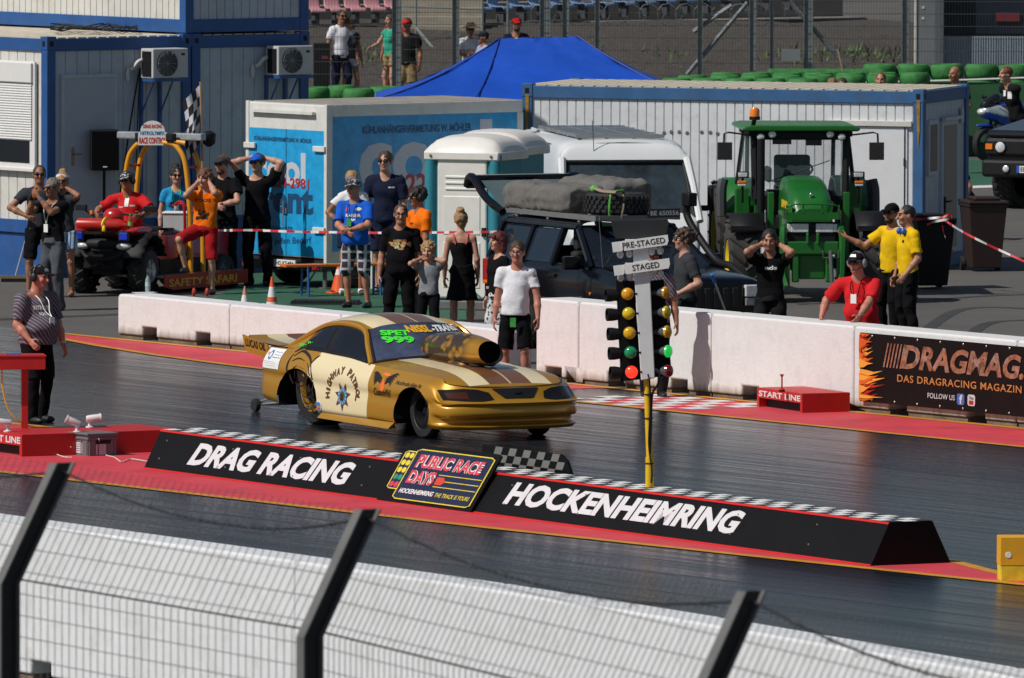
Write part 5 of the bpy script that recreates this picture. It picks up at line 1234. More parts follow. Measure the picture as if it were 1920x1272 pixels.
    for i in range(2):
        for j in range(3): b.box(.45 + i * 1.55, 1.85 + i * 1.55, -.56 + j * .385, -.56 + j * .385 + .34, H + .035, H + .055, 0)
    for k in range(5): b.box(.4 + k * .78, .43 + k * .78, -.62, .62, H + .015, H + .065, 1)
    for k in range(4): b.box(.4, 3.5, -.60 + k * .385, -.58 + k * .385, H + .02, H + .062, 1)
    b.build("solar_panel", [mat("solar_blue", (.10, .13, .18), .12, var=.2, scale=8), M_alu], t)
    b = MB(); b.lathe([(.035, 0), (.04, .03), (.02, .07)], (3.84, -.42, H - .30), (.4, 0, 1), 10); b.tube([(3.86, -.42, H - .24), (3.83, -.44, H + .27)], .005, 4); b.build("aerial", M_blk, t)
van()
# ================================================================== tractor, cold trailer, toilets
M_jd = mat("tractor_green", (.008, .13, .014), .4, var=.12, scale=3, coat=.3, dirt=((.06, .07, .03), .25, 5)); M_jdy = mat("tractor_yellow", (.70, .50, .02), .4)
M_mud = mat("tractor_tyre", (.035, .033, .031), .85, var=.3, scale=6, bump=.3)
def tractor():
    t = thing("farm_tractor", "green farm tractor with glazed cab and orange beacon, facing the camera", "tractor", (*at(1514, 566)[:2], 0), math.radians(-86))
    # x forward (front axle at 0), y left
    def big(x, y, R, w, s_, n):
        b = MB(); c = Vector((x, y, R)); b.lathe([(R * .55, -w / 2), (R * .88, -w / 2), (R * .96, -w * .42), (R * .97, w * .42), (R * .88, w / 2), (R * .55, w / 2)], c, (0, 1, 0), 36, cap=False)
        for k in range(n):
            for q in (-1, 1):
                a0 = 2 * math.pi * (k + (.5 if q > 0 else 0)) / n; pts = []
                for j in range(4):
                    f = j / 3; a = a0 + f * .30; pts.append(c + Vector((math.cos(a) * R * .985, q * w * (.02 + .47 * f), math.sin(a) * R * .985)))
                b.tube(pts, .021, 4, flat=1.6)
        o = b.build("wheel", M_mud, t)
        b = MB(); b.lathe([(R * .56, 0), (R * .5, .03), (R * .3, -.06), (.1, -.02), (0, -.02)], c + Vector((0, s_ * w * .42, 0)), (0, s_, 0), 24, cap=False); b.build("rim", M_jdy, o)
    for s_ in (-1, 1): big(0, s_ * .90, .56, .42, s_, 17); big(-2.25, s_ * .88, .78, .46, s_, 20)
    b = MB(); M = None                                     # bonnet
    st = [[(x, y * w, z) for y, z in ((-1, z0), (-1, z0 + .34), (-.93, z1 - .12), (-.7, z1 - .02), (0, z1))] for x, w, z0, z1 in ((-1.0, .31, .95, 1.72), (-.4, .31, .95, 1.68), (.1, .31, .95, 1.58), (.42, .30, .98, 1.46), (.55, .27, 1.02, 1.30))]
    g = patch([[Vector(p) for p in r] for r in st], 4, 3); b.grid(g, flip=True); b.grid(mirror(g)); b.add(g[-1] + mirror([g[-1]])[0][::-1], [tuple(range(2 * len(g[-1])))]); b.build("bonnet", M_jd, t, sharp=40)
    b = MB(); b.ball((.44, 0, 1.48), (.02, .025, .045), 8); b.build("emblem", M_chrome, t)
    b = MB(); b.box(.50, .62, -.33, .33, .80, 1.12); b.build("nose_panel", M_blk, t, bevel=.02)
    for s_ in (-1, 1):
        b = MB(); b.box(.60, .645, s_ * .17 - .12, s_ * .17 + .12, .98, 1.10, 0); b.box(.60, .64, s_ * .315 - .028, s_ * .315 + .028, .985, 1.095, 0); b.build("headlight", M_lens, t, bevel=.01)
        b = MB(); b.box(-.5, .3, s_ * .305, s_ * .318, 1.28, 1.38); b.build("stripe", M_jdy, t)
        b = MB(); b.tube([(.55, s_ * .38, 1.05), (.66, s_ * .40, 1.03), (.70, s_ * .41, .9), (.70, s_ * .40, .42), (.78, s_ * .36, .25)], .05, 6); b.box(.62, .72, s_ * .36 - .03, s_ * .36 + .05, .22, .75); b.build("linkage_arm", M_jd, t)
        b = MB(); b.box(-1.25, -1.15, s_ * .60 - .03, s_ * .60 + .03, .7, 1.75); b.box(-.1, .05, s_ * .52 - .03, s_ * .52 + .05, .6, 1.5); b.split("loader_bracket", M_jd, t, .01)
    b = MB(); b.box(.60, .72, -.36, .36, .68, .86); b.box(.66, .76, -.09, -.05, .82, .98); b.box(.66, .76, .05, .09, .82, .98); b.box(.62, .70, -.28, -.18, .30, .68); b.box(.62, .70, .18, .28, .30, .68); b.box(.58, .62, -.18, .18, .34, .68); b.build("front_hitch", M_jd, t, bevel=.02)
    b = MB(); b.tube([(.76, .24, .74), (.76, .26, .30)], .028, 6); b.tube([(.73, .14, .74), (.73, .14, .64), (.73, .36, .64), (.73, .36, .74)], .008, 5); b.build("top_link", M_steel, t)
    b = MB(); b.tube(crom([(.62, -.36, 1.26), (.70, -.34, 1.34), (.72, -.2, 1.37), (.72, .2, 1.37), (.70, .34, 1.34), (.62, .36, 1.26)], 4), .012, 5); b.box(.60, .70, -.37, .37, 1.16, 1.25)
    for y in (-.36, -.13, .13, .36): b.tube([(.70, y, 1.25), (.70, y, 1.36)], .01, 5)
    b.build("guard_rail", M_jd, t)
    b = MB(); b.box(-.9, .3, -.24, .24, .42, .98); b.box(-2.6, -.9, -.35, .35, .45, 1.15); b.box(-.08, .08, -.66, .66, .46, .60); b.box(-2.33, -2.17, -.7, .7, .68, .85); b.build("chassis", M_blk, t, bevel=.03)
    for s_ in (-1, 1):
        b = MB(); A = [math.radians(a) for a in range(15, 166, 15)]
        b.grid([[Vector((-2.25 + .86 * math.cos(a), s_ * y, .78 + .84 * math.sin(a))) for a in A] for y in (.55, .98)]); o = b.build("rear_fender", M_jd, t); o.modifiers.new("s", 'SOLIDIFY').thickness = .03
        b = MB(); b.box(-1.45, -1.40, s_ * .66, s_ * .88, .95, 1.50, 0); b.build("fender_front", M_jd, t, bevel=.04)
        b = MB(); b.tube(crom([(-1.5, s_ * 1.03, 1.62), (-1.46, s_ * 1.06, 1.45), (-1.42, s_ * 1.06, 1.1)], 4), .075, 8); b.build("fender_edge", mat("fender_rubber", (.045, .047, .052), .6), t)
        b = MB(); A = [math.radians(a) for a in range(40, 150, 12)]
        b.grid([[Vector((.64 * math.cos(a), s_ * y, .56 + .66 * math.sin(a))) for a in A] for y in (.62, 1.10)]); o = b.build("front_fender", M_blk, t); o.modifiers.new("s", 'SOLIDIFY').thickness = .025
        b = MB(); b.box(.40, .50, s_ * .64, s_ * 1.10, 1.0, 1.06); b.build("mudguard_lip", M_blk, t)
    # cab
    zf, zr = 1.40, 2.42
    P = {(-1, 'f'): ((-1.12, -.62, 1.35), (-1.22, -.64, 2.40)), (1, 'f'): ((-1.12, .62, 1.35), (-1.22, .64, 2.40)), (-1, 'm'): ((-1.9, -.82, 1.45), (-1.85, -.72, 2.40)), (1, 'm'): ((-1.9, .82, 1.45), (-1.85, .72, 2.40)), (-1, 'r'): ((-2.7, -.60, 1.45), (-2.6, -.60, 2.40)), (1, 'r'): ((-2.7, .60, 1.45), (-2.6, .60, 2.40))}
    for (s_, k), (a, c) in P.items(): b = MB(); b.tube([a, c], .05 if k == 'f' else .03, 6); b.build("cab_pillar", M_blk, t)
    gg = glass("cab_glass", (.30, .42, .42), .02, .16)
    F = lambda *k: [Vector(P[q][j]) for q, j in k]
    b = MB(); b.add(F(((-1, 'f'), 0), ((1, 'f'), 0), ((1, 'f'), 1), ((-1, 'f'), 1)), [(0, 1, 2, 3)]); b.build("windscreen", gg, t)
    b = MB(); b.add(F(((-1, 'r'), 0), ((1, 'r'), 0), ((1, 'r'), 1), ((-1, 'r'), 1)), [(0, 1, 2, 3)]); b.build("rear_window", gg, t)
    for s_ in (-1, 1):
        b = MB(); b.add(F(((s_, 'f'), 0), ((s_, 'm'), 0), ((s_, 'm'), 1), ((s_, 'f'), 1)), [(0, 1, 2, 3)]); b.add(F(((s_, 'm'), 0), ((s_, 'r'), 0), ((s_, 'r'), 1), ((s_, 'm'), 1)), [(0, 1, 2, 3)]); b.build("side_window", gg, t)
    b = MB(); prof = [(-.78, 2.42), (-.82, 2.45), (-.80, 2.49), (-.70, 2.515), (.70, 2.515), (.80, 2.49), (.82, 2.45), (.78, 2.42)]
    b.prism(prof, (-.98, 0, .0), (0, 1, 0), (0, 0, 1), (-1.75, 0, 0)); b.build("cab_roof", M_jd, t, bevel=.03)
    b = MB(); b.box(-2.6, -1.08, -.72, .72, 2.33, 2.42); b.box(-1.12, -1.06, -.6, .6, 2.28, 2.42); b.build("roof_lining", M_blk, t, bevel=.02)
    b = MB(); b.box(-2.6, -1.12, -.6, .6, 1.2, 1.40); b.box(-1.35, -1.05, -.45, .45, 1.2, 1.48); b.build("cab_floor", M_blk, t)
    b = MB(); b.box(-2.35, -1.95, -.26, .26, 1.38, 1.52); b.box(-2.45, -2.3, -.25, .25, 1.5, 1.98); b.cbox((-2.1, -.36, 1.68), (.4, .08, .26)); b.build("driver_seat", mat("seat_dark", (.018, .02, .028), .7), t, bevel=.05)
    b = MB(); c = Vector((-1.55, 0, 1.78)); R = Euler((0, math.radians(-40), 0)).to_matrix(); b.tube([c + R @ Vector((.21 * math.cos(k * .5236), .21 * math.sin(k * .5236), 0)) for k in range(13)], .016, 6)
    for k in range(3): b.tube([c, c + R @ Vector((.2 * math.cos(k * 2.1 + .5), .2 * math.sin(k * 2.1 + .5), 0))], .012, 5)
    b.tube([c, (-1.3, 0, 1.4)], .05, 6); b.build("steering_wheel", M_blk, t)
    for s_, y in ((-1, .40), (-1, .56), (1, .40), (1, .56)):
        b = MB(); c = Vector((-1.02, s_ * y, 2.37 if y < .5 else 2.33)); b.lathe([(.03, -.08), (.062, -.02), (.062, .0)], c, (1, 0, 0), 16, mi=0); b.lathe([(.052, .004), (.03, .012), (0, .014)], c, (1, 0, 0), 16, mi=1); b.build("work_light", [M_blk, M_lens], t)
    for s_ in (-1, 1):
        b = MB(); b.tube([(-1.1, s_ * .72, 2.36), (-1.08, s_ * 1.0, 2.40), (-1.06, s_ * 1.06, 2.38), (-1.06, s_ * 1.07, 2.12)], .016, 6); b.cbox((-1.08, s_ * 1.05, 2.10), (.07, .20, .28)); b.build("wing_mirror", M_rub, t, bevel=.03)
        b = MB(); b.cbox((-1.1, s_ * .80, 1.72), (.09, .17, .10), 0, 0); b.tube([(-1.12, s_ * .80, 1.3), (-1.12, s_ * .80, 1.7)], .02, 6, 0); b.cbox((-1.06, s_ * .80, 1.72), (.02, .13, .075), 0, 1); b.build("head_lamp", [M_blk, M_lens], t, bevel=.012)
        b = MB(); b.cbox((-1.08, s_ * .81, 1.60), (.07, .12, .05), 0, 0); b.cbox((-1.08, s_ * .81, 1.555), (.07, .11, .035), 0, 1); b.build("indicator", [M_amb, M_lens], t, bevel=.01)
    b = MB(); b.tube([(-1.12, -.66, 2.5), (-1.06, -.64, 2.62)], .03, 6, 0); b.lathe([(.075, 0), (.075, .05), (.065, .06)], (-1.06, -.64, 2.60), (0, 0, 1), 16, 0); b.lathe([(.068, .05), (.068, .15), (.05, .19), (0, .205)], (-1.06, -.64, 2.60), (0, 0, 1), 16, 1); b.build("beacon", [M_blk, mat("beacon_orange", (.85, .20, .01), .2, coat=.5)], t)
    b = MB(); b.tube([(-.95, -.56, .75), (-.95, -.56, 2.3)], .055, 10); b.lathe([(.085, 0), (.085, .2)], (-.8, -.60, .98), (0, 0, 1), 14); b.build("exhaust", M_blk, t)
    b = MB(); b.cbox((-1.09, .18, 2.24), (.03, .22, .10)); b.cbox((-1.09, -.26, 2.27), (.03, .26, .12)); b.tube([(-1.08, .4, 1.95), (-1.10, -.42, 1.62), (-1.08, -.1, 1.60)], .008, 4); b.build("sun_visor", mat("visor_dark", (.02, .025, .03), .5), t)
tractor()
for ob in [o for o in bpy.data.objects if o.name.startswith('farm_tractor')]:
    for c in ob.children_recursive:
        if c.type == 'MESH':
            for v in c.data.vertices:
                if v.co.z > 1.5: v.co.z = 1.5 + (v.co.z - 1.5) * .86
# ------------------------------------------------------------------ refrigerated trailer
M_tw = mat("trailer_white", (.66, .66, .63), .5, var=.06, scale=3, dirt=((.3, .27, .22), .3, 5)); M_tb = mat("trailer_blue_shaded", (.016, .30, .62), .42, var=.22, scale=5)  # side blue is darker than the rear one, its shade put into the colour
M_tl = mat("trailer_lettering_grey", (.52, .55, .60), .5, var=.06); M_tn = mat("trailer_navy", (.012, .065, .16), .5); M_tr = mat("trailer_red", (.42, .02, .03), .5)
def cold_trailer():
    a = math.radians(38); p = at(612, 543); W_, L = 1.86, 3.45
    d = Vector((math.cos(a), math.sin(a), 0)); n = Vector((-d.y, d.x, 0))
    t = thing("cold_trailer", "white and blue refrigerated trailer with big lettering", "trailer", p, a)
    z0, z1 = .42, 2.56      # local: x along the side (from the rear corner), y across to the left
    b = MB(); b.box(.0, L, .0, W_, z0, z1); b.build("body", M_tw, t, bevel=.02)
    b = MB(); b.box(.08, L - .02, .05, W_ - .05, z1 + .001, z1 + .012); b.build("roof", mat("trailer_roof", (.30, .275, .24), .8, var=.2, scale=3, dirt=((.12, .1, .08), .5, 4)), t)
    b = MB(); b.box(-.015, .09, -.015, .05, z0 - .1, z1 + .01); b.box(.09, L, -.012, .03, z1 - .16, z1 + .008); b.box(L - .1, L + .01, -.014, .05, z0, z1 - .16); b.box(.09, L - .1, -.012, .03, z0 - .06, z0 + .10); b.box(-.014, .05, W_ - .06, W_ + .012, z0, z1 + .01); b.build("corner_post", M_tw, t, bevel=.008)
    b = MB(); b.add([(.09, -.004, z0 + .10), (L - .1, -.004, z0 + .10), (L - .1, -.004, z1 - .16), (.09, -.004, z1 - .16)], [(0, 1, 2, 3)], 0)
    def st(s, x, z, w, h, mi, bold=.02, off=.008, shear=0): b.text(s, (x, -off, z), (w, 0, 0), (0, 0, h), mi, bold, shear)
    st("KÜHLANHÄNGERVERMIETUNG W. MÖHLER", .62, 2.15, 1.92, .13, 1, .03); st("cool", .56, 1.33, 2.35, .98, 2, .035, .006); st("06224-2981", 1.0, 1.28, 1.75, .30, 3, .02, .011); st("rent", 1.0, .62, 1.7, .58, 1, .04, .007)
    b.build("side_panel", [M_tb, M_tn, M_tl, M_tr], t)
    b = MB(); b.add([(-.004, W_ - .06, z0 + .02), (-.004, .05, z0 + .02), (-.004, .05, z1 - .36), (-.004, W_ - .06, z1 - .36)], [(0, 1, 2, 3)], 0)
    def rt(s, y, z, w, h, mi, bold=.02, off=.008, sh=0, tilt=0): b.text(s, (-off, W_ - y, z), (0, -w, tilt), (0, 0, h), mi, bold, sh)
    rt("KÜHLANHÄNGERVERMIETUNG W. MÖHLER", .18, 2.02, 1.34, .075, 1, .03); rt("cool", .18, 1.42, 1.2, .46, 2, .035, .006); rt("06224-2981", .34, 1.38, 1.12, .145, 3, .02, .011); rt("rent", .36, 1.02, 1.2, .36, 1, .04, .007)
    rt("Kühlgeräte", .46, .72, .62, .11, 1, .01, .008, 0, .04); rt("für jeden Bedarf", .42, .54, 1.1, .12, 1, .01, .008, 0, .06)
    b.add([(-.010, W_ / 2 + .004, z0), (-.010, W_ / 2 - .004, z0), (-.010, W_ / 2 - .004, z1 - .36), (-.010, W_ / 2 + .004, z1 - .36)], [(0, 1, 2, 3)], 1)
    dr = b.build("rear_door", [mat("trailer_blue_lit", (.014, .33, .66), .42, var=.2, scale=6), M_tn, M_tl, M_tr], t)  # lighter blue than the side, sunlight on the rear put into the colour
    for y, z in ((.05, 1.95), (W_ - .1, 1.95), (.05, .82), (W_ - .1, .82)): b = MB(); b.box(-.05, -.012, y - .14 if y > 1 else y - .05, y + .12 if y > 1 else y + .22, z - .04, z + .04); b.build("hinge", M_tw, dr, bevel=.01)
    b = MB(); b.box(-.03, -.012, .9, .98, 1.02, 1.10); b.tube([(-.03, .94, 1.1), (-.05, .94, 1.2), (-.05, .94, .84)], .012, 6); b.build("handle", M_alu, dr)
    b = MB(); b.box(-.07, -.012, .25, W_ - .15, z1 - .14, z1 - .10); b.build("gutter", M_tw, t)
    b = MB(); b.box(.0, L, .06, W_ - .06, z0 - .16, z0 - .02); b.box(-.08, .0, .0, W_, z0 - .18, z0 - .06); b.build("chassis", M_steeld, t)
    b = MB(); b.box(-.095, -.08, .58, 1.10, z0 - .14, z0 - .04, 0); b.text("HD KT 674", (-.097, 1.04, z0 - .12), (0, -.40, 0), (0, 0, .06), 1, .02); b.build("number_plate", [M_whd, M_blkdecal], t)
    for y in (.12, W_ - .12): b = MB(); b.box(-.10, -.08, y - .08, y + .08, z0 - .15, z0 - .06); b.build("tail_lamp", M_red_l, t)
    for y, s_ in ((.14, -1), (W_ - .14, 1)):
        for x in (.62, 2.3): road_wheel(t, (x, y, .31), .31, .2, s_, M_steel)
    b = MB(); b.tube([(.05, .1, .42), (.05, .1, .02)], .03, 6); b.lathe([(.09, 0), (.09, .02)], (.05, .1, .0), (0, 0, 1), 12); b.build("support_leg", M_steel, t)
cold_trailer()
# ------------------------------------------------------------------ portable toilets
def toilet(p, rz, label):
    M_pw = mat("toilet_white", (.72, .70, .66), .4, var=.05, scale=3, dirt=((.5, .44, .36), .3, 4)); M_pt = mat("toilet_teal", (.025, .22, .29), .5, var=.12, scale=3)
    t = thing("portable_toilet", label, "toilet", p, rz, "portable toilets"); w = .49
    b = MB(); b.box(-w, w, -w, w, .12, 2.12); b.build("cabin", M_pt, t, bevel=.05, seg=3)
    b = MB(); b.box(-w - .03, w + .03, -w - .03, w + .03, 0, .13); b.build("base", M_steel, t, bevel=.02)
    b = MB(); b.box(-.36, .36, -w - .03, -w + .02, .16, 2.10); d = b.build("door", M_pw, t, bevel=.025)
    b = MB()
    for z in (1.62, 1.70, 1.78): b.box(-.24, .24, -w - .045, -w - .02, z, z + .035)
    b.box(-.27, .27, -w - .040, -w - .02, 1.02, 1.54); b.box(-.27, .27, -w - .040, -w - .02, .30, .92); b.build("moulding", M_pw, d, bevel=.012)
    b = MB(); b.box(.30, .36, -w - .06, -w - .03, 1.0, 1.12); b.build("latch", M_blk, d)
    b = MB()
    for s_ in (-1, 1): b.tube([(s_ * (w - .02), -w + .02, .1), (s_ * (w - .02), -w + .02, 2.1)], .085, 10)
    b.build("corner_post", M_pt, t)
    rows = []
    for i in range(19):
        a = i / 18 * 2 - 1; r = []
        for j in range(13):
            c = j / 12 * 2 - 1; z = 2.13 + .22 * (max(0, 1 - abs(a) ** 3.2) ** .5) * (max(0, 1 - abs(c) ** 4) ** .45); z += .012 * math.cos(j * math.pi) * (1 if abs(a) < .85 and abs(c) < .9 else 0); r.append(Vector((a * (w + .05), c * (w + .06), z)))
        rows.append(r)
    b = MB(); b.grid(rows); b.box(-w - .055, w + .055, -w - .065, w + .065, 2.02, 2.14); b.build("roof", M_pw, t, bevel=.02, sharp=50)
    b = MB(); b.lathe([(.02, 0), (.02, .01)], (w - .05, -w - .068, 2.08), (0, -1, 0), 8); b.lathe([(.02, 0), (.02, .01)], (-w + .05, -w - .068, 2.08), (0, -1, 0), 8); b.build("bolt", M_steel, t)
q = stand(872, 253, 2.3); toilet((atY(893, 400, 157.8).x, 157.8, 0), math.radians(-22), "white and teal portable toilet in front, its door facing the people")
toilet((atY(934, 400, 159.4).x, 159.4, 0), math.radians(-22), "second portable toilet further back, half hidden by the raised tailgate")
# ================================================================== quad bike, safety trailer, motorbike, off roader at the edge
M_qred = mat("quad_red", (.45, .012, .016), .3, var=.06, coat=.5); M_rb = mat("roll_bar_yellow", (.70, .30, .01), .4, var=.06)
def quad():
    p = at(214, 551); a = math.radians(-112)
    t = thing("quad_bike", "red and black quad bike with fire extinguisher on its front rack", "quad bike", p, a)
    def knob(c, R, w, s_):
        b = MB(); c = Vector(c); b.lathe([(R * .5, -w / 2), (R * .8, -w / 2), (R * .95, -w * .36), (R, -w * .2), (R, w * .2), (R * .95, w * .36), (R * .8, w / 2), (R * .5, w / 2)], c, (0, 1, 0), 28, cap=False)
        for k in range(16):
            for q in (-1, 1):
                an = 2 * math.pi * (k + (.5 if q > 0 else 0)) / 16; b.tube([c + Vector((math.cos(an + .2 * f) * R * (1.0 - .05 * f), q * w * (.03 + .44 * f), math.sin(an + .2 * f) * R * (1.0 - .05 * f))) for f in (0, .5, 1)], .026, 4, flat=1.2)
        o = b.build("wheel", M_rub, t); b = MB(); b.lathe([(R * .54, 0), (R * .5, .015), (R * .42, -.05), (R * .2, -.03), (R * .15, 0), (0, 0)], c + Vector((0, s_ * w * .42, 0)), (0, s_, 0), 20, cap=False)
        for k in range(5): an = k * 1.2566; b.cbox(c + Vector((math.cos(an) * R * .32, s_ * w * .40, math.sin(an) * R * .32)), (R * .3, .03, .04), 0, 0, 0, -an)
        b.build("rim", M_alu, o)
    for s_ in (-1, 1): knob((0, s_ * .44, .33), .33, .24, s_); knob((-1.25, s_ * .44, .33), .33, .28, s_)
    b = MB(); b.box(-1.4, .25, -.22, .22, .28, .62); b.box(.2, .38, -.30, .30, .36, .62); b.tube(crom([(.36, -.34, .62), (.46, -.2, .52), (.48, 0, .50), (.46, .2, .52), (.36, .34, .62)], 4), .035, 8); b.tube([(.46, -.2, .52), (.46, .2, .36)], .02, 6); b.tube([(.46, .2, .52), (.46, -.2, .36)], .02, 6); b.build("frame", M_blk, t, bevel=.03)
    s = SDF((-.6, -.75, .5), (.6, .75, 1.25), .02)
    for s_ in (-1, 1):
        for k in range(9): an = math.radians(15 + k * 18); s.ell((.02 + .42 * math.cos(an), s_ * .46, .36 + .46 * math.sin(an)), (.1, .18, .04), Euler((0, math.pi / 2 - an, 0)).to_matrix(), k=.05)
    s.ell((.30, 0, .70), (.16, .40, .11), k=.05); q = s.build("fender", M_blk, t)
    s = SDF((-.7, -.5, .55), (.6, .5, 1.3), .02); s.ell((.02, 0, .80), (.30, .24, .09), k=.05).ell((-.2, 0, .88), (.28, .17, .13), k=.06).ell((.06, .38, .87), (.34, .17, .065), Euler((.2, 0, 0)).to_matrix(), k=.04).ell((.06, -.38, .87), (.34, .17, .065), Euler((-.2, 0, 0)).to_matrix(), k=.04); s.build("body_cover", M_qred, t)
    s = SDF((-.4, -.3, .85), (.3, .3, 1.35), .016); s.ell((.02, .0, 1.07), (.13, .15, .12), k=.03); s.build("handlebar_cover", M_qred, t)
    b = MB(); b.box(.30, .42, -.17, .17, .60, .70); b.build("grille", M_rub, t, bevel=.02); b = MB(); b.ball((.43, 0, .71), .02, 8); b.build("pilot_lamp", M_chrome, t)
    for s_ in (-1, 1):
        b = MB(); b.ball((.36, s_ * .30, .68), (.09, .13, .055), 14); b.build("headlight", M_lens, t)
        b = MB(); b.cbox((.42, s_ * .34, .82), (.07, .16, .14), 0, 0); b.cbox((.46, s_ * .34, .82), (.012, .12, .10), 0, 1); b.build("blue_flasher", [M_blk, mat("blue_lens", (.01, .04, .55), .2)], t, bevel=.012)
        b = MB(); b.cbox((-.05, s_ * .52, 1.18), (.05, .18, .08), s_ * .2); b.tube([(-.1, s_ * .34, 1.05), (-.06, s_ * .48, 1.15)], .012, 5); b.build("wing_mirror", M_blk, t, bevel=.03)
    b = MB(); b.box(.05, .45, -.40, .40, .84, .87); 
    for y in (-.4, -.2, 0, .2, .4): b.tube([(.05, y, .87), (.45, y, .87)], .012, 5)
    b.box(-1.5, -.95, -.40, .40, .84, .87); b.split("rack_bar", M_blk, t)
    b = MB(); b.tube([(-.12, -.40, 1.08), (-.06, -.1, 1.10), (-.06, .1, 1.10), (-.12, .40, 1.08)], .018, 6); b.tube([(-.03, 0, .9), (-.06, 0, 1.1)], .03, 6); b.build("handlebar", M_steeld, t)
    b = MB(); b.lathe([(.03, -.1), (.085, -.06), (.085, .55), (.05, .60), (.03, .66)], (.26, -.36, .965), (0, 1, 0), 18); b.build("fire_extinguisher", mat("extinguisher_red", (.50, .02, .012), .35, coat=.4), t)
    b = MB(); b.tube([(.26 + .092 * math.cos(x), -.02 + .03 * math.sin(x * .5), .965 + .092 * math.sin(x)) for x in np.linspace(0, 6.28, 16)], .022, 5); b.ball((.35, .0, .90), (.03, .03, .07), 8); b.build("yellow_strap", mat("strap_yellow", (.80, .55, .03), .5), t)
    b = MB(); b.ball((.1, -.30, 1.12), (.02, .03, .035), 8); b.build("indicator", M_amb, t)
    b = MB(); b.ball((-.75, 0, .84), (.42, .17, .10), 14); b.build("seat", M_rub, t)
    return t, p, a
_, pq, aq = quad()
def local(p, a, x, y, z): return Vector((p.x + x * math.cos(a) - y * math.sin(a), p.y + x * math.sin(a) + y * math.cos(a), z))
def safety_trailer():
    p = at(338, 541); a = math.radians(-121)
    t = thing("safety_trailer", "red safety trailer with yellow roll bar hoops and SAFETY SAFARI on its skirt", "trailer", p, a)
    # local: x forward, y left; visible flank is y = +.6 side (facing the camera)
    L0, L1, w = -.75, 1.4, .62
    b = MB(); b.box(L0, L1, -w, w, .22, .25); 
    for k in range(20): b.box(L0 + .05 + k * .1, L0 + .09 + k * .1, -w + .02, w - .02, .251, .258)
    b.build("platform", M_alu, t)
    b = MB(); b.prism([(L1, .26), (L0, .26), (L0, .07), (L1 - .25, .05), (L1, .10)][::-1], (0, w + .002, 0), (1, 0, 0), (0, 0, 1), (0, .02, 0), 0); b.text("SAFETY SAFARI", (L1 - .1, w + .03, .095), (-1.75, 0, 0), (0, 0, .11), 1, .03)
    b.build("skirt", [mat("skirt_red", (.40, .03, .012), .5), mat("skirt_yellow", (.85, .38, .02), .5)], t)
    b = MB(); b.box(L0, L1 - .1, -.40, .35, .45, .78, 0); b.box(L0 + .1, L1 - .25, -.3, .4, .26, .45, 1); b.cbox((.3, .353, .6), (.12, .01, .12), 0, 2); b.build("locker", [M_qred, M_blk, M_alu], t, bevel=.03)
    for y in (-.5, .5): road_wheel(t, (-.4, y, .24), .24, .18, 1 if y > 0 else -1, M_steel)
    for x, nm in ((.62, 0), (.30, 1)):
        b = MB(); h = 2.05; pts = crom([(x, w - .05, .24), (x, w - .07, 1.1), (x, w - .14, 1.75), (x, w - .26, 1.98), (x, w - .42, h), (x, -w + .42, h), (x, -w + .26, 1.98), (x, -w + .14, 1.75), (x, -w + .07, 1.1), (x, -w + .05, .24)], 5)
        b.tube(pts, .036, 10); b.build("roll_bar", M_rb, t)
    b = MB()
    for y in (-.47, .47): b.tube([(.62, y, 1.72), (.30, y, 1.72)], .02, 6); b.tube([(.62, y, 1.3), (.46, y * 1.06, 1.34), (.30, y, 1.3)], .02, 6)
    b.build("cross_bar", M_qred, t)
    b = MB(); b.tube(crom([(.66, w - .12, .55), (.68, w - .12, 1.15), (.66, w - .2, 1.24), (.64, w - .3, 1.2)], 5), .022, 6); b.build("grab_rail", M_qred, t)
    for y in (-.46, .46):
        b = MB(); b.box(.42, .56, y - .24, y + .24, 2.09, 2.19); b.build("light_bar", mat("light_bar_clear", (.30, .33, .35), .15, var=.2, scale=20), t, bevel=.02)
        b = MB(); b.cbox((.64, y * .55, 2.13), (.08, .13, .11), 0, 0); b.cbox((.685, y * .55, 2.13), (.01, .10, .08), 0, 1); b.build("spot_lamp", [M_blk, M_dglass], t, bevel=.01)
    pl = [(-.20, 0), (.20, 0), (.20, .17)] + [(.17 * math.cos(math.radians(q)), .19 + .15 * math.sin(math.radians(q))) for q in range(0, 181, 15)] + [(-.20, .17)]
    # the control board faces the camera
    b = MB(); c = Vector((.72, 0, 2.02)); ux = Vector((math.cos(-a), math.sin(-a), 0)); fr = Vector((ux.y, -ux.x, 0))
    b.prism(pl, c, ux, (0, 0, 1), -fr * .02, 0)
    for s, x, z, w_, h, mi in (("DRAG RACING", -.13, .235, .26, .055, 1), ("NITROLYMPX", -.17, .14, .34, .055, 2), ("RACE CONTROL", -.185, .02, .37, .09, 1)): b.text(s, c + ux * x + Vector((0, 0, z)) + fr * .003, ux * w_, (0, 0, h), mi, .03)
    b.build("control_board", [M_whd, mat("sign_red", (.55, .02, .02), .5), mat("sign_blue", (.02, .2, .5), .5)], t)
    b = MB(); b.lathe([(.03, 0), (.09, .05), (.1, .18), (.04, .22)], (.3, .66, 2.0), (0, 0, 1), 12); b.build("horn", M_blk, t)
    return p, a
pt_, at_ = safety_trailer()
q = at(300, 470, .95); b = MB(); M_box = mat("storage_clear", (.50, .52, .53), .3, var=.08)
q = local(pt_, at_, .35, .16, .80); b.cbox((0, 0, .13), (.34, .26, .26), 0, 0); b.cbox((0, 0, .275), (.37, .29, .03), 0, 1); tag(b.build("storage_box", [M_box, M_whd], None, .01, loc=q, rot=(0, 0, -.1)), "translucent storage box with a white lid on the red trailer", "box")
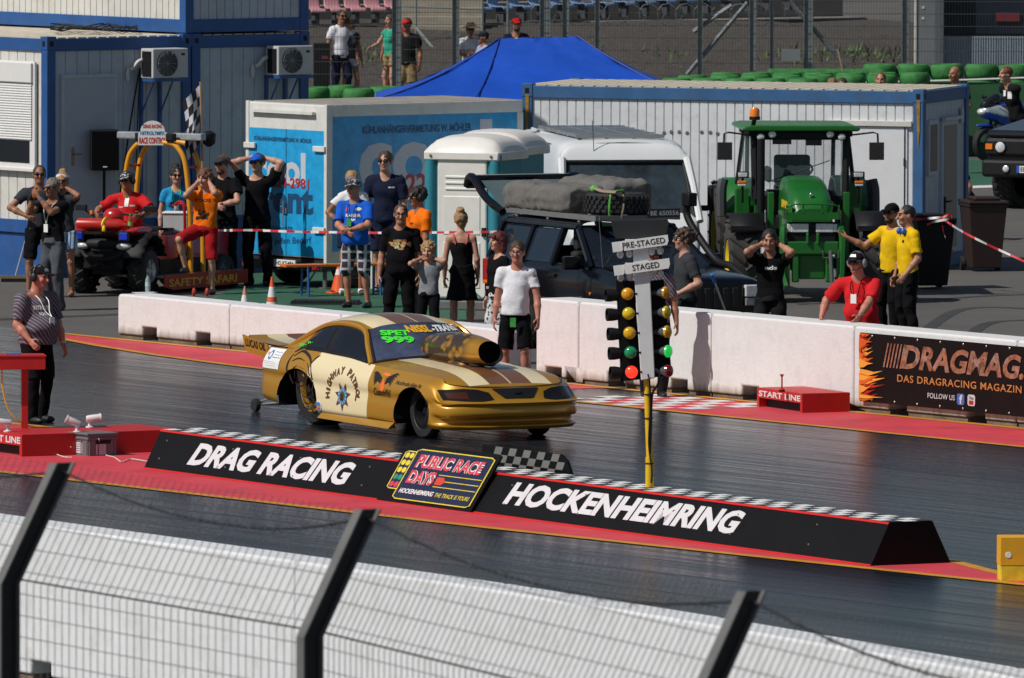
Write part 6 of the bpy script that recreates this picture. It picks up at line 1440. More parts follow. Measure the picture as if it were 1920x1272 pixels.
q = local(pt_, at_, -.10, .30, .80); b = MB(); b.cbox((0, 0, .14), (.40, .28, .28), 0, 0); b.cbox((0, 0, .29), (.42, .30, .03), 0, 1); b.cbox((.02, -.142, .14), (.17, .004, .09), 0, 2); b.text("Express", (-.05, -.146, .12), (.14, 0, 0), (0, 0, .04), 3, .02)
tag(b.build("cool_box", [mat("cool_box_teal", (.01, .10, .11), .5), mat("cool_box_red", (.5, .03, .02), .5), M_yeld, M_blkdecal], None, .012, loc=q, rot=(0, 0, -.06)), "teal tool box with a yellow label beside the orange shirt", "box")
# chequered flag on its wooden stick
def flag():
    base = local(pt_, at_, .30, .56, 1.5); t = thing("race_flag", "black and white chequered flag on a wooden stick above the trailer", "flag", base)
    b = MB(); b.tube([(0, 0, 0), (-.035, 0, 1.40)], .016, 6); b.build("stick", mat("wood_stick", (.38, .21, .12), .6), t)
    b = MB(); n, m = 14, 18
    for i in range(n):
        for j in range(m):
            def P(u, v):   # u across from the stick, v down
                x = -.03 - .26 * u * (1 - .35 * v) + .02 * math.sin(v * 6); z = 1.37 - .80 * v - .26 * u; y = .05 * math.sin(u * 7 + v * 3) - .04 * u
                return (x, y, z)
            q = [P(i / n, j / m), P((i + 1) / n, j / m), P((i + 1) / n, (j + 1) / m), P(i / n, (j + 1) / m)]
            b.add(q, [(0, 3, 2, 1)], (int(i / n * 4) + int(j / m * 6)) % 2, True)
    b.build("cloth", [mat("flag_white", (.62, .62, .68), .7), mat("flag_black", (.012, .012, .015), .7)], t)
flag()
# ------------------------------------------------------------------ motorbike being pushed
def motorbike():
    a = math.radians(-150); p = at(1852, 303)
    t = thing("sport_motorbike", "blue and silver sports motorbike pushed past the container", "motorbike", p, a)
    for x in (0, -1.42): b = MB(); b.lathe([(.21, -.06), (.27, -.06), (.31, -.02), (.31, .02), (.27, .06), (.21, .06)], (x, 0, .31), (0, 1, 0), 26, cap=False); w = b.build("wheel", M_rub, t); b = MB(); b.lathe([(.215, -.03), (.215, .03), (.19, .03), (.19, -.03)], (x, 0, .31), (0, 1, 0), 22, cap=False); b.tube([(x, -.05, .31), (x, .05, .31)], .05, 8); [b.cbox((x + .1 * math.cos(k * 2.1), 0, .31 + .1 * math.sin(k * 2.1)), (.2, .03, .04), 0, 0, 0, -k * 2.1) for k in range(3)]; b.build("rim", M_rub, w)
    s = SDF((-1.8, -.4, .3), (.3, .4, 1.3), .018); s.cap((.02, 0, .86), (-.3, 0, .84), .13, .2, .06).cap((-.3, 0, .8), (-.75, 0, .55), .19, .17, .06).cap((-.5, 0, .88), (-.85, 0, .86), .15, .12, .05).cap((-.8, 0, .82), (-1.55, 0, .98), .11, .06, .05).ell((.05, 0, .36 + .27), (.2, .06, .03), k=.03)
    s.build("fairing", [mat("bike_blue", (.012, .05, .42), .22, coat=.6), mat("bike_silver", (.42, .48, .50), .25, metal=.4)], t, pick=lambda c: ((c[:, 2] < .74 + .25 * c[:, 0] + .28) & (c[:, 2] > .60 + .25 * c[:, 0] + .25)) | ((c[:, 0] < -.9) & (c[:, 2] > .93)))
    s = SDF((-.4, -.3, .8), (.3, .3, 1.3), .016); s.cap((.05, 0, .98), (-.16, 0, 1.10), .10, .09, .03); s.build("windshield", M_dglass, t)
    b = MB(); b.ball((.13, 0, .87), (.07, .11, .06), 12); b.build("headlight", M_lens, t)
    b = MB()
    for s_ in (-1, 1): b.tube([(0, s_ * .09, .31), (-.2, s_ * .09, .95)], .028, 6); b.tube([(-.2, s_ * .1, .98), (-.3, s_ * .34, .95)], .016, 6)
    b.tube([(-1.42, .1, .31), (-.8, .12, .5)], .04, 6); b.box(-.95, -.5, -.16, .16, .22, .55); b.tube([(-.9, .2, .3), (-1.5, .22, .5)], .05, 8); b.build("chassis", M_blk, t)
    for s_ in (-1, 1): b = MB(); b.ball((-.12, s_ * .32, 1.12), (.03, .08, .045), 10); b.tube([(-.12, s_ * .3, 1.1), (-.05, s_ * .14, 1.03)], .01, 5); b.build("wing_mirror", M_blk, t)
    b = MB(); b.box(-.72, -.58, -.205, .205, .60, .66); b.build("red_sticker", mat("bike_red", (.55, .03, .01), .4), t)
    s = SDF((-.55, -.5, .8), (-.1, .0, 1.2), .014); s.ell((-.34, -.22, 1.02), (.14, .12, .13), k=.02); q = s.build("helmet", [M_blk, M_dglass], t)
motorbike()
def suv():
    a = math.radians(-118); p = at(1985, 392)
    t = thing("offroad_truck", "black wide off road truck cut off by the right edge", "truck", (p.x, p.y, 0), a)
    # x forward (front axle 0), y left; near corner seen is its right side
    b = MB(); b.box(-3.2, .62, -.98, .98, .55, 1.15); b.prism([(-1.0, 1.15), (.66, 1.15), (.62, 1.26), (-.9, 1.42)], (0, .98, 0), (1, 0, 0), (0, 0, 1), (0, -1.96, 0)); b.box(-3.2, -1.05, -.92, .92, 1.15, 1.85); b.build("body", M_carblk, t, bevel=.04)
    b = MB(); b.box(.60, .80, -1.0, 1.0, .52, .80); b.box(.6, .7, -.98, .98, .85, 1.14); b.build("bumper", M_blk, t, bevel=.05)
    for s_ in (-1, 1):
        for y, z, r, nm in ((.70, 1.0, .10, "headlight"), (.55, .66, .065, "fog_lamp")): b = MB(); b.lathe([(r, 0), (r, .03)], (.69 if z > .9 else .79, s_ * y, z), (1, 0, 0), 20, 0); b.lathe([(r * .82, .032), (r * .5, .045), (0, .05)], (.69 if z > .9 else .79, s_ * y, z), (1, 0, 0), 20, 1); b.build(nm, [M_blk, M_lens], t)
        b = MB(); b.box(.69, .72, s_ * .90 - .06, s_ * .90 + .06, .96, 1.05); b.build("indicator", M_amb, t)
        for x in (0, -2.6): road_wheel(t, (x, s_ * .98, .46), .46, .32, s_, M_blk, knob=26)
    b = MB(); b.box(-.5, .1, -.5, .5, 1.30, 1.38); b.build("bonnet_scoop", M_blk, t, bevel=.02)
    b = MB(); b.box(.80, .815, -.36, .16, .60, .71, 0); b.box(.816, .818, -.36, -.31, .60, .71, 1); b.text("ED HN 92", (.818, -.29, .62), (0, .40, 0), (0, 0, .07), 2, .02); b.build("number_plate", [M_whd, mat("plate_blue", (.02, .1, .45), .4), M_blkdecal], t)
    b = MB(); b.add([(-1.03, -.86, 1.42), (-1.03, .86, 1.42), (-1.04, .80, 1.8), (-1.04, -.80, 1.8)], [(0, 1, 2, 3)]); b.build("windscreen", M_dglass, t)
suv()
# ================================================================== people: one blended body each, clothes as parts
def cloth(name, col, var=.10): return mat("cloth_" + name, col, .9, var=var, scale=7, bump=.35, bscale=22, spec=.12)
def skin(name, col): return mat("skin_" + name, col, .5, var=.10, scale=14, spec=.4)
SK = {'fair': skin("fair", (.50, .26, .18)), 'mid': skin("mid", (.42, .20, .125)), 'tan': skin("tan", (.32, .14, .08)), 'red': skin("red", (.46, .19, .13))}
HC = {n: mat("hair_" + n, c, .6, var=.3, scale=30, stretch=(3, 3, .6), bump=.4, bscale=60) for n, c in dict(brown=(.055, .028, .014), dark=(.014, .010, .009), blond=(.34, .20, .085), grey=(.16, .14, .12), red=(.10, .010, .012), sandy=(.20, .11, .05), auburn=(.13, .045, .02)).items()}
M_lip = mat("lips", (.30, .09, .075), .5); M_eye = mat("eyes", (.02, .015, .012), .2)
M_sole = mat("shoe_black", (.012, .012, .013), .5, var=.2); M_shade = glass("shade_lens", (.006, .006, .007), .08)
def patterned(name, c1, c2, kind, scale, rot=(0, 0, 0)):
    m = mat("cloth_" + name, c1, .85, bump=.25, bscale=30); n = m.node_tree.nodes; l = m.node_tree.links; b = n['Principled BSDF']
    tc = n.new('ShaderNodeTexCoord'); mp = n.new('ShaderNodeMapping'); l.new(tc.outputs['Object'], mp.inputs[0]); mp.inputs['Rotation'].default_value = rot
    x = n.new('ShaderNodeMix'); x.data_type = 'RGBA'; x.inputs[6].default_value = (*c1, 1); x.inputs[7].default_value = (*c2, 1)
    def wave(ax):
        w = n.new('ShaderNodeTexWave'); w.bands_direction = ax; w.inputs['Scale'].default_value = scale; w.inputs['Distortion'].default_value = .6; l.new(mp.outputs[0], w.inputs[0])
        r = n.new('ShaderNodeMapRange'); l.new(w.outputs['Fac'], r.inputs[0]); r.inputs[1].default_value = .78 if kind == 'plaid' else .55; r.inputs[2].default_value = .9 if kind == 'plaid' else .75; return r.outputs[0]
    if kind == 'stripe': f = wave('X')
    elif kind == 'plaid':
        q = n.new('ShaderNodeMath'); q.operation = 'MAXIMUM'; l.new(wave('X'), q.inputs[0]); l.new(wave('Z'), q.inputs[1]); f = q.outputs[0]
    else:
        v = n.new('ShaderNodeTexVoronoi'); v.inputs['Scale'].default_value = scale; l.new(mp.outputs[0], v.inputs[0]); r = n.new('ShaderNodeMapRange'); l.new(v.outputs['Distance'], r.inputs[0]); r.inputs[1].default_value = .45; r.inputs[2].default_value = .35; f = r.outputs[0]
    l.new(f, x.inputs[0]); l.new(x.outputs[2], b.inputs['Base Color']); return m
def ik(a, t, L1, L2, pole):
    a, t, pole = Vector(a), Vector(t), Vector(pole); d = t - a; D = d.length
    if D > (L1 + L2) * .995: t = a + d * ((L1 + L2) * .995 / D); d = t - a; D = d.length
    u = d.normalized(); q = (L1 * L1 - L2 * L2 + D * D) / (2 * D); hh = math.sqrt(max(L1 * L1 - q * q, 0)); p = pole - u * pole.dot(u); p = p.normalized() if p.length > 1e-5 else u.orthogonal().normalized()
    return a + u * q + p * hh, t
seedc = [0]
def person(label, pos, rz, h=1.78, sk='mid', top=None, bot=None, shoe=M_sole, hair=('short', 'brown'), A=None, B=None, LA=None, LB=None, lean=(0, 0), belly=0.0, head=(0, 0), fem=False, acc=(), drop=0.0, hs=1.05, res=1.0, wide=1.06, prints=(), curl=.5, group=None, cat="person"):
    """A / B arm on the picture's left / right when facing the camera: (wrist, elbow pole) ; LA / LB legs likewise: (ankle, knee pole)
    top = (material, sleeve 0..2, hem height), bot = (material, leg length 0..2 or 'skirt')"""
    seedc[0] += 1; sd_ = seedc[0]; fj = RNG.uniform(-1, 1, 4); lean = (lean[0] + .018 * fj[0], lean[1]); head = (head[0] + 7 * fj[1], head[1] + 3 * fj[2]); k = h / 1.78; rr = math.radians(rz); pos = Vector(pos)
    t = thing("person", label, cat, pos, rr, group); wS = (.88 if fem else 1.0) * wide; wT = 1 + (wide - 1) * .7
    inv = Matrix.Rotation(-rr, 3, 'Z')
    def W2L(p): return (inv @ (Vector(p) - pos)) / k
    lx, ly = lean
    def sp(x, y, z):          # body axis bent by the lean above the pelvis
        f = max(0, z - .93) / .5; return Vector((x + lx * f, y + ly * f, z - drop - .12 * (lx * lx + ly * ly) * f * 4 * .5))
    armd = {-1: A, 1: B}; legd = {-1: LA, 1: LB}; sh, el, wr, hp, kn, an = {}, {}, {}, {}, {}, {}
    for s in (-1, 1):
        sh[s] = sp(s * .178 * wS, .01, 1.415); d = armd[s]
        J = RNG.uniform(-1, 1, 6); tgt, pole = (Vector((s * (.25 + .03 * J[0]) * wS + lx * .6, -.06 + .05 * J[1] + ly * .7, .885 + .012 * J[2] - drop)), (s * .35, .9, 0)) if d is None else (W2L(d[0][1:]) if d[0][0] == 'w' else Vector(d[0]), d[1])
        el[s], wr[s] = ik(sh[s], tgt, .295, .255, pole)
        hp[s] = Vector((s * .092, .01, .925 - drop)); d = legd[s]
        tgt, pole = (Vector((s * (.125 + .035 * J[3]), .02 + .07 * J[4], .085)), (s * .25, -1, 0)) if d is None else (Vector(d[0]), d[1])
        kn[s], an[s] = ik(hp[s], tgt, .43, .425, pole)
    nk = sp(0, .012, 1.475); yaw, pit = math.radians(head[0]), math.radians(head[1]); RH = Euler((pit, 0, yaw)).to_matrix()
    hc = nk + Vector((lx * .15, ly * .15 - .018, .0)) + RH @ Vector((0, -.01, .195)); RHn = np.array(RH)
    hl = lambda *p: hc + RH @ (Vector(p) * hs)
    pts = [*sh.values(), *el.values(), *wr.values(), *hp.values(), *kn.values(), *an.values(), hc, nk]
    lo = np.array([min(p[i] for p in pts) for i in range(3)]) - .24; hi = np.array([max(p[i] for p in pts) for i in range(3)]) + .24; hi[2] += .02; lo[2] = max(lo[2], -.02 if drop == 0 and LA is None else lo[2])
    # ---- body
    S_ = SDF(lo, hi, .0088 * res)
    up = sp(0, 0, 1.30); mid = sp(0, 0, 1.10)
    S_.ell(sp(0, .0, 1.29), (.145 * wS, .092, .17), k=.05).ell(sp(0, -.005 - belly * .4, 1.09), (.128, .085 + belly, .16), k=.05).ell(sp(0, .015, .94), (.145, .10, .11), k=.05)
    S_.cap(sp(-.13 * wS, .01, 1.405), sp(.13 * wS, .01, 1.405), .052, k=.05); [S_.cap(sp(s * .02, .02, 1.49), sp(s * .15 * wS, .012, 1.415), .038 if not fem else .03, .046, .04) for s in (-1, 1)]; S_.cap(sp(0, .015, 1.42), nk + (hc - nk) * .55, .064 * wT if not fem else .048, .058 * wT if not fem else .045, .04)
    for s in (-1, 1):
        S_.cap(sh[s], el[s], .048 * wS, .041 * wS, .03).cap(el[s], el[s].lerp(wr[s], .4), .040 * wS, .042 * wS, .02).cap(el[s].lerp(wr[s], .4), wr[s], .042 * wS, .027, .02)
        S_.cap(hp[s], kn[s], .078, .052, .03).cap(kn[s], an[s], .050, .036, .02); c = kn[s].lerp(an[s], .28); S_.ell(c + Vector((0, .014, 0)), (.050, .052, .10), k=.03)
        f = an[s]; S_.ell(f + Vector((s * .008, -.06, -.045)), (.04, .115, .035), k=.03)
        # hand
        d = (wr[s] - el[s]).normalized(); side = Vector((-s, .25, 0)) if wr[s].z < el[s].z else (hc - wr[s]); n = side - d * side.dot(d); n = n.normalized() if n.length > 1e-4 else d.orthogonal().normalized(); ac = d.cross(n).normalized()
        if ac.y > 0 and wr[s].z < el[s].z: ac = -ac
        Rm = np.array([list(ac), list(d), list(n)]).T
        S_.ell(wr[s] + d * .048, (.039, .052, .018), Rm, .02)
        for i, (o, L) in enumerate(((-.030, .052), (-.010, .062), (.011, .066), (.031, .058))):
            p0 = wr[s] + d * .088 + ac * o; c1, c2 = curl * .7, curl * 1.7; p1 = p0 + (d * math.cos(c1) + n * math.sin(c1)) * L * .55; p2 = p1 + (d * math.cos(c2) + n * math.sin(c2)) * L * .6
            S_.cap(p0, p1, .0098, .009, .006).cap(p1, p2, .009, .0078, .006)
        p0 = wr[s] + d * .025 + ac * .030 + n * .006; p1 = p0 + (d * .55 + ac * .7 + n * .3).normalized() * .042; p2 = p1 + (d * .85 + ac * .2 + n * .4).normalized() * .034; S_.cap(p0, p1, .012, .0105, .008).cap(p1, p2, .0105, .009, .006)
    q = lambda r: tuple(x * hs for x in r)
    S_.ell(hl(0, .008, .018), q((.076, .096, .097)), RHn, .03).ell(hl(0, -.028, -.045), q((.060 + .004 * fj[3], .068, .082 + .004 * fj[2])), RHn, .03).ell(hl(0, -.056 - .004 * fj[0], -.098), q((.034 + .004 * fj[1], .034, .026)), RHn, .025).cap(hl(-.034, -.090, .022), hl(.034, -.090, .022), .010 * hs, k=.02)
    S_.cap(hl(0, -.098, .008), hl(0, -.117 - .005 * fj[1], -.036 - .005 * fj[0]), .009 * hs, (.016 + .002 * fj[2]) * hs, .012)
    for s in (-1, 1): S_.ell(hl(s * .078, .012, -.014), q((.011, .024, .034)), RHn, .008).ell(hl(s * .038, -.072, -.032), q((.026, .024, .024)), RHn, .02).ell(hl(s * .030, -.108, .001), q((.014, .012, .010)), RHn, .008, True)
    iv = np.array(RH).T; hcn = np.array(hc)
    def pick(c):
        p = (c - hcn) @ iv.T / hs; r = np.zeros(len(c)); fr = p[:, 1] < -.06
        r[fr & (np.abs(p[:, 2] + .072) < .0085) & (np.abs(p[:, 0]) < .026)] = 1
        r[fr & (np.abs(p[:, 2] - .001) < .0065) & (np.abs(np.abs(p[:, 0]) - .030) < .014)] = 2
        r[fr & (np.abs(p[:, 2] - .024) < .006) & (np.abs(np.abs(p[:, 0]) - .032) < .021)] = 3
        return r
    hm = HC[hair[1]] if hair[1] else HC['sandy']
    S_.build("body", [SK[sk], M_lip, M_eye, hm], t, pick)
    def part(name, S2, m, pk=None): return S2.build(name, m, t, pk)
    # ---- clothes
    gm = .011 * res
    if bot:
        m, ln = bot[0], bot[1]; S2 = SDF(lo, hi, gm); S2.ell(sp(0, .012, .95), (.163 * wT, .118 * wT + belly * .4, .10), k=.05).cone(sp(0, .01, .93), sp(0, .005, .995), .145, .125, .03)
        if ln == 'skirt': S2.cone(Vector((0, .0, 1.05)), Vector((0, .0, .58)), .14, .215, .03)
        else:
            for s in (-1, 1):
                e = hp[s].lerp(kn[s], min(ln, 1)); S2.cone(hp[s], e, .098 * wT, (.080 if ln >= 1 else .092 if ln > .6 else .098) * wT, .035)
                if ln > 1: S2.cap(kn[s], kn[s].lerp(an[s] + Vector((0, 0, -.04)), (ln - 1) * .96), .075, .060, .02)
        S2.crease(.007, 19, sd_); part("trousers" if ln != 'skirt' and ln > 1 else "shorts" if ln != 'skirt' else "skirt", S2, m)
    if top:
        m, sl, hem = top[:3]; S2 = SDF(lo, hi, gm); S2.ell(sp(0, .0, 1.28), (.168 * wS, .114 * wT, .185), k=.05).ell(sp(0, -.008 - belly * .45, 1.09), (.155 * wS + belly * .5, .108 * wT + belly, .17), k=.05).ell(sp(0, .0 - belly * .3, .955), (.168 * wT + belly * .3, .122 * wT + belly * .8, .13), k=.05)
        if fem:
            for s in (-1, 1): S2.ell(sp(s * .065, -.085, 1.27), (.062, .052, .062), k=.04)
        if sl > 0:
            S2.cap(sp(-.13 * wS, .01, 1.405), sp(.13 * wS, .01, 1.405), .064, k=.05); [S2.cap(sp(s * .03, .018, 1.478), sp(s * .16 * wS, .012, 1.415), .046, .058, .04) for s in (-1, 1)]
            for s in (-1, 1):
                e = sh[s].lerp(el[s], min(sl, 1)); g_ = sh[s].lerp(e, .45); S2.cap(sh[s], g_, .061 * wS, .062 * wS, .04).cone(sh[s].lerp(e, .3), e, .062 * wS, .068 * wS if sl < 1 else .056, .03)
                if sl > 1: S2.cap(el[s], el[s].lerp(wr[s], sl - 1), .056, .040, .02)
        else: S2.cut(sp(0, 0, 1.36), (0, 0, 1))
        S2.crease(.009, 15, sd_ + 100)
        if drop == 0 or True: S2.cut((0, 0, hem - drop), (0, 0, -1))
        so = part("shirt" if sl > 0 else "top", S2, m, top[3] if len(top) > 3 else None); bv = None
        for (tx_, x0, z0, w, hh, pm, front) in prints:
            if bv is None: bv = BVHTree.FromPolygons([Vector(v) for v in S2.V], [list(map(int, f)) for f in S2.F])
            fy = -1 if front else 1
            def fn(p): r = bv.ray_cast(Vector((p.x, fy * 1.0, p.z - drop)), Vector((0, -fy, 0))); return Vector((p.x, (r[0].y if r[0] else fy * .12) + fy * .004, p.z - drop))
            b = MB()
            if tx_ == '#':
                for i in range(5):
                    for j in range(5): b.add([fn(Vector((x0 + w * (i + a) / 5, 0, z0 + hh * (j + c) / 5))) for a, c in ((0, 0), (1, 0), (1, 1), (0, 1))], [(0, 1, 2, 3)])
            elif tx_ == 'o':
                rings = [[fn(Vector((x0 + w / 2 + w / 2 * f * math.cos(a), 0, z0 + hh / 2 + hh / 2 * f * math.sin(a)))) for a in np.linspace(0, 6.2832, 17)] for f in (.05, .5, 1)]; b.grid(rings)
            elif tx_ == '~':
                r_ = random.Random(sd_)
                for i in range(26):
                    cx, cz, q_ = x0 + w * r_.random(), z0 + hh * r_.random() * (.4 + .6 * r_.random()), r_.uniform(.012, .035); b.add([fn(Vector((cx + q_ * math.cos(a) * r_.uniform(.5, 1.3), 0, cz + q_ * math.sin(a) * r_.uniform(.4, 1)))) for a in np.linspace(0, 6.28, 8)[:-1]], [tuple(range(7))], i % 3)
            else: b.text(tx_, (x0, 0, z0), (w * (1 if front else -1), 0, 0), (0, 0, hh), 0, .03, 0, 1, (0, 0, 0), fn)
            b.build("print", pm, so)
    if shoe:
        for s in (-1, 1):
            S2 = SDF(np.array(an[s]) - .2, np.array(an[s]) + .2, .011 * res); f = an[s]; z0 = f.z - .085
            S2.ell(f + Vector((s * .01, -.07, -.048)), (.048, .125, .042), k=.03).ell(f + Vector((0, .01, -.03)), (.045, .055, .06), k=.03).cut((0, 0, z0), (0, 0, -1)); S2.build("shoe", shoe, t)
    # ---- hair and headwear
    hlo = np.array(hc) - .36 * hs; hhi = np.array(hc) + .28 * hs; st = hair[0]
    if st not in (None, 'bald'):
        S2 = SDF(hlo, hhi, .0095 * res)
        th = {'short': .011, 'fluffy': .022, 'bob': .018, 'long': .014, 'bun': .011, 'crop': .006}[st]
        S2.ell(hl(0, .020, .030), q((.079 + th, .094 + th, .086 + th)), RHn, .02)
        if st in ('bob', 'long'):
            for s in (-1, 1): S2.cap(hl(s * .075, .01, .02), hl(s * .078, .03, -.12 if st == 'bob' else -.20), .034 * hs, .03 * hs, .03)
            S2.cap(hl(0, .07, .0), hl(0, .075, -.12 if st == 'bob' else -.24), .07 * hs, .055 * hs, .03)
            if st == 'bob': S2.cap(hl(-.05, -.085, .055), hl(.05, -.085, .055), .022 * hs, k=.02)
        if st == 'bun': S2.ell(hl(0, .055, .125), q((.055, .05, .048)), RHn, .012).ell(hl(0, .085, .0), q((.06, .03, .08)), RHn, .03)
        S2.ell(hl(0, -.115, -.035), q((.062, .075, .082)), RHn, .012, True)
        S2.crease(.012 if st == 'fluffy' else .0025 if st == 'crop' else .005, 60, sd_); part("hair", S2, hm)
    MT = Matrix.Translation(hc) @ RH.to_4x4() @ Matrix.Scale(hs, 4); H = lambda *p: MT @ Vector(p)
    for a in acc:
        kd = a[0]; m = a[1] if len(a) > 1 else None
        if kd == 'cap':
            S2 = SDF(hlo, hhi, .0095 * res); S2.ell(hl(0, .012, .034), q((.090, .108, .085)), RHn, .01); pn = hl(0, 0, .028); S2.cut(pn, tuple(RH @ Vector((0, -.12, -1)))); S2.ell(hl(0, -.125, .036), q((.068, .068, .011)), np.array(RH @ Euler((.18, 0, 0)).to_matrix()), .01); part("cap", S2, m)
            if len(a) > 2: b = MB(); b.add([H(-.04, -.098, .065), H(.04, -.098, .065), H(.03, -.082, .095), H(-.03, -.082, .095)], [(0, 1, 2, 3)]); b.build("cap_badge", a[2], t)
        elif kd == 'straw':
            b = MB(); b.lathe([(.12, .045), (.2, .04), (.2, .052), (.1, .065), (.092, .12), (.06, .145), (0, .14)], (0, 0, 0), (0, 0, 1), 20); b.v = [tuple(H(*v)) for v in b.v]; b.build("straw_hat", m, t)
        elif kd == 'shades' or kd == 'specs':
            b = MB()
            for s in (-1, 1):
                if kd == 'shades': b.ball((s * .032, -.106, .0), (.030, .012, .020), 12)
                else: b.tube([(s * .032 + .026 * math.cos(i), -.110, .019 * math.sin(i)) for i in np.linspace(0, 6.2832, 13)], .003, 4)
                b.tube([(s * .06, -.10, .006), (s * .078, -.05, .006), (s * .082, .02, .0)], .0045, 4)
            b.tube([(-.012, -.115, .005), (.012, -.115, .005)], .004, 4); b.v = [tuple(H(*v)) for v in b.v]; b.build("sunglasses" if kd == 'shades' else "glasses", M_shade if m is None else m, t)
        elif kd == 'headset':
            b = MB(); b.tube([(.098 * math.cos(i), .01, .03 + .092 * math.sin(i)) for i in np.linspace(0, 3.1416, 14)], .009, 6); b.v = [tuple(H(*v)) for v in b.v]; o = b.build("headset_band", M_sole, t)
            for s in (-1, 1):
                b = MB(); b.ball((s * .094, .008, -.008), (.028, .042, .052), 14); b.v = [tuple(H(*v)) for v in b.v]; b.build("ear_cup", m or M_sole, o)
            if len(a) > 2: b = MB(); b.tube([(.09, -.02, -.04), (.06, -.10, -.075), (.015, -.125, -.08)], .004, 5); b.ball((.012, -.126, -.08), .012, 8); b.v = [tuple(H(*v)) for v in b.v]; b.build("microphone", M_sole, o)
        elif kd == 'neckset':
            b = MB(); c = nk + Vector((0, -.05, -.01)); b.ball(c + Vector((.075, -.05, 0)), (.035, .04, .045), 12); b.ball(c + Vector((-.075, -.05, 0)), (.035, .04, .045), 12); b.split("ear_defender", m, t)
        elif kd == 'beard':
            S2 = SDF(hlo, hhi, .0095 * res); S2.ell(hl(0, -.050, -.085), q((.058, .058, .055)), RHn, .02).cut(hl(0, 0, -.052), tuple(RH @ Vector((0, -.3, 1)))).ell(hl(0, -.11, -.07), q((.022, .03, .01)), RHn, .01, True); part("beard", S2, hm)
        elif kd == 'lanyard':
            b = MB(); z = a[2] if len(a) > 2 else 1.06; y = -.128 * wT - belly * 1.05; b.tube(crom([sp(-.06, .02, 1.49), sp(-.06, -.11 * wT, 1.40), sp(-.03, -.142 * wT - belly * .2, 1.28), sp(0, y - .012, z + .06)], 4), .006, 4); b.tube(crom([sp(.06, .02, 1.49), sp(.06, -.11 * wT, 1.40), sp(.03, -.142 * wT - belly * .2, 1.28), sp(0, y - .012, z + .06)], 4), .006, 4)
            
            if z > .9: b.build("lanyard", m, t)
            b = MB(); c = sp(0, y - .02, z); b.box(c.x - .035, c.x + .035, c.y - .004, c.y + .004, c.z - .055, c.z + .055); b.build("badge", a[3] if len(a) > 3 else M_whd, t)
        elif kd == 'watch':
            s = a[2]; p0 = wr[s]; d = (wr[s] - el[s]).normalized(); b = MB(); b.lathe([(.034, -.01), (.036, 0), (.034, .01)], p0 - d * .03, d, 14, cap=False); b.build("watch", m, t)
        elif kd == 'straps':
            b = MB()
            for s in (-1, 1): b.tube(crom([sp(s * .085, -.1, 1.36), sp(s * .11, -.03, 1.46), sp(s * .10, .06, 1.46), sp(s * .07, .118, 1.34)], 4), .012, 5, flat=.4)
            b.build("shoulder_strap", m, t)
        elif kd == 'band':
            b = MB(); b.lathe([(.093, .0), (.092, .035)], (0, .012, .035), (0, .25, 1), 24, cap=False); b.v = [tuple(H(*v)) for v in b.v]; b.build("headband", m, t)
    for o in [t] + []: o.scale = (k, k, k)
    return t
C = cloth; BLK = C("black", (.005, .005, .0065)); NVY = C("navy", (.012, .016, .040)); WHT = C("white", (.72, .72, .76)); GRY = C("dark_grey", (.040, .042, .048)); ORA = C("orange", (.80, .16, .006)); RED = C("red", (.56, .018, .022)); YEL = C("yellow", (.74, .46, .008)); KHA = C("khaki", (.30, .22, .11)); JEA = C("grey_jeans", (.075, .082, .098)); DEN = C("denim", (.36, .45, .56)); BLU = C("royal_blue", (.012, .10, .52)); LBL = C("sky_blue", (.02, .26, .52)); REDS = C("red_shorts", (.36, .012, .016)); TEA = C("mint", (.03, .33, .22)); GRT = C("light_grey", (.22, .23, .25)); DRK = C("charcoal", (.012, .012, .014))
PUR = patterned("purple_stripe", (.060, .046, .066), (.20, .17, .21), 'stripe', 9, (0, math.radians(38), 0)); PLD = patterned("plaid", (.014, .016, .03), (.42, .42, .46), 'plaid', 2.6); LEG = patterned("net", (.55, .55, .55), (.012, .012, .012), 'dots', 22)
EARS = lambda s: ((s * .125, -.055, 1.60), (s * .8, -.6, -.9)); HIP = lambda s: ((s * .185, -.05, 1.03), (s, .55, 0)); OVER = lambda s: ((s * .10, .05, 1.735), (s, -.25, .25))
M_sgrey = mat("shoe_grey", (.20, .21, .23), .6); M_cmp = patterned("cap_camo", (.02, .02, .022), (.5, .5, .5), 'dots', 28)
M_bdg = mat('badge_green', (.05, .30, .06), .4, var=.3, scale=30)
# officials and crew
person("heavy official in striped shirt with headset and badge by the red stand", stand(68, 500, 1.80), 42, 1.80, 'red', (PUR, .85, .90), (BLK, 2), hair=('crop', 'grey'), A=((-.26, -.20, .96), (-.4, .8, -.3)), belly=.10, wide=1.26, head=(10, 4), acc=(('cap', DRK, M_whd), ('headset',), ('lanyard', M_whd, 1.16), ('watch', M_alu, 1)), prints=(("NITROLYMPX", -.13, 1.295, .26, .05, M_whd, 1), ("FOR LIFE", -.08, 1.235, .16, .03, M_whd, 1)))
person("man in black polo shirt holding up a camera, grey jeans and white lanyard", stand(100, 336, 1.77), -38, 1.77, 'tan', (BLK, .55, .92), (JEA, 2), hair=('short', 'grey'), A=((-.06, -.34, 1.54), (-.6, -.1, -1)), B=((.05, -.35, 1.54), (.7, -.1, -1)), head=(-4, 0), acc=(('shades',), ('lanyard', M_whd, 1.12), ('watch', M_blud, 1)))
q = at(66, 366, 1.53); b = MB(); b.cbox((0, 0, 0), (.10, .05, .075), .5); b.lathe([(.025, 0), (.028, .05)], (-.02, -.03, 0), (-.5, -.86, 0), 12); q = Vector((q.x, stand(100, 336, 1.77).y - .22, 1.53)); tag(b.build('camera', M_blk, None, .008, loc=q), 'small black camera held up by the man with the white lanyard', 'camera')
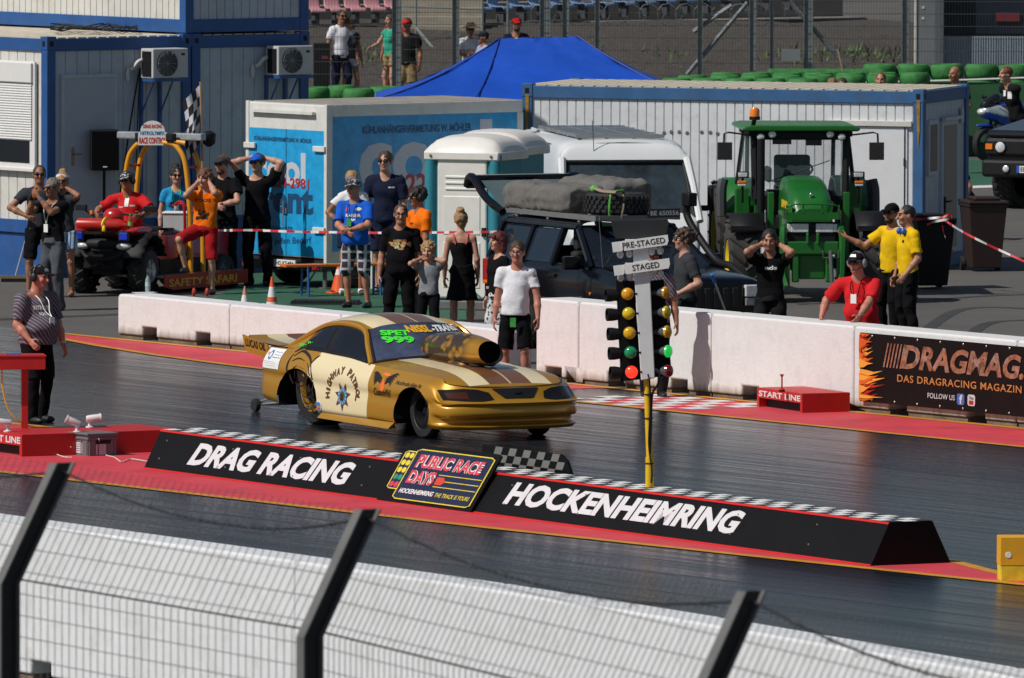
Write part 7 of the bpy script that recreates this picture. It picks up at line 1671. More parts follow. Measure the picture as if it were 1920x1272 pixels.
person("man in grey tee shirt and black shorts standing behind the photographer", stand(74, 312, 1.80), 5, 1.80, 'tan', (GRY, .55, .92), (BLK, .95), hair=('crop', 'brown'), A=((-.20, -.18, 1.12), (-1, .3, 0)), acc=(('shades',),))
person("woman with white headband and grey top holding her cheek", stand(120, 325, 1.70), -14, 1.70, 'tan', (GRY, .45, .94), (patterned("board_short", (.45, .55, .62), (.05, .12, .3), 'stripe', 6), .6), None, ('bun', 'blond'), A=((-.15, -.05, 1.05), (-1, .4, 0)), B=((.095, -.10, 1.56), (.9, -.5, -.6)), fem=True, acc=(('shades',), ('band', WHT)))
p = local(pq, aq, -.60, 0, 0)
person("quad rider in red shirt, patterned cap and ear defenders", p, -22, 1.76, 'tan', (RED, .75, .90), (BLK, 2), hair=('short', 'dark'), A=((-.34, -.44, 1.10), (-1, .3, -.4)), B=((.34, -.44, 1.10), (1, .3, -.4)), LA=((-.33, -.22, .36), (-.5, -1, .4)), LB=((.33, -.22, .36), (.5, -1, .4)), lean=(0, -.10), drop=.10, belly=.04, acc=(('cap', M_cmp), ('headset',), ('shades',)), prints=(("#", -.03, 1.30, .06, .12, M_whd, 1), ("CREW", .05, 1.30, .07, .025, M_whd, 1), ("CREW", -.12, 1.28, .07, .02, M_whd, 1)))
person("dark haired woman in a bright blue tee shirt behind the quad", stand(329, 315, 1.66), 6, 1.66, 'fair', (LBL, .5, .92), (NVY, 2), hair=('bun', 'dark'), fem=True, acc=(('shades',), ('lanyard', M_grn, 1.2)), prints=(("~", -.08, 1.22, .16, .06, [M_whd, mat("cloth_pinkprint", (.7, .1, .3), .7), NVY], 1),))
person("boy in orange tee shirt and red shorts, fingers in his ears", stand(384, 319, 1.72), -14, 1.72, 'fair', (ORA, .75, .90), (REDS, 1), hair=('fluffy', 'auburn'), A=((-.10, -.10, 1.58), (-.5, -.9, -.8)), B=((.10, -.10, 1.60), (.7, -.8, -.8)), LA=((-.22, -.22, .40), (-.5, -1, .2)), curl=.9, head=(-12, 4), prints=(("ATTACKE", -.13, 1.33, .24, .045, M_blkdecal, 1), ("~", -.10, 1.08, .2, .13, [M_blkdecal] * 3, 1)))
person("bearded man in black with a black and grey cap behind the boy in orange", stand(421, 293, 1.82), -28, 1.82, 'fair', (BLK, .6, .90), (BLK, 2), hair=('short', 'auburn'), A=((.02, -.24, 1.10), (-1, .4, 0)), B=((.06, -.25, 1.12), (1, .4, 0)), acc=(('cap', GRY), ('shades',), ('beard',)))
person("man in black with a blue cap and both hands on his head", stand(482, 290, 1.84), -14, 1.84, 'fair', (BLK, .6, .90), (BLK, 2), hair=('short', 'brown'), A=OVER(-1), B=OVER(1), head=(-12, 0), acc=(('cap', BLU), ('shades',)))
person("blond woman in a white tee shirt with one hand on her hip", stand(661, 322, 1.70), 4, 1.70, 'tan', (WHT, .5, .93), (NVY, .6), M_whd, ('short', 'blond'), A=HIP(-1), fem=True, acc=(('shades', M_blud),))
person("man in royal blue team shirt, plaid shorts and camouflage cap", stand(668, 338, 1.73), -24, 1.73, 'red', (BLU, .8, .88), (PLD, 1.05), hair=('crop', 'grey'), A=((-.02, -.27, 1.07), (-1, .4, -.2)), B=((.05, -.29, 1.10), (1, .4, -.2)), belly=.055, wide=1.15, head=(-14, 2), acc=(('cap', M_cmp), ('lanyard', M_blkdecal, 1.20, M_bdg)), prints=(("KAISER", -.11, 1.27, .23, .045, M_whd, 1), ("o", .04, 1.36, .08, .045, M_whd, 1), ("o", -.13, 1.35, .05, .05, mat("cloth_badge", (.55, .03, .05), .7), 1), ("TEAM", -.09, 1.215, .14, .035, M_whd, 1)))
person("tall man in a navy polo shirt and sunglasses in front of the cool lettering", stand(724, 286, 1.94), -6, 1.94, 'fair', (NVY, .75, .88), (NVY, .95), M_sgrey, ('short', 'brown'), acc=(('shades',),), head=(-8, 0), prints=(("SERVICE", .04, 1.33, .08, .018, M_whd, 1),))
person("man in orange tee shirt with ear defenders looking left, behind the black tee shirt", stand(786, 353, 1.78), -62, 1.78, 'tan', (ORA, .7, .92), (BLK, 2), hair=('fluffy', 'dark'), acc=(('headset',), ('shades',)), prints=(("CREW", -.06, 1.3, .12, .03, M_blkdecal, 1),))
person("man with glasses in a black tee shirt with a printed hot rod picture", stand(751, 388, 1.76), -6, 1.78, 'mid', (BLK, .75, .88), (BLK, 2), hair=('crop', 'brown'), belly=.045, wide=1.06, acc=(('specs', M_sole),), prints=(("~", -.13, 1.22, .27, .12, [mat("print_olive", (.26, .25, .11), .7), mat("print_orange", (.6, .16, .03), .7), mat("print_cream", (.5, .46, .26), .7)], 1), ("HOT ROD", -.08, 1.31, .17, .035, mat("print_orange", (.6, .16, .03), .7), 1)))
person("small boy in grey shirt covering his ears with both hands", stand(804, 458, 1.34), -12, 1.34, 'fair', (GRT, .5, .92), (BLK, 2), hair=('fluffy', 'blond'), A=((-.135, -.06, 1.53), (-.8, -.6, -.9)), B=((.135, -.06, 1.53), (1, -.4, -.6)), hs=1.28)
person("woman seen from behind in a short black dress with red straps and a hair bun", stand(867, 397, 1.68), 174, 1.68, 'fair', (BLK, 0, .94), (BLK, 'skirt'), hair=('bun', 'blond'), fem=True, acc=(('straps', mat("strap_red", (.4, .03, .04), .6)),))
person("woman with dark red bob and black top behind the man in white", stand(936, 437, 1.64), -58, 1.64, 'fair', (BLK, 1.8, .90), (LEG, 2), hair=('bob', 'red'), fem=True)
person("man in plain white tee shirt and black shorts before the barrier", stand(967, 455, 1.80), -10, 1.80, 'red', (WHT, .6, .92), (BLK, .95), hair=('short', 'brown'), belly=.02, wide=1.0, acc=(('specs', M_steel), ('lanyard', BLK, .84, M_bdg)))
person("official in striped shirt and headset half hidden behind the starting lights", stand(1226, 466, 1.78), 4, 1.78, 'tan', (PUR, .8, .90), (DRK, 2), hair=('crop', 'dark'), belly=.05, acc=(('headset',), ('cap', DRK)))
person("dark haired man in grey tee shirt in profile with a hand on his hip", stand(1284, 431, 1.83), -72, 1.83, 'fair', (GRY, .7, .88), (DRK, 2), hair=('fluffy', 'brown'), B=((.20, -.13, 1.04), (.5, .9, .1)), acc=(('shades',),))
person("man in black tee shirt pressing both hands to his ears beside the tractor", stand(1445, 432, 1.78), -6, 1.78, 'mid', (BLK, .65, .90), (DRK, 2), hair=('short', 'dark'), A=EARS(-1), B=EARS(1), head=(-6, 10), prints=(("ads", -.06, 1.30, .15, .05, M_whd, 1),))
q = tv(tpx(1618, .92), .92)
person("man in bright red shirt with cap and headset leaning on the tall white barrier", q, -22, 1.80, 'red', (RED, .8, .86), (BLK, 2), hair=('crop', 'grey'), A=(('w', *at(1540, 595, 1.03)), (-.7, .9, .2)), B=(('w', *at(1608, 600, 1.03)), (.9, .9, .2)), lean=(-.02, -.12), belly=.06, wide=1.16, acc=(('cap', DRK, M_whd), ('headset', M_sgrey, 1), ('shades',), ('lanyard', BLK, 1.25), ('watch', M_alu, 1)))
person("man in yellow tee shirt and black cap pointing to the left", stand(1672, 383, 1.79), -48, 1.79, 'mid', (YEL, .6, .90), (BLK, 2), hair=('crop', 'dark'), A=((-.47, -.33, 1.34), (-.2, .3, -1)), head=(14, 0), curl=.25, acc=(('cap', BLK), ('shades',), ('beard',)))
person("man in yellow tee shirt with blue ear defenders round his neck, seen in profile", stand(1702, 387, 1.80), -70, 1.80, 'mid', (YEL, .75, .86), (BLK, 2), hair=('crop', 'dark'), B=((.24, -.12, .93), (.3, .9, 0)), head=(-10, 0), acc=(('neckset', mat("ear_blue", (.02, .12, .55), .4)),), prints=(("o", .05, 1.32, .05, .04, M_blkdecal, 1),))
# further back
person("bald man in dark brown tee shirt beside the container end", stand(1793, 126, 1.82), -46, 1.82, 'tan', (C("brown", (.035, .014, .014)), .6, .88), (BLK, 2), hair=('bald', None), B=((.27, -.12, .92), (.4, .9, 0)), res=1.2)
person("mechanic in navy shirt bending down behind the brown bin", at(1812, 450), -60, 1.78, 'tan', (NVY, .6, .80), (BLK, 2), hair=('short', 'dark'), B=((.30, -.24, .58), (.8, .5, 0)), lean=(0, -.22), drop=.34, LA=((-.14, .05, .085), (-.3, -1, 0)), LB=((.14, .05, .085), (.3, -1, 0)), res=1.2)
bk = at(1852, 303)
person("rider in black and white leathers pushing the blue motorbike", stand(1910, 136, 1.70), -56, 1.80, 'fair', (C("leather", (.012, .012, .014)), 1.95, .86), (BLK, 2), hair=('short', 'auburn'), A=(('w', bk.x + .30, bk.y + .2, 1.02), (-.4, .6, -.6)), B=(('w', bk.x + .25, bk.y - .32, .96), (.6, .6, -.5)), lean=(0, -.20), res=1.2, prints=(("#", -.10, 1.28, .08, .10, M_whd, 1), ("#", .03, 1.24, .08, .12, M_whd, 1)))
for px, tp, hh, lab, hc_ in ((1561, 148, 1.75, "sandy haired head just showing over the white container roof", 'sandy'), (1577, 148, 1.76, "brown haired head just showing over the white container roof", 'brown'), (1650, 138, 1.80, "man with receding hair looking over the white container roof", 'auburn')):
    person(lab, stand(px, tp, hh), -10, hh, 'mid', (NVY, .6, .90), (BLK, 2), hair=('crop' if px > 1600 else 'short', hc_), res=1.5)
person("man in white tee shirt and dark jeans walking behind the fence", stand(641, 24, 1.84) + Vector((-.03, 1.4, 0)), 24, 1.84, 'tan', (WHT, .6, .88), (NVY, 2), hair=('crop', 'dark'), acc=(('shades',),), res=1.4)
person("woman in grey top and denim shorts walking behind the fence", stand(656, 35, 1.68), 20, 1.68, 'tan', (GRY, .25, .94), (DEN, .35), hair=('long', 'auburn'), fem=True, acc=(('shades',),), res=1.4)
person("girl in mint green top walking left behind the fence", stand(733, 28, 1.70), -48, 1.70, 'fair', (TEA, .25, .92), (KHA, .5), hair=('short', 'brown'), A=((-.22, -.36, 1.10), (-.5, .6, -.4)), fem=True, res=1.4)
person("man in red tee shirt half hidden by a fence post", stand(741, 18, 1.80) + Vector((0, .5, 0)), -40, 1.80, 'tan', (C("dull_red", (.36, .03, .04)), .6, .9), (KHA, .9), hair=('short', 'dark'), acc=(('cap', NVY),), res=1.4)
person("man in dark tee shirt and khaki shorts right of the fence post", stand(764, 36, 1.76), -20, 1.76, 'tan', (DRK, .6, .88), (KHA, .9), hair=('short', 'dark'), acc=(('cap', RED),), res=1.4)
person("woman in white blouse with a straw hat and sunglasses behind the tent", stand(881, 45, 1.68), 10, 1.68, 'tan', (WHT, .7, .9), (GRY, 2), hair=('short', 'brown'), A=((-.02, -.24, 1.14), (-1, .4, 0)), B=((.04, -.25, 1.16), (1, .4, 0)), fem=True, acc=(('straw', mat("straw", (.45, .32, .16), .8, var=.2, scale=30)), ('shades',)), res=1.4)
person("person in a dark blue cap beside the straw hat", stand(906, 60, 1.58), -60, 1.58, 'tan', (C("pale_blue", (.3, .36, .5)), .6, .9), (NVY, 2), hair=('short', 'dark'), acc=(('cap', NVY),), res=1.4)
person("man in dark jacket with a red cap behind the tent ridge", stand(968, 34, 1.82), 8, 1.82, 'mid', (NVY, 1.9, .85), (NVY, 2), hair=('short', 'dark'), acc=(('cap', RED), ('shades',), ('beard',)), prints=(("#", -.03, 1.28, .06, .14, M_whd, 1),), res=1.4)
# ================================================================== start line furniture, boards, small things
M_sred = mat("box_red", (.48, .014, .012), .5, var=.10, scale=4, dirt=((.2, .03, .03), .35, 5))
M_bblk = mat("board_black", (.004, .004, .005), .6, var=.2, scale=4, spec=.18); M_ltr = mat("lettering_white", (.66, .66, .68), .5, var=.04)
def board():
    a, c = at(269, 880), at(1632, 1063); d = c - a; L = d.length; ang = math.atan2(d.y, d.x)
    t = thing("track_divider_board", "long low black board between the lanes with white lettering and red edges", "sign board", a, ang)
    W_, ins, H = .92, .215, .425      # x along, y to the far side
    def F(x, f): return Vector((x, ins * f, H * f))      # on the near sloping face
    b = MB(); o = [(0, 0), (W_, 0), (W_ - ins, H), (ins, H)]
    b.prism(o, (0, 0, 0), (0, 1, 0), (0, 0, 1), (L, 0, 0), 0)
    nrm = Vector((0, -H, ins)).normalized()
    def tx(s, x0, x1, f0, f1, bold, shear): b.text(s, F(x0, f0) + nrm * .004, F(x1, f0) - F(x0, f0), F(0, f1) - F(0, f0), 1, bold, shear)
    def X(px, f):
        q = Matrix.Rotation(ang, 3, 'Z') @ F(0, f) + a; return along(px, q, d / L)
    tx("DRAG RACING", X(350, .25), X(652, .25), .24, .80, .045, .28); tx("HOCKENHEIMRING", X(940, .25), X(1380, .25), .30, .84, .045, .28)
    for f0, f1 in ((.0, .045), (.95, 1.0)):
        b.add([F(0, f0) + nrm * .006, F(L, f0) + nrm * .006, F(L, f1) + nrm * .006, F(0, f1) + nrm * .006], [(0, 1, 2, 3)], 2)
    b.box(-.01, L, -.03, .0, .0, .012, 2)
    b.build("panel", [M_bblk, M_ltr, mat("edge_red", (.62, .018, .012), .4)], t)
    b = MB(); n = 76; m = 3; sk = .12
    for i in range(n):
        for j in range(m):
            x0, x1 = L * i / n, L * (i + 1) / n; y0, y1 = ins + .012 + (W_ - 2 * ins - .02) * j / m, ins + .012 + (W_ - 2 * ins - .02) * (j + 1) / m
            b.add([(x0, y0, H + .004), (x1, y0, H + .004), (x1, y1, H + .004), (x0, y1, H + .004)], [(0, 1, 2, 3)], (i + j) % 2)
    b.build("chequer_top", [M_whd, M_blkdecal], t)
    b = MB()
    for x in [k * L / 10 + .25 for k in range(10)]:
        for f in (.3, .75): q = F(x, f) + nrm * .004; b.ball(q, .011, 6)
    b.split("screw", M_alu, t)
    return a, ang, d / L, F, X
BA, Bang, Bd, BF, BX = board()
def prd():
    x0, x1 = BX(714, .1), BX(890, .1); p = BA + Bd * x0; w = x1 - x0
    t = thing("event_sign", "dark blue event sign with pink lettering leaning on the divider board", "sign", p, Bang)
    H = .60; sh = .30; M = lambda u, v, e=0: Vector((w * u + .0 + .20 * v * 1.0, -.035 + .27 * v - e * .9, H * v + e * .35 + .01))
    def quad_(us, e, mi): b.add([M(*q, e) for q in us], [tuple(range(len(us)))], mi)
    b = MB(); o = [(0, .01), (1, .01), (1, .97), (.97, 1), (.03, 1), (0, .97)]; f = [M(*q) for q in o]; bk = [q + Vector((0, .02, -.008)) for q in f]; n = len(o)
    b.add(f + bk, [tuple(range(n)), tuple(range(2 * n - 1, n - 1, -1))] + [((i + 1) % n, i, n + i, n + (i + 1) % n) for i in range(n)], 0)
    def frame(u0, u1, v0, v1, c, e0):
        o1 = [(u0 + c, v0), (u1 - c, v0), (u1, v0 + c), (u1, v1 - c), (u1 - c, v1), (u0 + c, v1), (u0, v1 - c), (u0, v0 + c)]; quad_(o1, e0, 1); k = .012; o2 = [(u0 + c, v0 + k * 1.6), (u1 - c, v0 + k * 1.6), (u1 - k, v0 + c), (u1 - k, v1 - c), (u1 - c, v1 - k * 1.6), (u0 + c, v1 - k * 1.6), (u0 + k, v1 - c), (u0 + k, v0 + c)]; quad_(o2, e0 + .003, 2)
    frame(.03, .20, .22, .88, .03, .003); frame(.145, .97, .06, .93, .04, .008)
    cols = [1, 1, 1, 3, 4]
    for r in range(5):
        for k in range(2):
            cu, cv = .07 + .047 * k, .80 - r * .125; quad_([(cu + .022 * math.cos(q), cv + .048 * math.sin(q)) for q in np.linspace(0, 6.28, 13)[:-1]], .007, cols[r])
    def tx(s, u0, u1, v0, v1, mi, e=.014, bold=.03, shr=.05): b.text(s, M(u0, v0, e), M(u1, v0, e) - M(u0, v0, e), M(u0, v1, e) - M(u0, v0, e), mi, bold, shr)
    for dx, e, mi, bo in ((0, .014, 5, .07), (0, .017, 4, .025)): tx("PUBLIC RACE", .21, .90, .61, .84, mi, e, bo); tx("DAYS", .205, .48, .34, .57, mi, e, bo)
    tx("HOCKENHEIMRING", .19, .55, .17, .25, 5, .014, .03, .2); tx("THE TRACK IS YOURS", .57, .93, .17, .24, 1, .014, .01, .2)
    for v in (.33, .43, .53): quad_([(.50, v), (.95, v), (.95, v + .012), (.50, v + .012)], .013, 1)
    quad_([(.50, .37), (.57, .37), (.60, .43), (.57, .50), (.50, .50)], .014, 6)
    b.build("sign_face", [M_bblk, mat("prd_yellow", (.75, .60, .04), .5), mat("prd_navy", (.012, .018, .055), .45), mat("prd_green", (.02, .28, .16), .5), mat("prd_pink", (.62, .05, .08), .5), M_whd, mat("prd_red", (.6, .06, .03), .5)], t)
    b = MB(); b.tube([(w * .5 + .1, .28, .52), (w * .5 + .1, .55, .02)], .015, 5); b.build("support", M_steel, t)
prd()
# chequered board standing behind the sign, far edge of the divider
t0 = BX(812, 1); t1 = BX(982, 1); p = BA + Bd * t0 + Vector((-Bd.y, Bd.x, 0)) * .8
t = thing("chequer_board", "black and grey chequered board with a slanted end behind the event sign", "sign board", (p.x, p.y, 0), Bang)
w = t1 - t0; b = MB(); H0, H1 = .42, .66
o = [(0, .0), (w, .0), (w, .36), (w * .93, .55), (w * .86, .61), (0, .61)]; b.prism(o, (0, 0, 0), (1, 0, 0), (0, 0, 1), (0, .03, 0), 0); n = 11
for i in range(n):
    for j in range(3):
        if (i + j) % 2: 
            x0, x1 = w * .86 * i / n, w * .86 * (i + 1) / n; z0, z1 = .37 + .08 * j, .37 + .08 * (j + 1); b.add([(x0 + .05 * j, -.004, z0), (x1 + .05 * j, -.004, z0), (x1 + .05 * (j + 1), -.004, z1), (x0 + .05 * (j + 1), -.004, z1)], [(0, 1, 2, 3)], 1)
b.build("board_face", [M_bblk, mat("chequer_grey", (.17, .17, .16), .6)], t)
# ------------------------------------------------------------------ starting lights
def tree():
    base = at(1218, 913, .43); rz = 0
    t = thing("starting_lights", "drag racing starting lights on a yellow pole with amber, green and red lamps", "starting lights", (base.x, base.y, .43), 0)
    s = FPX / base.y; u = lambda px: (px - 1218) / s; z = lambda py: (913 - py) / s
    b = MB(); b.tube([(0, 0, -.02), (0, 0, .30)], .043, 12); b.tube([(0, 0, .30), (u(1212), 0, z(705))], .035, 12); b.build("pole", mat("pole_yellow", (.72, .45, .012), .45, var=.12, scale=6), t)
    ly = -.05
    def P(px, py, y=0.0): return Vector((u(px), y, z(py)))
    def slab(pts, y0, y1, name, m, mi=0, extra=None):
        b = MB(); b.prism([(u(a), z(c)) for a, c in pts], (0, y0, 0), (1, 0, 0), (0, 0, 1), (0, y1 - y0, 0)); return b
    b = slab([(1184, 460), (1214, 456), (1227, 708), (1201, 712)][::-1], -.07, .07, "post", None); b.build("post", mat("post_grey", (.70, .71, .71), .5, var=.08, scale=4), t, bevel=.008)
    b = slab([(1153, 524), (1188, 526), (1200, 711), (1163, 715)][::-1], .0, .05, "p", None); b.build("lamp_panel", M_bblk, t, bevel=.006)
    b = slab([(1216, 526), (1243, 523), (1259, 702), (1225, 708)][::-1], .03, .08, "p", None); b.build("lamp_panel", M_bblk, t, bevel=.006)
    M_la = [mat("lamp_amber", (.75, .33, .005), .15, coat=.6, var=.25, scale=14), mat("lamp_amber_b", (.66, .48, .01), .15, coat=.6, var=.25, scale=14), mat("lamp_amber_c", (.72, .40, .005), .15, coat=.6, var=.25, scale=14), mat("lamp_green", (.01, .26, .10), .15, coat=.6, var=.25, scale=14), mat("lamp_red_lit", (.8, .03, .01), .2, coat=.6, emit=((1, .03, .012), 1.6), var=.1)]
    M_lb = M_la[:3] + [mat("lamp_green_lit", (.02, .5, .08), .2, coat=.6, emit=((.02, .7, .1), .6), var=.25, scale=14), mat("lamp_red", (.30, .008, .01), .15, coat=.6, var=.2)]
    for k in range(5):
        f = k / 4; c = P(1175.5 + 8 * f, 550 + 147 * f, -.03); b = MB()
        b.lathe([(.064, 0), (.062, .035), (.045, .055), (.02, .062), (0, .063)], c, (-.12, -1, .06), 22); o = b.build("lamp", M_la[k], t)
        b = MB(); b.lathe([(.072, -.01), (.072, .012), (.066, .014)], c, (-.12, -1, .06), 22); b.tube([c + Vector((.06, .01, 0)), P(1192 + 10 * f, 549 + 147 * f, -.075)], .011, 6); b.build("lamp_holder", M_bblk, o)
        c = P(1143 + 9 * f, 553 + 146 * f, .03); b = MB(); b.lathe([(.055, -.075), (.066, .0), (.066, .05), (.058, .05), (.05, -.05)], c, (-1, -.25, .0), 20, cap=False); b.lathe([(.05, -.05), (0, -.05)], c, (-1, -.25, 0), 20, cap=False); b.lathe([(.03, -.16), (.055, -.075)], c, (-1, -.25, 0), 14); b.build("lamp_hood", M_blk, t)
        c = P(1246 + 6 * f, 547 + 147 * f, -.05); b = MB(); ax = Vector((.80, -.6, .05)).normalized(); b.lathe([(.064, 0), (.06, .02), (.04, .035), (0, .04)], c, ax, 22); o = b.build("lamp", M_lb[k], t)
        b = MB(); b.lathe([(.022, -.20), (.026, -.11), (.064, .0)], c, ax, 18); b.build("reflector", mat("reflector_grey", (.16, .17, .18), .35, metal=.5), o)
    for i, (py, s_, x0, x1, yb) in enumerate(((462, "PRE-STAGED", 1146, 1251, 447), (506, "STAGED", 1149, 1254, 491))):
        b = MB(); dz = z(yb) - z(py); o = P(x0, py, -.09); ux = Vector((u(x1) - u(x0), 0, dz)); n = ux.normalized(); uy = Vector((-n.z, 0, n.x)); w = ux.length
        b.prism([(0, -.05), (.09, -.05), (.105, -.035), (.105, .04), (.09, .05), (0, .05)], o, n, uy, (0, -.02, 0), 0)
        b.prism([(.115, -.05), (w - .02, -.05), (w, -.01), (w, .05), (.10, .05)], o, n, uy, (0, -.03, 0), 0); b.box(u(1170), u(1230), -.06, .0, z(py) - .02, z(py) + .08, 0)
        tw = w * (.76 if i == 0 else .48); b.text(s_, o + n * (w * (.18 if i == 0 else .33)) + uy * -.027 + Vector((0, -.033, 0)), n * tw, uy * .060, 1, .01)
        b.build("stage_sign", [mat("stage_white", (.80, .80, .78), .5, var=.05), M_blkdecal], t)
        for px in ((1161, 1178, 1220, 1236), (1162, 1179, 1220, 1237))[i]:
            b = MB(); c = P(px, py + 14 - (px - 1161) * .10, -.05); b.ball(c, (.034, .034, .040), 14); b.tube([c, c + Vector((0, 0, .07))], .018, 8); b.build("stage_bulb", mat("bulb_white", (.62, .60, .60), .15, coat=.6), t)
    b = slab([(1143, 412), (1250, 409), (1252, 418), (1247, 440), (1240, 447), (1152, 446), (1147, 430)][::-1], -.02, .02, "p", None); b.build("sun_shield", mat("shield_black", (.022, .023, .026), .5, var=.1), t, bevel=.004)
    b = MB(); b.tube(crom([P(1214, 700, -.09), P(1217, 715, -.11), P(1219, 760, -.06), P(1216, 830, -.055), P(1222, 880, -.06), P(1221, 905, -.06)], 6), .009, 6); b.tube(crom([P(1228, 690, -.09), P(1236, 700, -.12), P(1232, 720, -.1), P(1222, 740, -.06), P(1220, 800, -.05), P(1218, 850, -.05)], 6), .012, 6)
    for py in (740, 785, 870): b.lathe([(.047, 0), (.047, .012)], P(1215 + (py - 740) * .02, py), (0, 0, 1), 12)
    b.build("lamp_cable", M_blk, t)
tree()
# ------------------------------------------------------------------ start line boxes
def start_box(lab, P0, ux, w, L, h, nm):
    """open fronted red box: front along ux, depth away from the track direction"""
    ang = math.atan2(ux.y, ux.x); t = thing("start_line_box", lab, "start box", P0, ang, "red start line boxes"); b = MB(); k = .025
    b.box(0, w, 0, L, h - k, h); b.box(0, k * 2.4, 0, L, 0, h - k); b.box(w - k * 2.4, w, 0, L, 0, h - k); b.box(k * 2.4, w - k * 2.4, L - k, L, 0, h - k); b.box(k * 2.4, w - k * 2.4, 0, k, h * .50, h - k)
    b.build("casing", M_sred, t, bevel=.004)
    b = MB(); b.box(k * 2.4, w - k * 2.4, .10, L - k, .0, h * .6); b.build("inside", M_rub, t)
    b = MB(); b.text(nm, (w * .05, -.004, h * .58), (w * .92, 0, 0), (0, 0, h * .30), 0, .03); b.build("lettering", M_ltr, t)
    return t
# right box beside the wall: lettered face looks up the track, toward the left
P0 = at(1419, 764); q = at(1504, 776); ux = q - P0
start_box("red START LINE box standing beside the tall white barrier", P0, ux.normalized(), ux.length, .62, .235, "START LINE")
# left box
P1 = at(41, 858); P0 = P1 - Vector((.5, -.87, 0)).normalized() * 1.0; ux = P1 - P0
lbx = start_box("larger red start line box at the left edge under the red stand", P0, ux.normalized(), ux.length, 2.0, .25, "START LINE")
def sensor(px, py, ax, lab):
    p = at(px, py, .25); t = thing("beam_sensor", lab, "sensor", p, 0, "white beam sensors on the red box"); m = mat("sensor_white", (.72, .70, .70), .4, var=.04); a = Vector(ax).normalized()
    b = MB(); b.lathe([(.045, 0), (.045, .012), (.02, .02), (.016, .07)], (0, 0, 0), (0, 0, 1), 14); b.ball((0, 0, .075), .022, 10); b.build("foot", m, t)
    c = Vector((0, 0, .10)); b = MB(); b.lathe([(.032, 0), (.04, .01), (.04, .15), (.045, .155), (.045, .17), (.03, .17), (.03, .12), (0, .12)], c - a * .04, a, 18); b.build("tube", m, t)
sensor(144, 811, (-.95, -.1, .42), "white beam sensor pointing up left behind the grey crate"); sensor(168, 802, (.95, .2, .10), "white beam sensor pointing right on the red box"); sensor(14, 810, (-.95, -.1, .12), "white beam sensor at the left edge above the LINE lettering")
t = thing("start_stand", "red wooden stand with a slanted tray on one post, beside the official", "stand", at(46, 803, .25), math.radians(8))
s = FPX / at(46, 803).y; b = MB(); b.box(-.036, .036, -.036, .036, 0, .66); b.build("post", M_sred, t, bevel=.004)
b = MB(); b.box(-.40, .215, -.16, .16, .66, .685); b.box(-.40, .215, -.17, -.15, .66, .80); b.box(-.40, .215, .15, .17, .66, .80); b.box(.20, .215, -.15, .15, .685, .80); b.box(-.40, -.385, -.15, .15, .685, .80); b.box(-.42, .225, -.18, .18, .80, .82); b.build("tray", M_sred, t, bevel=.003)
b = MB(); b.tube(crom([(-.25, -.05, .66), (-.24, -.06, .45), (-.17, -.06, .2), (-.03, -.03, .06), (.1, .2, .0), (.3, .5, -.03), (.6, .4, -.06)], 6), .009, 6); tag(b.build("extension_cable", mat("cable_yellow", (.70, .38, .02), .5), loc=t.location), "yellow cable hanging from the red stand down to the track", "cable")
b = MB(); b.box(-.2, -.05, -.1, .1, .82, .826); tag(b.build("clipboard", mat("clip_blue", (.02, .08, .4), .5), loc=t.location), "blue clipboard lying on the red stand", "clipboard")
def crate():
    P = at(131, 855); q = at(167, 857); ux = (q - P); a = math.atan2(ux.y, ux.x); P = at(165, 857); a = math.radians(32)
    t = thing("utility_crate", "grey plastic lidded crate with paper notices in front of the red box", "crate", P, a); m = mat("crate_grey", (.15, .15, .155), .5, var=.06); w, d, h = .36, .40, .235
    # near corner at the origin, right side along x, left side along y
    b = MB(); b.box(0, w, 0, d, 0, h); b.box(-.012, w + .012, -.012, d + .012, h - .05, h - .03)
    for k in range(4): x = .02 + k * (w - .04) / 3; b.box(x - .008, x + .008, -.012, 0, .0, h - .05); y = .02 + k * (d - .04) / 3; b.box(-.012, 0, y - .008, y + .008, .0, h - .05)
    b.box(-.012, w + .012, -.012, d + .012, 0, .015); b.build("body", m, t, bevel=.004)
    b = MB(); b.box(-.02, w + .02, -.02, d + .02, h, h + .022); b.build("lid", m, t, bevel=.006)
    b = MB(); b.box(.10, .28, -.014, -.006, h - .095, h - .055); b.build("hand_hole", M_blk, t)
    pm = [mat("paper", (.62, .58, .64), .7), M_steel]
    for q in (lambda u, v, e: (.10 + .13 * u, -.0045 - e, .02 + .115 * v), lambda u, v, e: (-.0045 - e, .30 - .18 * u, .03 + .12 * v)):
        b = MB(); b.add([q(0, 0, 0), q(1, 0, 0), q(1, 1, 0), q(0, 1, 0)], [(0, 1, 2, 3)])
        for r in range(4): b.add([q(.15, .2 + .2 * r, .0015), q(.85, .2 + .2 * r, .0015), q(.85, .25 + .2 * r, .0015), q(.15, .25 + .2 * r, .0015)], [(0, 1, 2, 3)], 1)
        b.build("paper_notice", pm, t)
    b = MB(); b.tube(crom([at(185, 823, .2), at(190, 838, .1), at(196, 852, .02), at(215, 858, .02), at(228, 866, .02), at(245, 861, .02), at(280, 866, .02)], 6), .007, 5); b.tube(crom([at(133, 838, .1), at(126, 848, .03), at(104, 850, .02), at(120, 857, .02), at(135, 858, .02)], 6), .007, 5)
    tag(b.build("white_cable", M_panel2), "white cable running from the grey crate to the black board", "cable")
crate()
p = at(1466, 735, .235); t = thing("start_horn", "small red trumpet on a stem standing on the START LINE box", "horn", p)
b = MB(); b.lathe([(.035, 0), (.035, .03), (.01, .05), (.009, .17), (.02, .195), (.03, .205)], (0, 0, 0), (0, 0, 1), 14); b.build("stem", M_sred, t); b = MB(); b.lathe([(.036, 0), (.037, .02)], (0, 0, 0), (0, 0, 1), 14); b.build("base", M_blk, t)
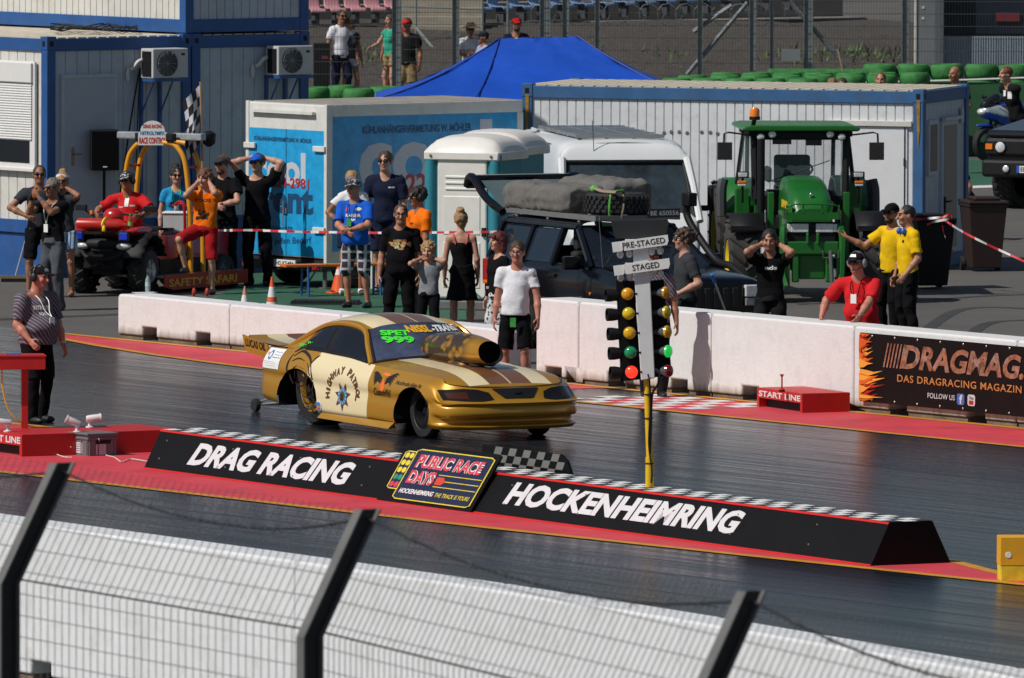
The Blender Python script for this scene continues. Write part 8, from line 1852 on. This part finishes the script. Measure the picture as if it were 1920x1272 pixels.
# flame banner on the wall
def banner():
    x0 = tpx(1612, .03, .5); L = 4.35; p = tv(x0, .045); t = thing("race_banner", "dark banner with flames and rusty lettering fixed to the tall white barrier", "banner", p, TRK)
    H0, H1 = .13, .935; b = MB(); b.box(0, L, -.012, -.004, H0, H1, 0); y = -.016
    R_ = random.Random(3)
    for k in range(46):       # flames along the left edge
        z = H0 + .02 + (H1 - H0 - .05) * R_.random(); w = R_.uniform(.10, .42) * (1.3 if z < .5 else .7); h = R_.uniform(.02, .06); yy = y - .0004 * k
        pts = [(0, z - h), (w * .35, z - h * .8), (w * .6, z - h * .1), (w, z + h * R_.uniform(.3, 1.6)), (w * .6, z + h * .45), (w * .3, z + h * .8), (0, z + h)]; b.add([(a + .004, yy, min(H1 - .01, max(H0 + .01, c))) for a, c in pts], [tuple(range(7))], R_.choice((1, 1, 2, 3)))
    def X(px): return tpx(px, .03, .5) - x0
    def tx(s, a, c, z0, z1, mi, bold=.02, sh=.25, sp=1.0): b.text(s, (X(a), y - .004, z0), (X(c) - X(a), 0, 0), (0, 0, z1 - z0), mi, bold, sh, sp)
    tx("DRAGMAG.DE", 1690, 1985, .555, .84, 4, .035); tx("DAS DRAGRACING MAGAZIN", 1683, 1916, .40, .485, 5, .01, 0, 1.1); tx("FOLLOW US", 1740, 1791, .245, .305, 6, .008, 0)
    for k in range(6): q = X(1656 + 6.2 * k); b.add([(q, y - .004, .555), (q + .028, y - .004, .555), (q + .12, y - .004, .84), (q + .092, y - .004, .84)], [(0, 1, 2, 3)], 4)
    for px, mi, s in ((1795, 7, "f"), (1815, 6, "You")):
        q = X(px); w = X(px + 14) - q; b.add([(q + .02, y - .004, .20), (q + w - .02, y - .004, .20), (q + w, y - .004, .22), (q + w, y - .004, .31), (q + w - .02, y - .004, .33), (q + .02, y - .004, .33), (q, y - .004, .31), (q, y - .004, .22)], [tuple(range(8))], mi)
        if s == "f": b.text("f", (q + w * .35, y - .007, .21), (w * .4, 0, 0), (0, 0, .11), 6, .05)
        else: b.text("You", (q + w * .2, y - .007, .275), (w * .6, 0, 0), (0, 0, .035), 8, .02); b.add([(q + w * .2, y - .007, .215), (q + w * .8, y - .007, .215), (q + w * .8, y - .007, .262), (q + w * .2, y - .007, .262)], [(0, 1, 2, 3)], 2)
    rust = mat("rust_lettering", (.26, .10, .05), .6, var=.75, scale=14, dirt=((.42, .33, .30), .8, 5))
    b.build("cloth", [mat("banner_black", (.006, .003, .003), .65, var=.3, scale=3, spec=.2), mat("flame_orange", (.72, .12, .008), .5, var=.3, scale=9), mat("flame_red", (.42, .02, .006), .5), mat("flame_yellow", (.80, .34, .04), .5), rust, mat("letter_orange", (.52, .20, .05), .5), mat("letter_grey", (.55, .54, .58), .5), mat("badge_blue", (.06, .13, .38), .5), M_blkdecal], t)
    b = MB()
    for k in range(8):
        for z in (H0 + .03, H1 - .03): b.ball((.25 + k * .46, -.016, z), (.014, .006, .014), 8)
    b.split("eyelet", M_alu, t)
banner()
# yellow foam block by the right edge
P = at(1876, 1092); t = thing("timing_block", "yellow foam timing block with a round white spot at the right edge", "block", P, math.radians(4)); b = MB(); b.box(0, .42, 0, .34, .16, .43, 0); b.lathe([(.032, 0), (.03, .004)], (.075, -.001, .26), (0, -1, 0), 14, 1); b.build("upper_foam", [mat("foam_yellow", (.72, .36, .012), .7, var=.08, scale=6), M_whd], t, bevel=.012); b = MB(); b.box(.004, .416, .004, .336, 0, .16); b.build("lower_foam", mat("foam_lemon", (.66, .50, .02), .75, var=.25, scale=9), t, bevel=.01)
# loudspeaker on its pole
sp = at(195, 520); t = thing("loudspeaker", "tall black loudspeaker on a pole stand between the photographer and the quad", "loudspeaker", sp, math.radians(6)); b = MB(); b.box(-.20, .20, -.18, .18, 1.52, 2.09); b.build("cabinet", M_blk, t, bevel=.012); b = MB(); b.box(-.185, .185, -.186, -.18, 1.54, 2.07); b.box(-.03, .03, -.19, -.186, 1.565, 1.58, 1); b.build("grille", [mat("grille_cloth", (.004, .004, .005), .9, spec=.08), M_whd], t); b = MB(); b.tube([(0, 0, 0), (0, 0, 1.52)], .022, 8)
for k in range(3): b.tube([(0, 0, .55), (.5 * math.cos(k * 2.1 + .5), .5 * math.sin(k * 2.1 + .5), 0)], .014, 6)
b.build("stand", M_blk, t)
# broom
b0, b1 = at(22, 528, .06), at(58, 425, .62); p = at(22, 529); t = thing("push_broom", "wide broom with a long grey handle leaning against the container", "broom", p); b = MB(); b.tube([(.05, .0, .07), (.30, .85, 1.05)], .014, 6); b.build("handle", M_alu, t); b = MB(); b.box(-.16, .22, -.03, .03, .05, .09, 0); b.box(-.15, .21, -.035, .035, 0, .05, 1); b.build("head", [mat("broom_wood", (.20, .14, .09), .7), M_blk], t)
# cones
M_cor = mat("cone_orange", (.75, .10, .02), .5, var=.1, scale=6); M_cwh = mat("cone_white", (.72, .70, .70), .5, var=.06)
def cone(p, h, r, lab, cols, base=True):
    t = thing("traffic_cone", lab, "cone", p, .3, "orange traffic cones"); b = MB(); n = len(cols); pr = [(r + (.15 * r - r) * i / n, .03 + (h - .03) * i / n) for i in range(n + 1)]; b.lathe(pr + [(r * .1, h)], (0, 0, 0), (0, 0, 1), 22, mis=[c for c in cols] + [cols[-1]]); b.build("cone_body", [M_cor, M_cwh, mat("cone_faded", (.60, .24, .18), .6)], t)
    b = MB(); b.box(-r * 1.3, r * 1.3, -r * 1.3, r * 1.3, 0, .03); b.build("base", M_blk if base else M_cor, t, bevel=.01)
q = at(510, 580); cone(q, .44, .085, "orange and white traffic cone behind the low barrier", [1, 0, 1, 1, 0, 0]); q = at(459, 574); cone(q, .27, .06, "small faded cone, pale at the foot, left of the striped cone", [1, 1, 2, 2]); q = at(636, 551); cone(q, .42, .12, "dirty orange cone under the bench by the blue shirt", [0, 0, 0, 1, 0], False)
# beer bench with orange board
def bench():
    p = at(530, 557); q = at(745, 553); a = math.atan2((q - p).y, (q - p).x); L = (q - p).length; t = thing("beer_bench", "long bench table with orange board and blue folding legs behind the blue shirt", "bench", (p.x, p.y, 0), a)
    b = MB(); b.box(0, L, -.12, .12, .41, .445); b.build("board", mat("bench_orange", (.72, .17, .012), .4, var=.06), t, bevel=.006)
    for x in (.33, L - .3):
        b = MB()
        for y in (-.11, .11): b.tube([(x, y, .41), (x, y * 1.3, .0)], .018, 6)
        b.tube([(x, -.13, .1), (x, .13, .1)], .014, 5); b.tube([(x, 0, .12), (x + .2, 0, .41)], .014, 5); b.build("leg", mat("bench_blue", (.02, .09, .32), .4), t)
bench()
# white plastic chair behind the bench
p = at(712, 540); t = thing("plastic_chair", "white plastic garden chair behind the orange bench", "chair", p, .4); m = mat("chair_white", (.66, .66, .64), .4, var=.04)
b = MB(); b.box(-.22, .22, -.22, .22, .42, .45); b.build("seat", m, t, bevel=.015); b = MB(); b.box(-.22, .22, .20, .23, .45, .85); b.build("backrest", m, t, bevel=.015)
for x in (-.2, .2):
    b = MB(); b.tube([(x, -.2, .0), (x, -.2, .62), (x, .2, .66)], .022, 6); b.build("armrest", m, t); b = MB(); b.tube([(x, .2, .0), (x, .2, .45)], .022, 6); b.build("leg", m, t)
# bottles, dropped things
def bottle(p, h, r, lab, cap, liq, label_m):
    t = thing("drink_bottle", lab, "bottle", p, 0, "plastic drink bottles"); b = MB(); b.lathe([(r, 0), (r, h * .55), (r * .92, h * .6), (r, h * .66), (r * .5, h * .86), (r * .36, h * .9), (r * .36, h * .94)], (0, 0, 0), (0, 0, 1), 16); b.build("bottle_body", liq, t); b = MB(); b.lathe([(r * .42, h * .92), (r * .42, h)], (0, 0, 0), (0, 0, 1), 12); b.build("cap", cap, t); b = MB(); b.lathe([(r * 1.03, h * .34), (r * 1.03, h * .56)], (0, 0, 0), (0, 0, 1), 16, cap=False); b.build("paper_band", label_m, t)
bottle(at(277, 548, .572), .23, .033, "water bottle with green cap standing on the low white barrier", mat("cap_green", (.02, .22, .08), .4), glass("water_pet", (.36, .46, .48), .08, .75), mat("label_mint", (.35, .55, .52), .5))
bottle(local(pq, aq, .18, .32, .875), .24, .034, "half full juice bottle standing on the quad's front rack", mat("cap_lime", (.2, .4, .08), .4), glass("juice_pet", (.32, .10, .015), .1, .9), mat("label_lime", (.30, .42, .14), .5))
b = MB(); b.box(-.14, .16, -.08, .08, 0, .003); q = at(270, 549, .573); tag(b.build("paper_sheet", M_whd, loc=q, rot=(0, 0, .5)), "white sheet of paper lying on the low barrier under the bottle", "paper")
p = at(376, 556); t = thing("ear_defenders", "red and black ear defenders lying on the ground behind the low barrier", "ear defenders", p); b = MB(); b.tube([(.09 * math.cos(k), 0, .07 + .10 * math.sin(k)) for k in np.linspace(0, 3.14, 10)], .01, 5); b.build("band", M_blk, t)
for x in (-.09, .09): b = MB(); b.ball((x, 0, .06), (.03, .05, .06), 10); b.build("ear_cup", mat("ear_red", (.45, .05, .03), .4), t)
b = MB(); b.cbox((0, 0, .05), (.07, .06, .10)); tag(b.build("cup", mat("cup_lime", (.35, .5, .08), .5), loc=at(650, 556)), "small lime green cup on the green ground", "cup")
g0, g1 = at(545, 572), at(655, 578); b = MB(); d = g1 - g0
for k in range(26): b.box(k * .035, k * .035 + .02, 0, .5, 0, .05)
b.box(-.01, .92, -.01, .51, 0, .02); tag(b.build("floor_grate", M_steeld, loc=(g0.x, g0.y, .004), rot=(0, 0, -.1)), "dark metal grating lying flat on the green ground", "grating")
# wheelie bins
def bin_(p, rz, lab, m, h=1.07):
    t = thing("wheelie_bin", lab, "bin", p, rz, "wheelie bins"); b = MB(); w0, w1, d0, d1 = .21, .28, .24, .34; b.add([(-w0, -d0, .05), (w0, -d0, .05), (w0, d0, .05), (-w0, d0, .05), (-w1, -d1, h - .1), (w1, -d1, h - .1), (w1, d1, h - .1), (-w1, d1, h - .1)], [(0, 3, 2, 1), (4, 5, 6, 7), (0, 1, 5, 4), (1, 2, 6, 5), (2, 3, 7, 6), (3, 0, 4, 7)])
    b.box(-w1 - .015, w1 + .015, -d1 - .015, d1 + .015, h - .14, h - .1); b.build("body", m, t, bevel=.015); b = MB(); b.box(-w1 - .02, w1 + .02, -d1 - .03, d1 + .02, h - .1, h - .05); b.box(-w1 * .7, w1 * .7, -d1 * .8, d1 * .7, h - .05, h); b.build("lid", m, t, bevel=.02)
    for s_ in (-1, 1): b = MB(); b.lathe([(.1, -.03), (.1, .03)], (s_ * (w0 + .05), d0 - .02, .1), (1, 0, 0), 16); b.build("wheel", M_rub, t)
bin_(at(1739, 541), math.radians(20), "black wheelie bin with tape tied to its handle behind the yellow shirts", M_blk, 1.05); bin_(at(1843, 508), math.radians(10), "dark brown wheelie bin at the corner of the white container", mat("bin_brown", (.028, .014, .011), .55, var=.15))
b = MB(); b.cbox((0, 0, 0), (.14, .05, .05)); tag(b.build("orange_lamp", M_amb, bevel=.01, loc=at(1778, 471, .5)), "small orange marker lamp beside the black bin", "lamp")
# red and white barrier tape
M_tpr = mat("tape_red", (.60, .03, .04), .45); M_tpw = mat("tape_white", (.70, .68, .68), .45)
def tape(pts, lab, w=.034, step=.24):
    p = crom(pts, 24); b = MB(); s = 0; n = len(p)
    for i in range(n - 1):
        a, c = Vector(p[i]), Vector(p[i + 1]); L = (c - a).length; m = max(1, int(L / .05)); tw = .5 * math.sin(i * .23)
        for k in range(m):
            q0, q1 = a.lerp(c, k / m), a.lerp(c, (k + 1) / m); u = Vector((0, math.sin(tw) * w / 2, math.cos(tw) * w / 2)); b.add([q0 - u, q1 - u, q1 + u, q0 + u], [(0, 1, 2, 3)], int(s / step) % 2, True); s += L / m
    tag(b.build("barrier_tape", [M_tpr, M_tpw]), lab, "tape", "red and white barrier tape")
Yt = 157.3
tape([atY(390, 433, 162.3), atY(470, 432, 161.6), atY(560, 435, 160.4), atY(650, 436, 159.2), atY(735, 437, 158.0), atY(842, 436, 156.0)], "red and white tape stretched in front of the cold trailer"); tape([atY(842, 436, 156.0), atY(925, 435, 154.8), atY(1000, 434, 153.8)], "red and white tape from the toilet to the black car")
tape([atY(1708, 413, 162.5), atY(1740, 410, 162.4), atY(1765, 408, 162.3)], "short tape end behind the yellow shirted men"); tape([atY(1765, 409, 162.3), atY(1800, 432, 162), atY(1850, 458, 161.6), atY(1935, 497, 161)], "red and white tape running from the black bin to the right edge"); tape([atY(1765, 409, 162.25), atY(1783, 402, 162.2), atY(1781, 410, 162.2), atY(1752, 416, 162.2), atY(1738, 422, 162.2)], "looped bow of red and white tape on the black bin"); tape([atY(1766, 410, 162.2), atY(1768, 430, 162.2), atY(1773, 448, 162.2)], "loose tape tail hanging from the bow on the black bin")
# blue handled squeegee pole by the black car
b = MB(); b.tube([at(1362, 590, .86), at(1340, 530, 1.26)], .012, 6, 0); b.tube([at(1340, 530, 1.26), at(1334, 515, 1.36)], .02, 8, 1); b.tube([at(1362, 590, .86), Vector((at(1362, 590, .86).x + .2, at(1362, 590, .86).y, 0))], .012, 6, 0)
tag(b.build("broom_pole", [M_alu, mat("grip_blue", (.02, .16, .5), .5)]), "silver pole with a blue grip leaning beside the grey shirt man", "pole")
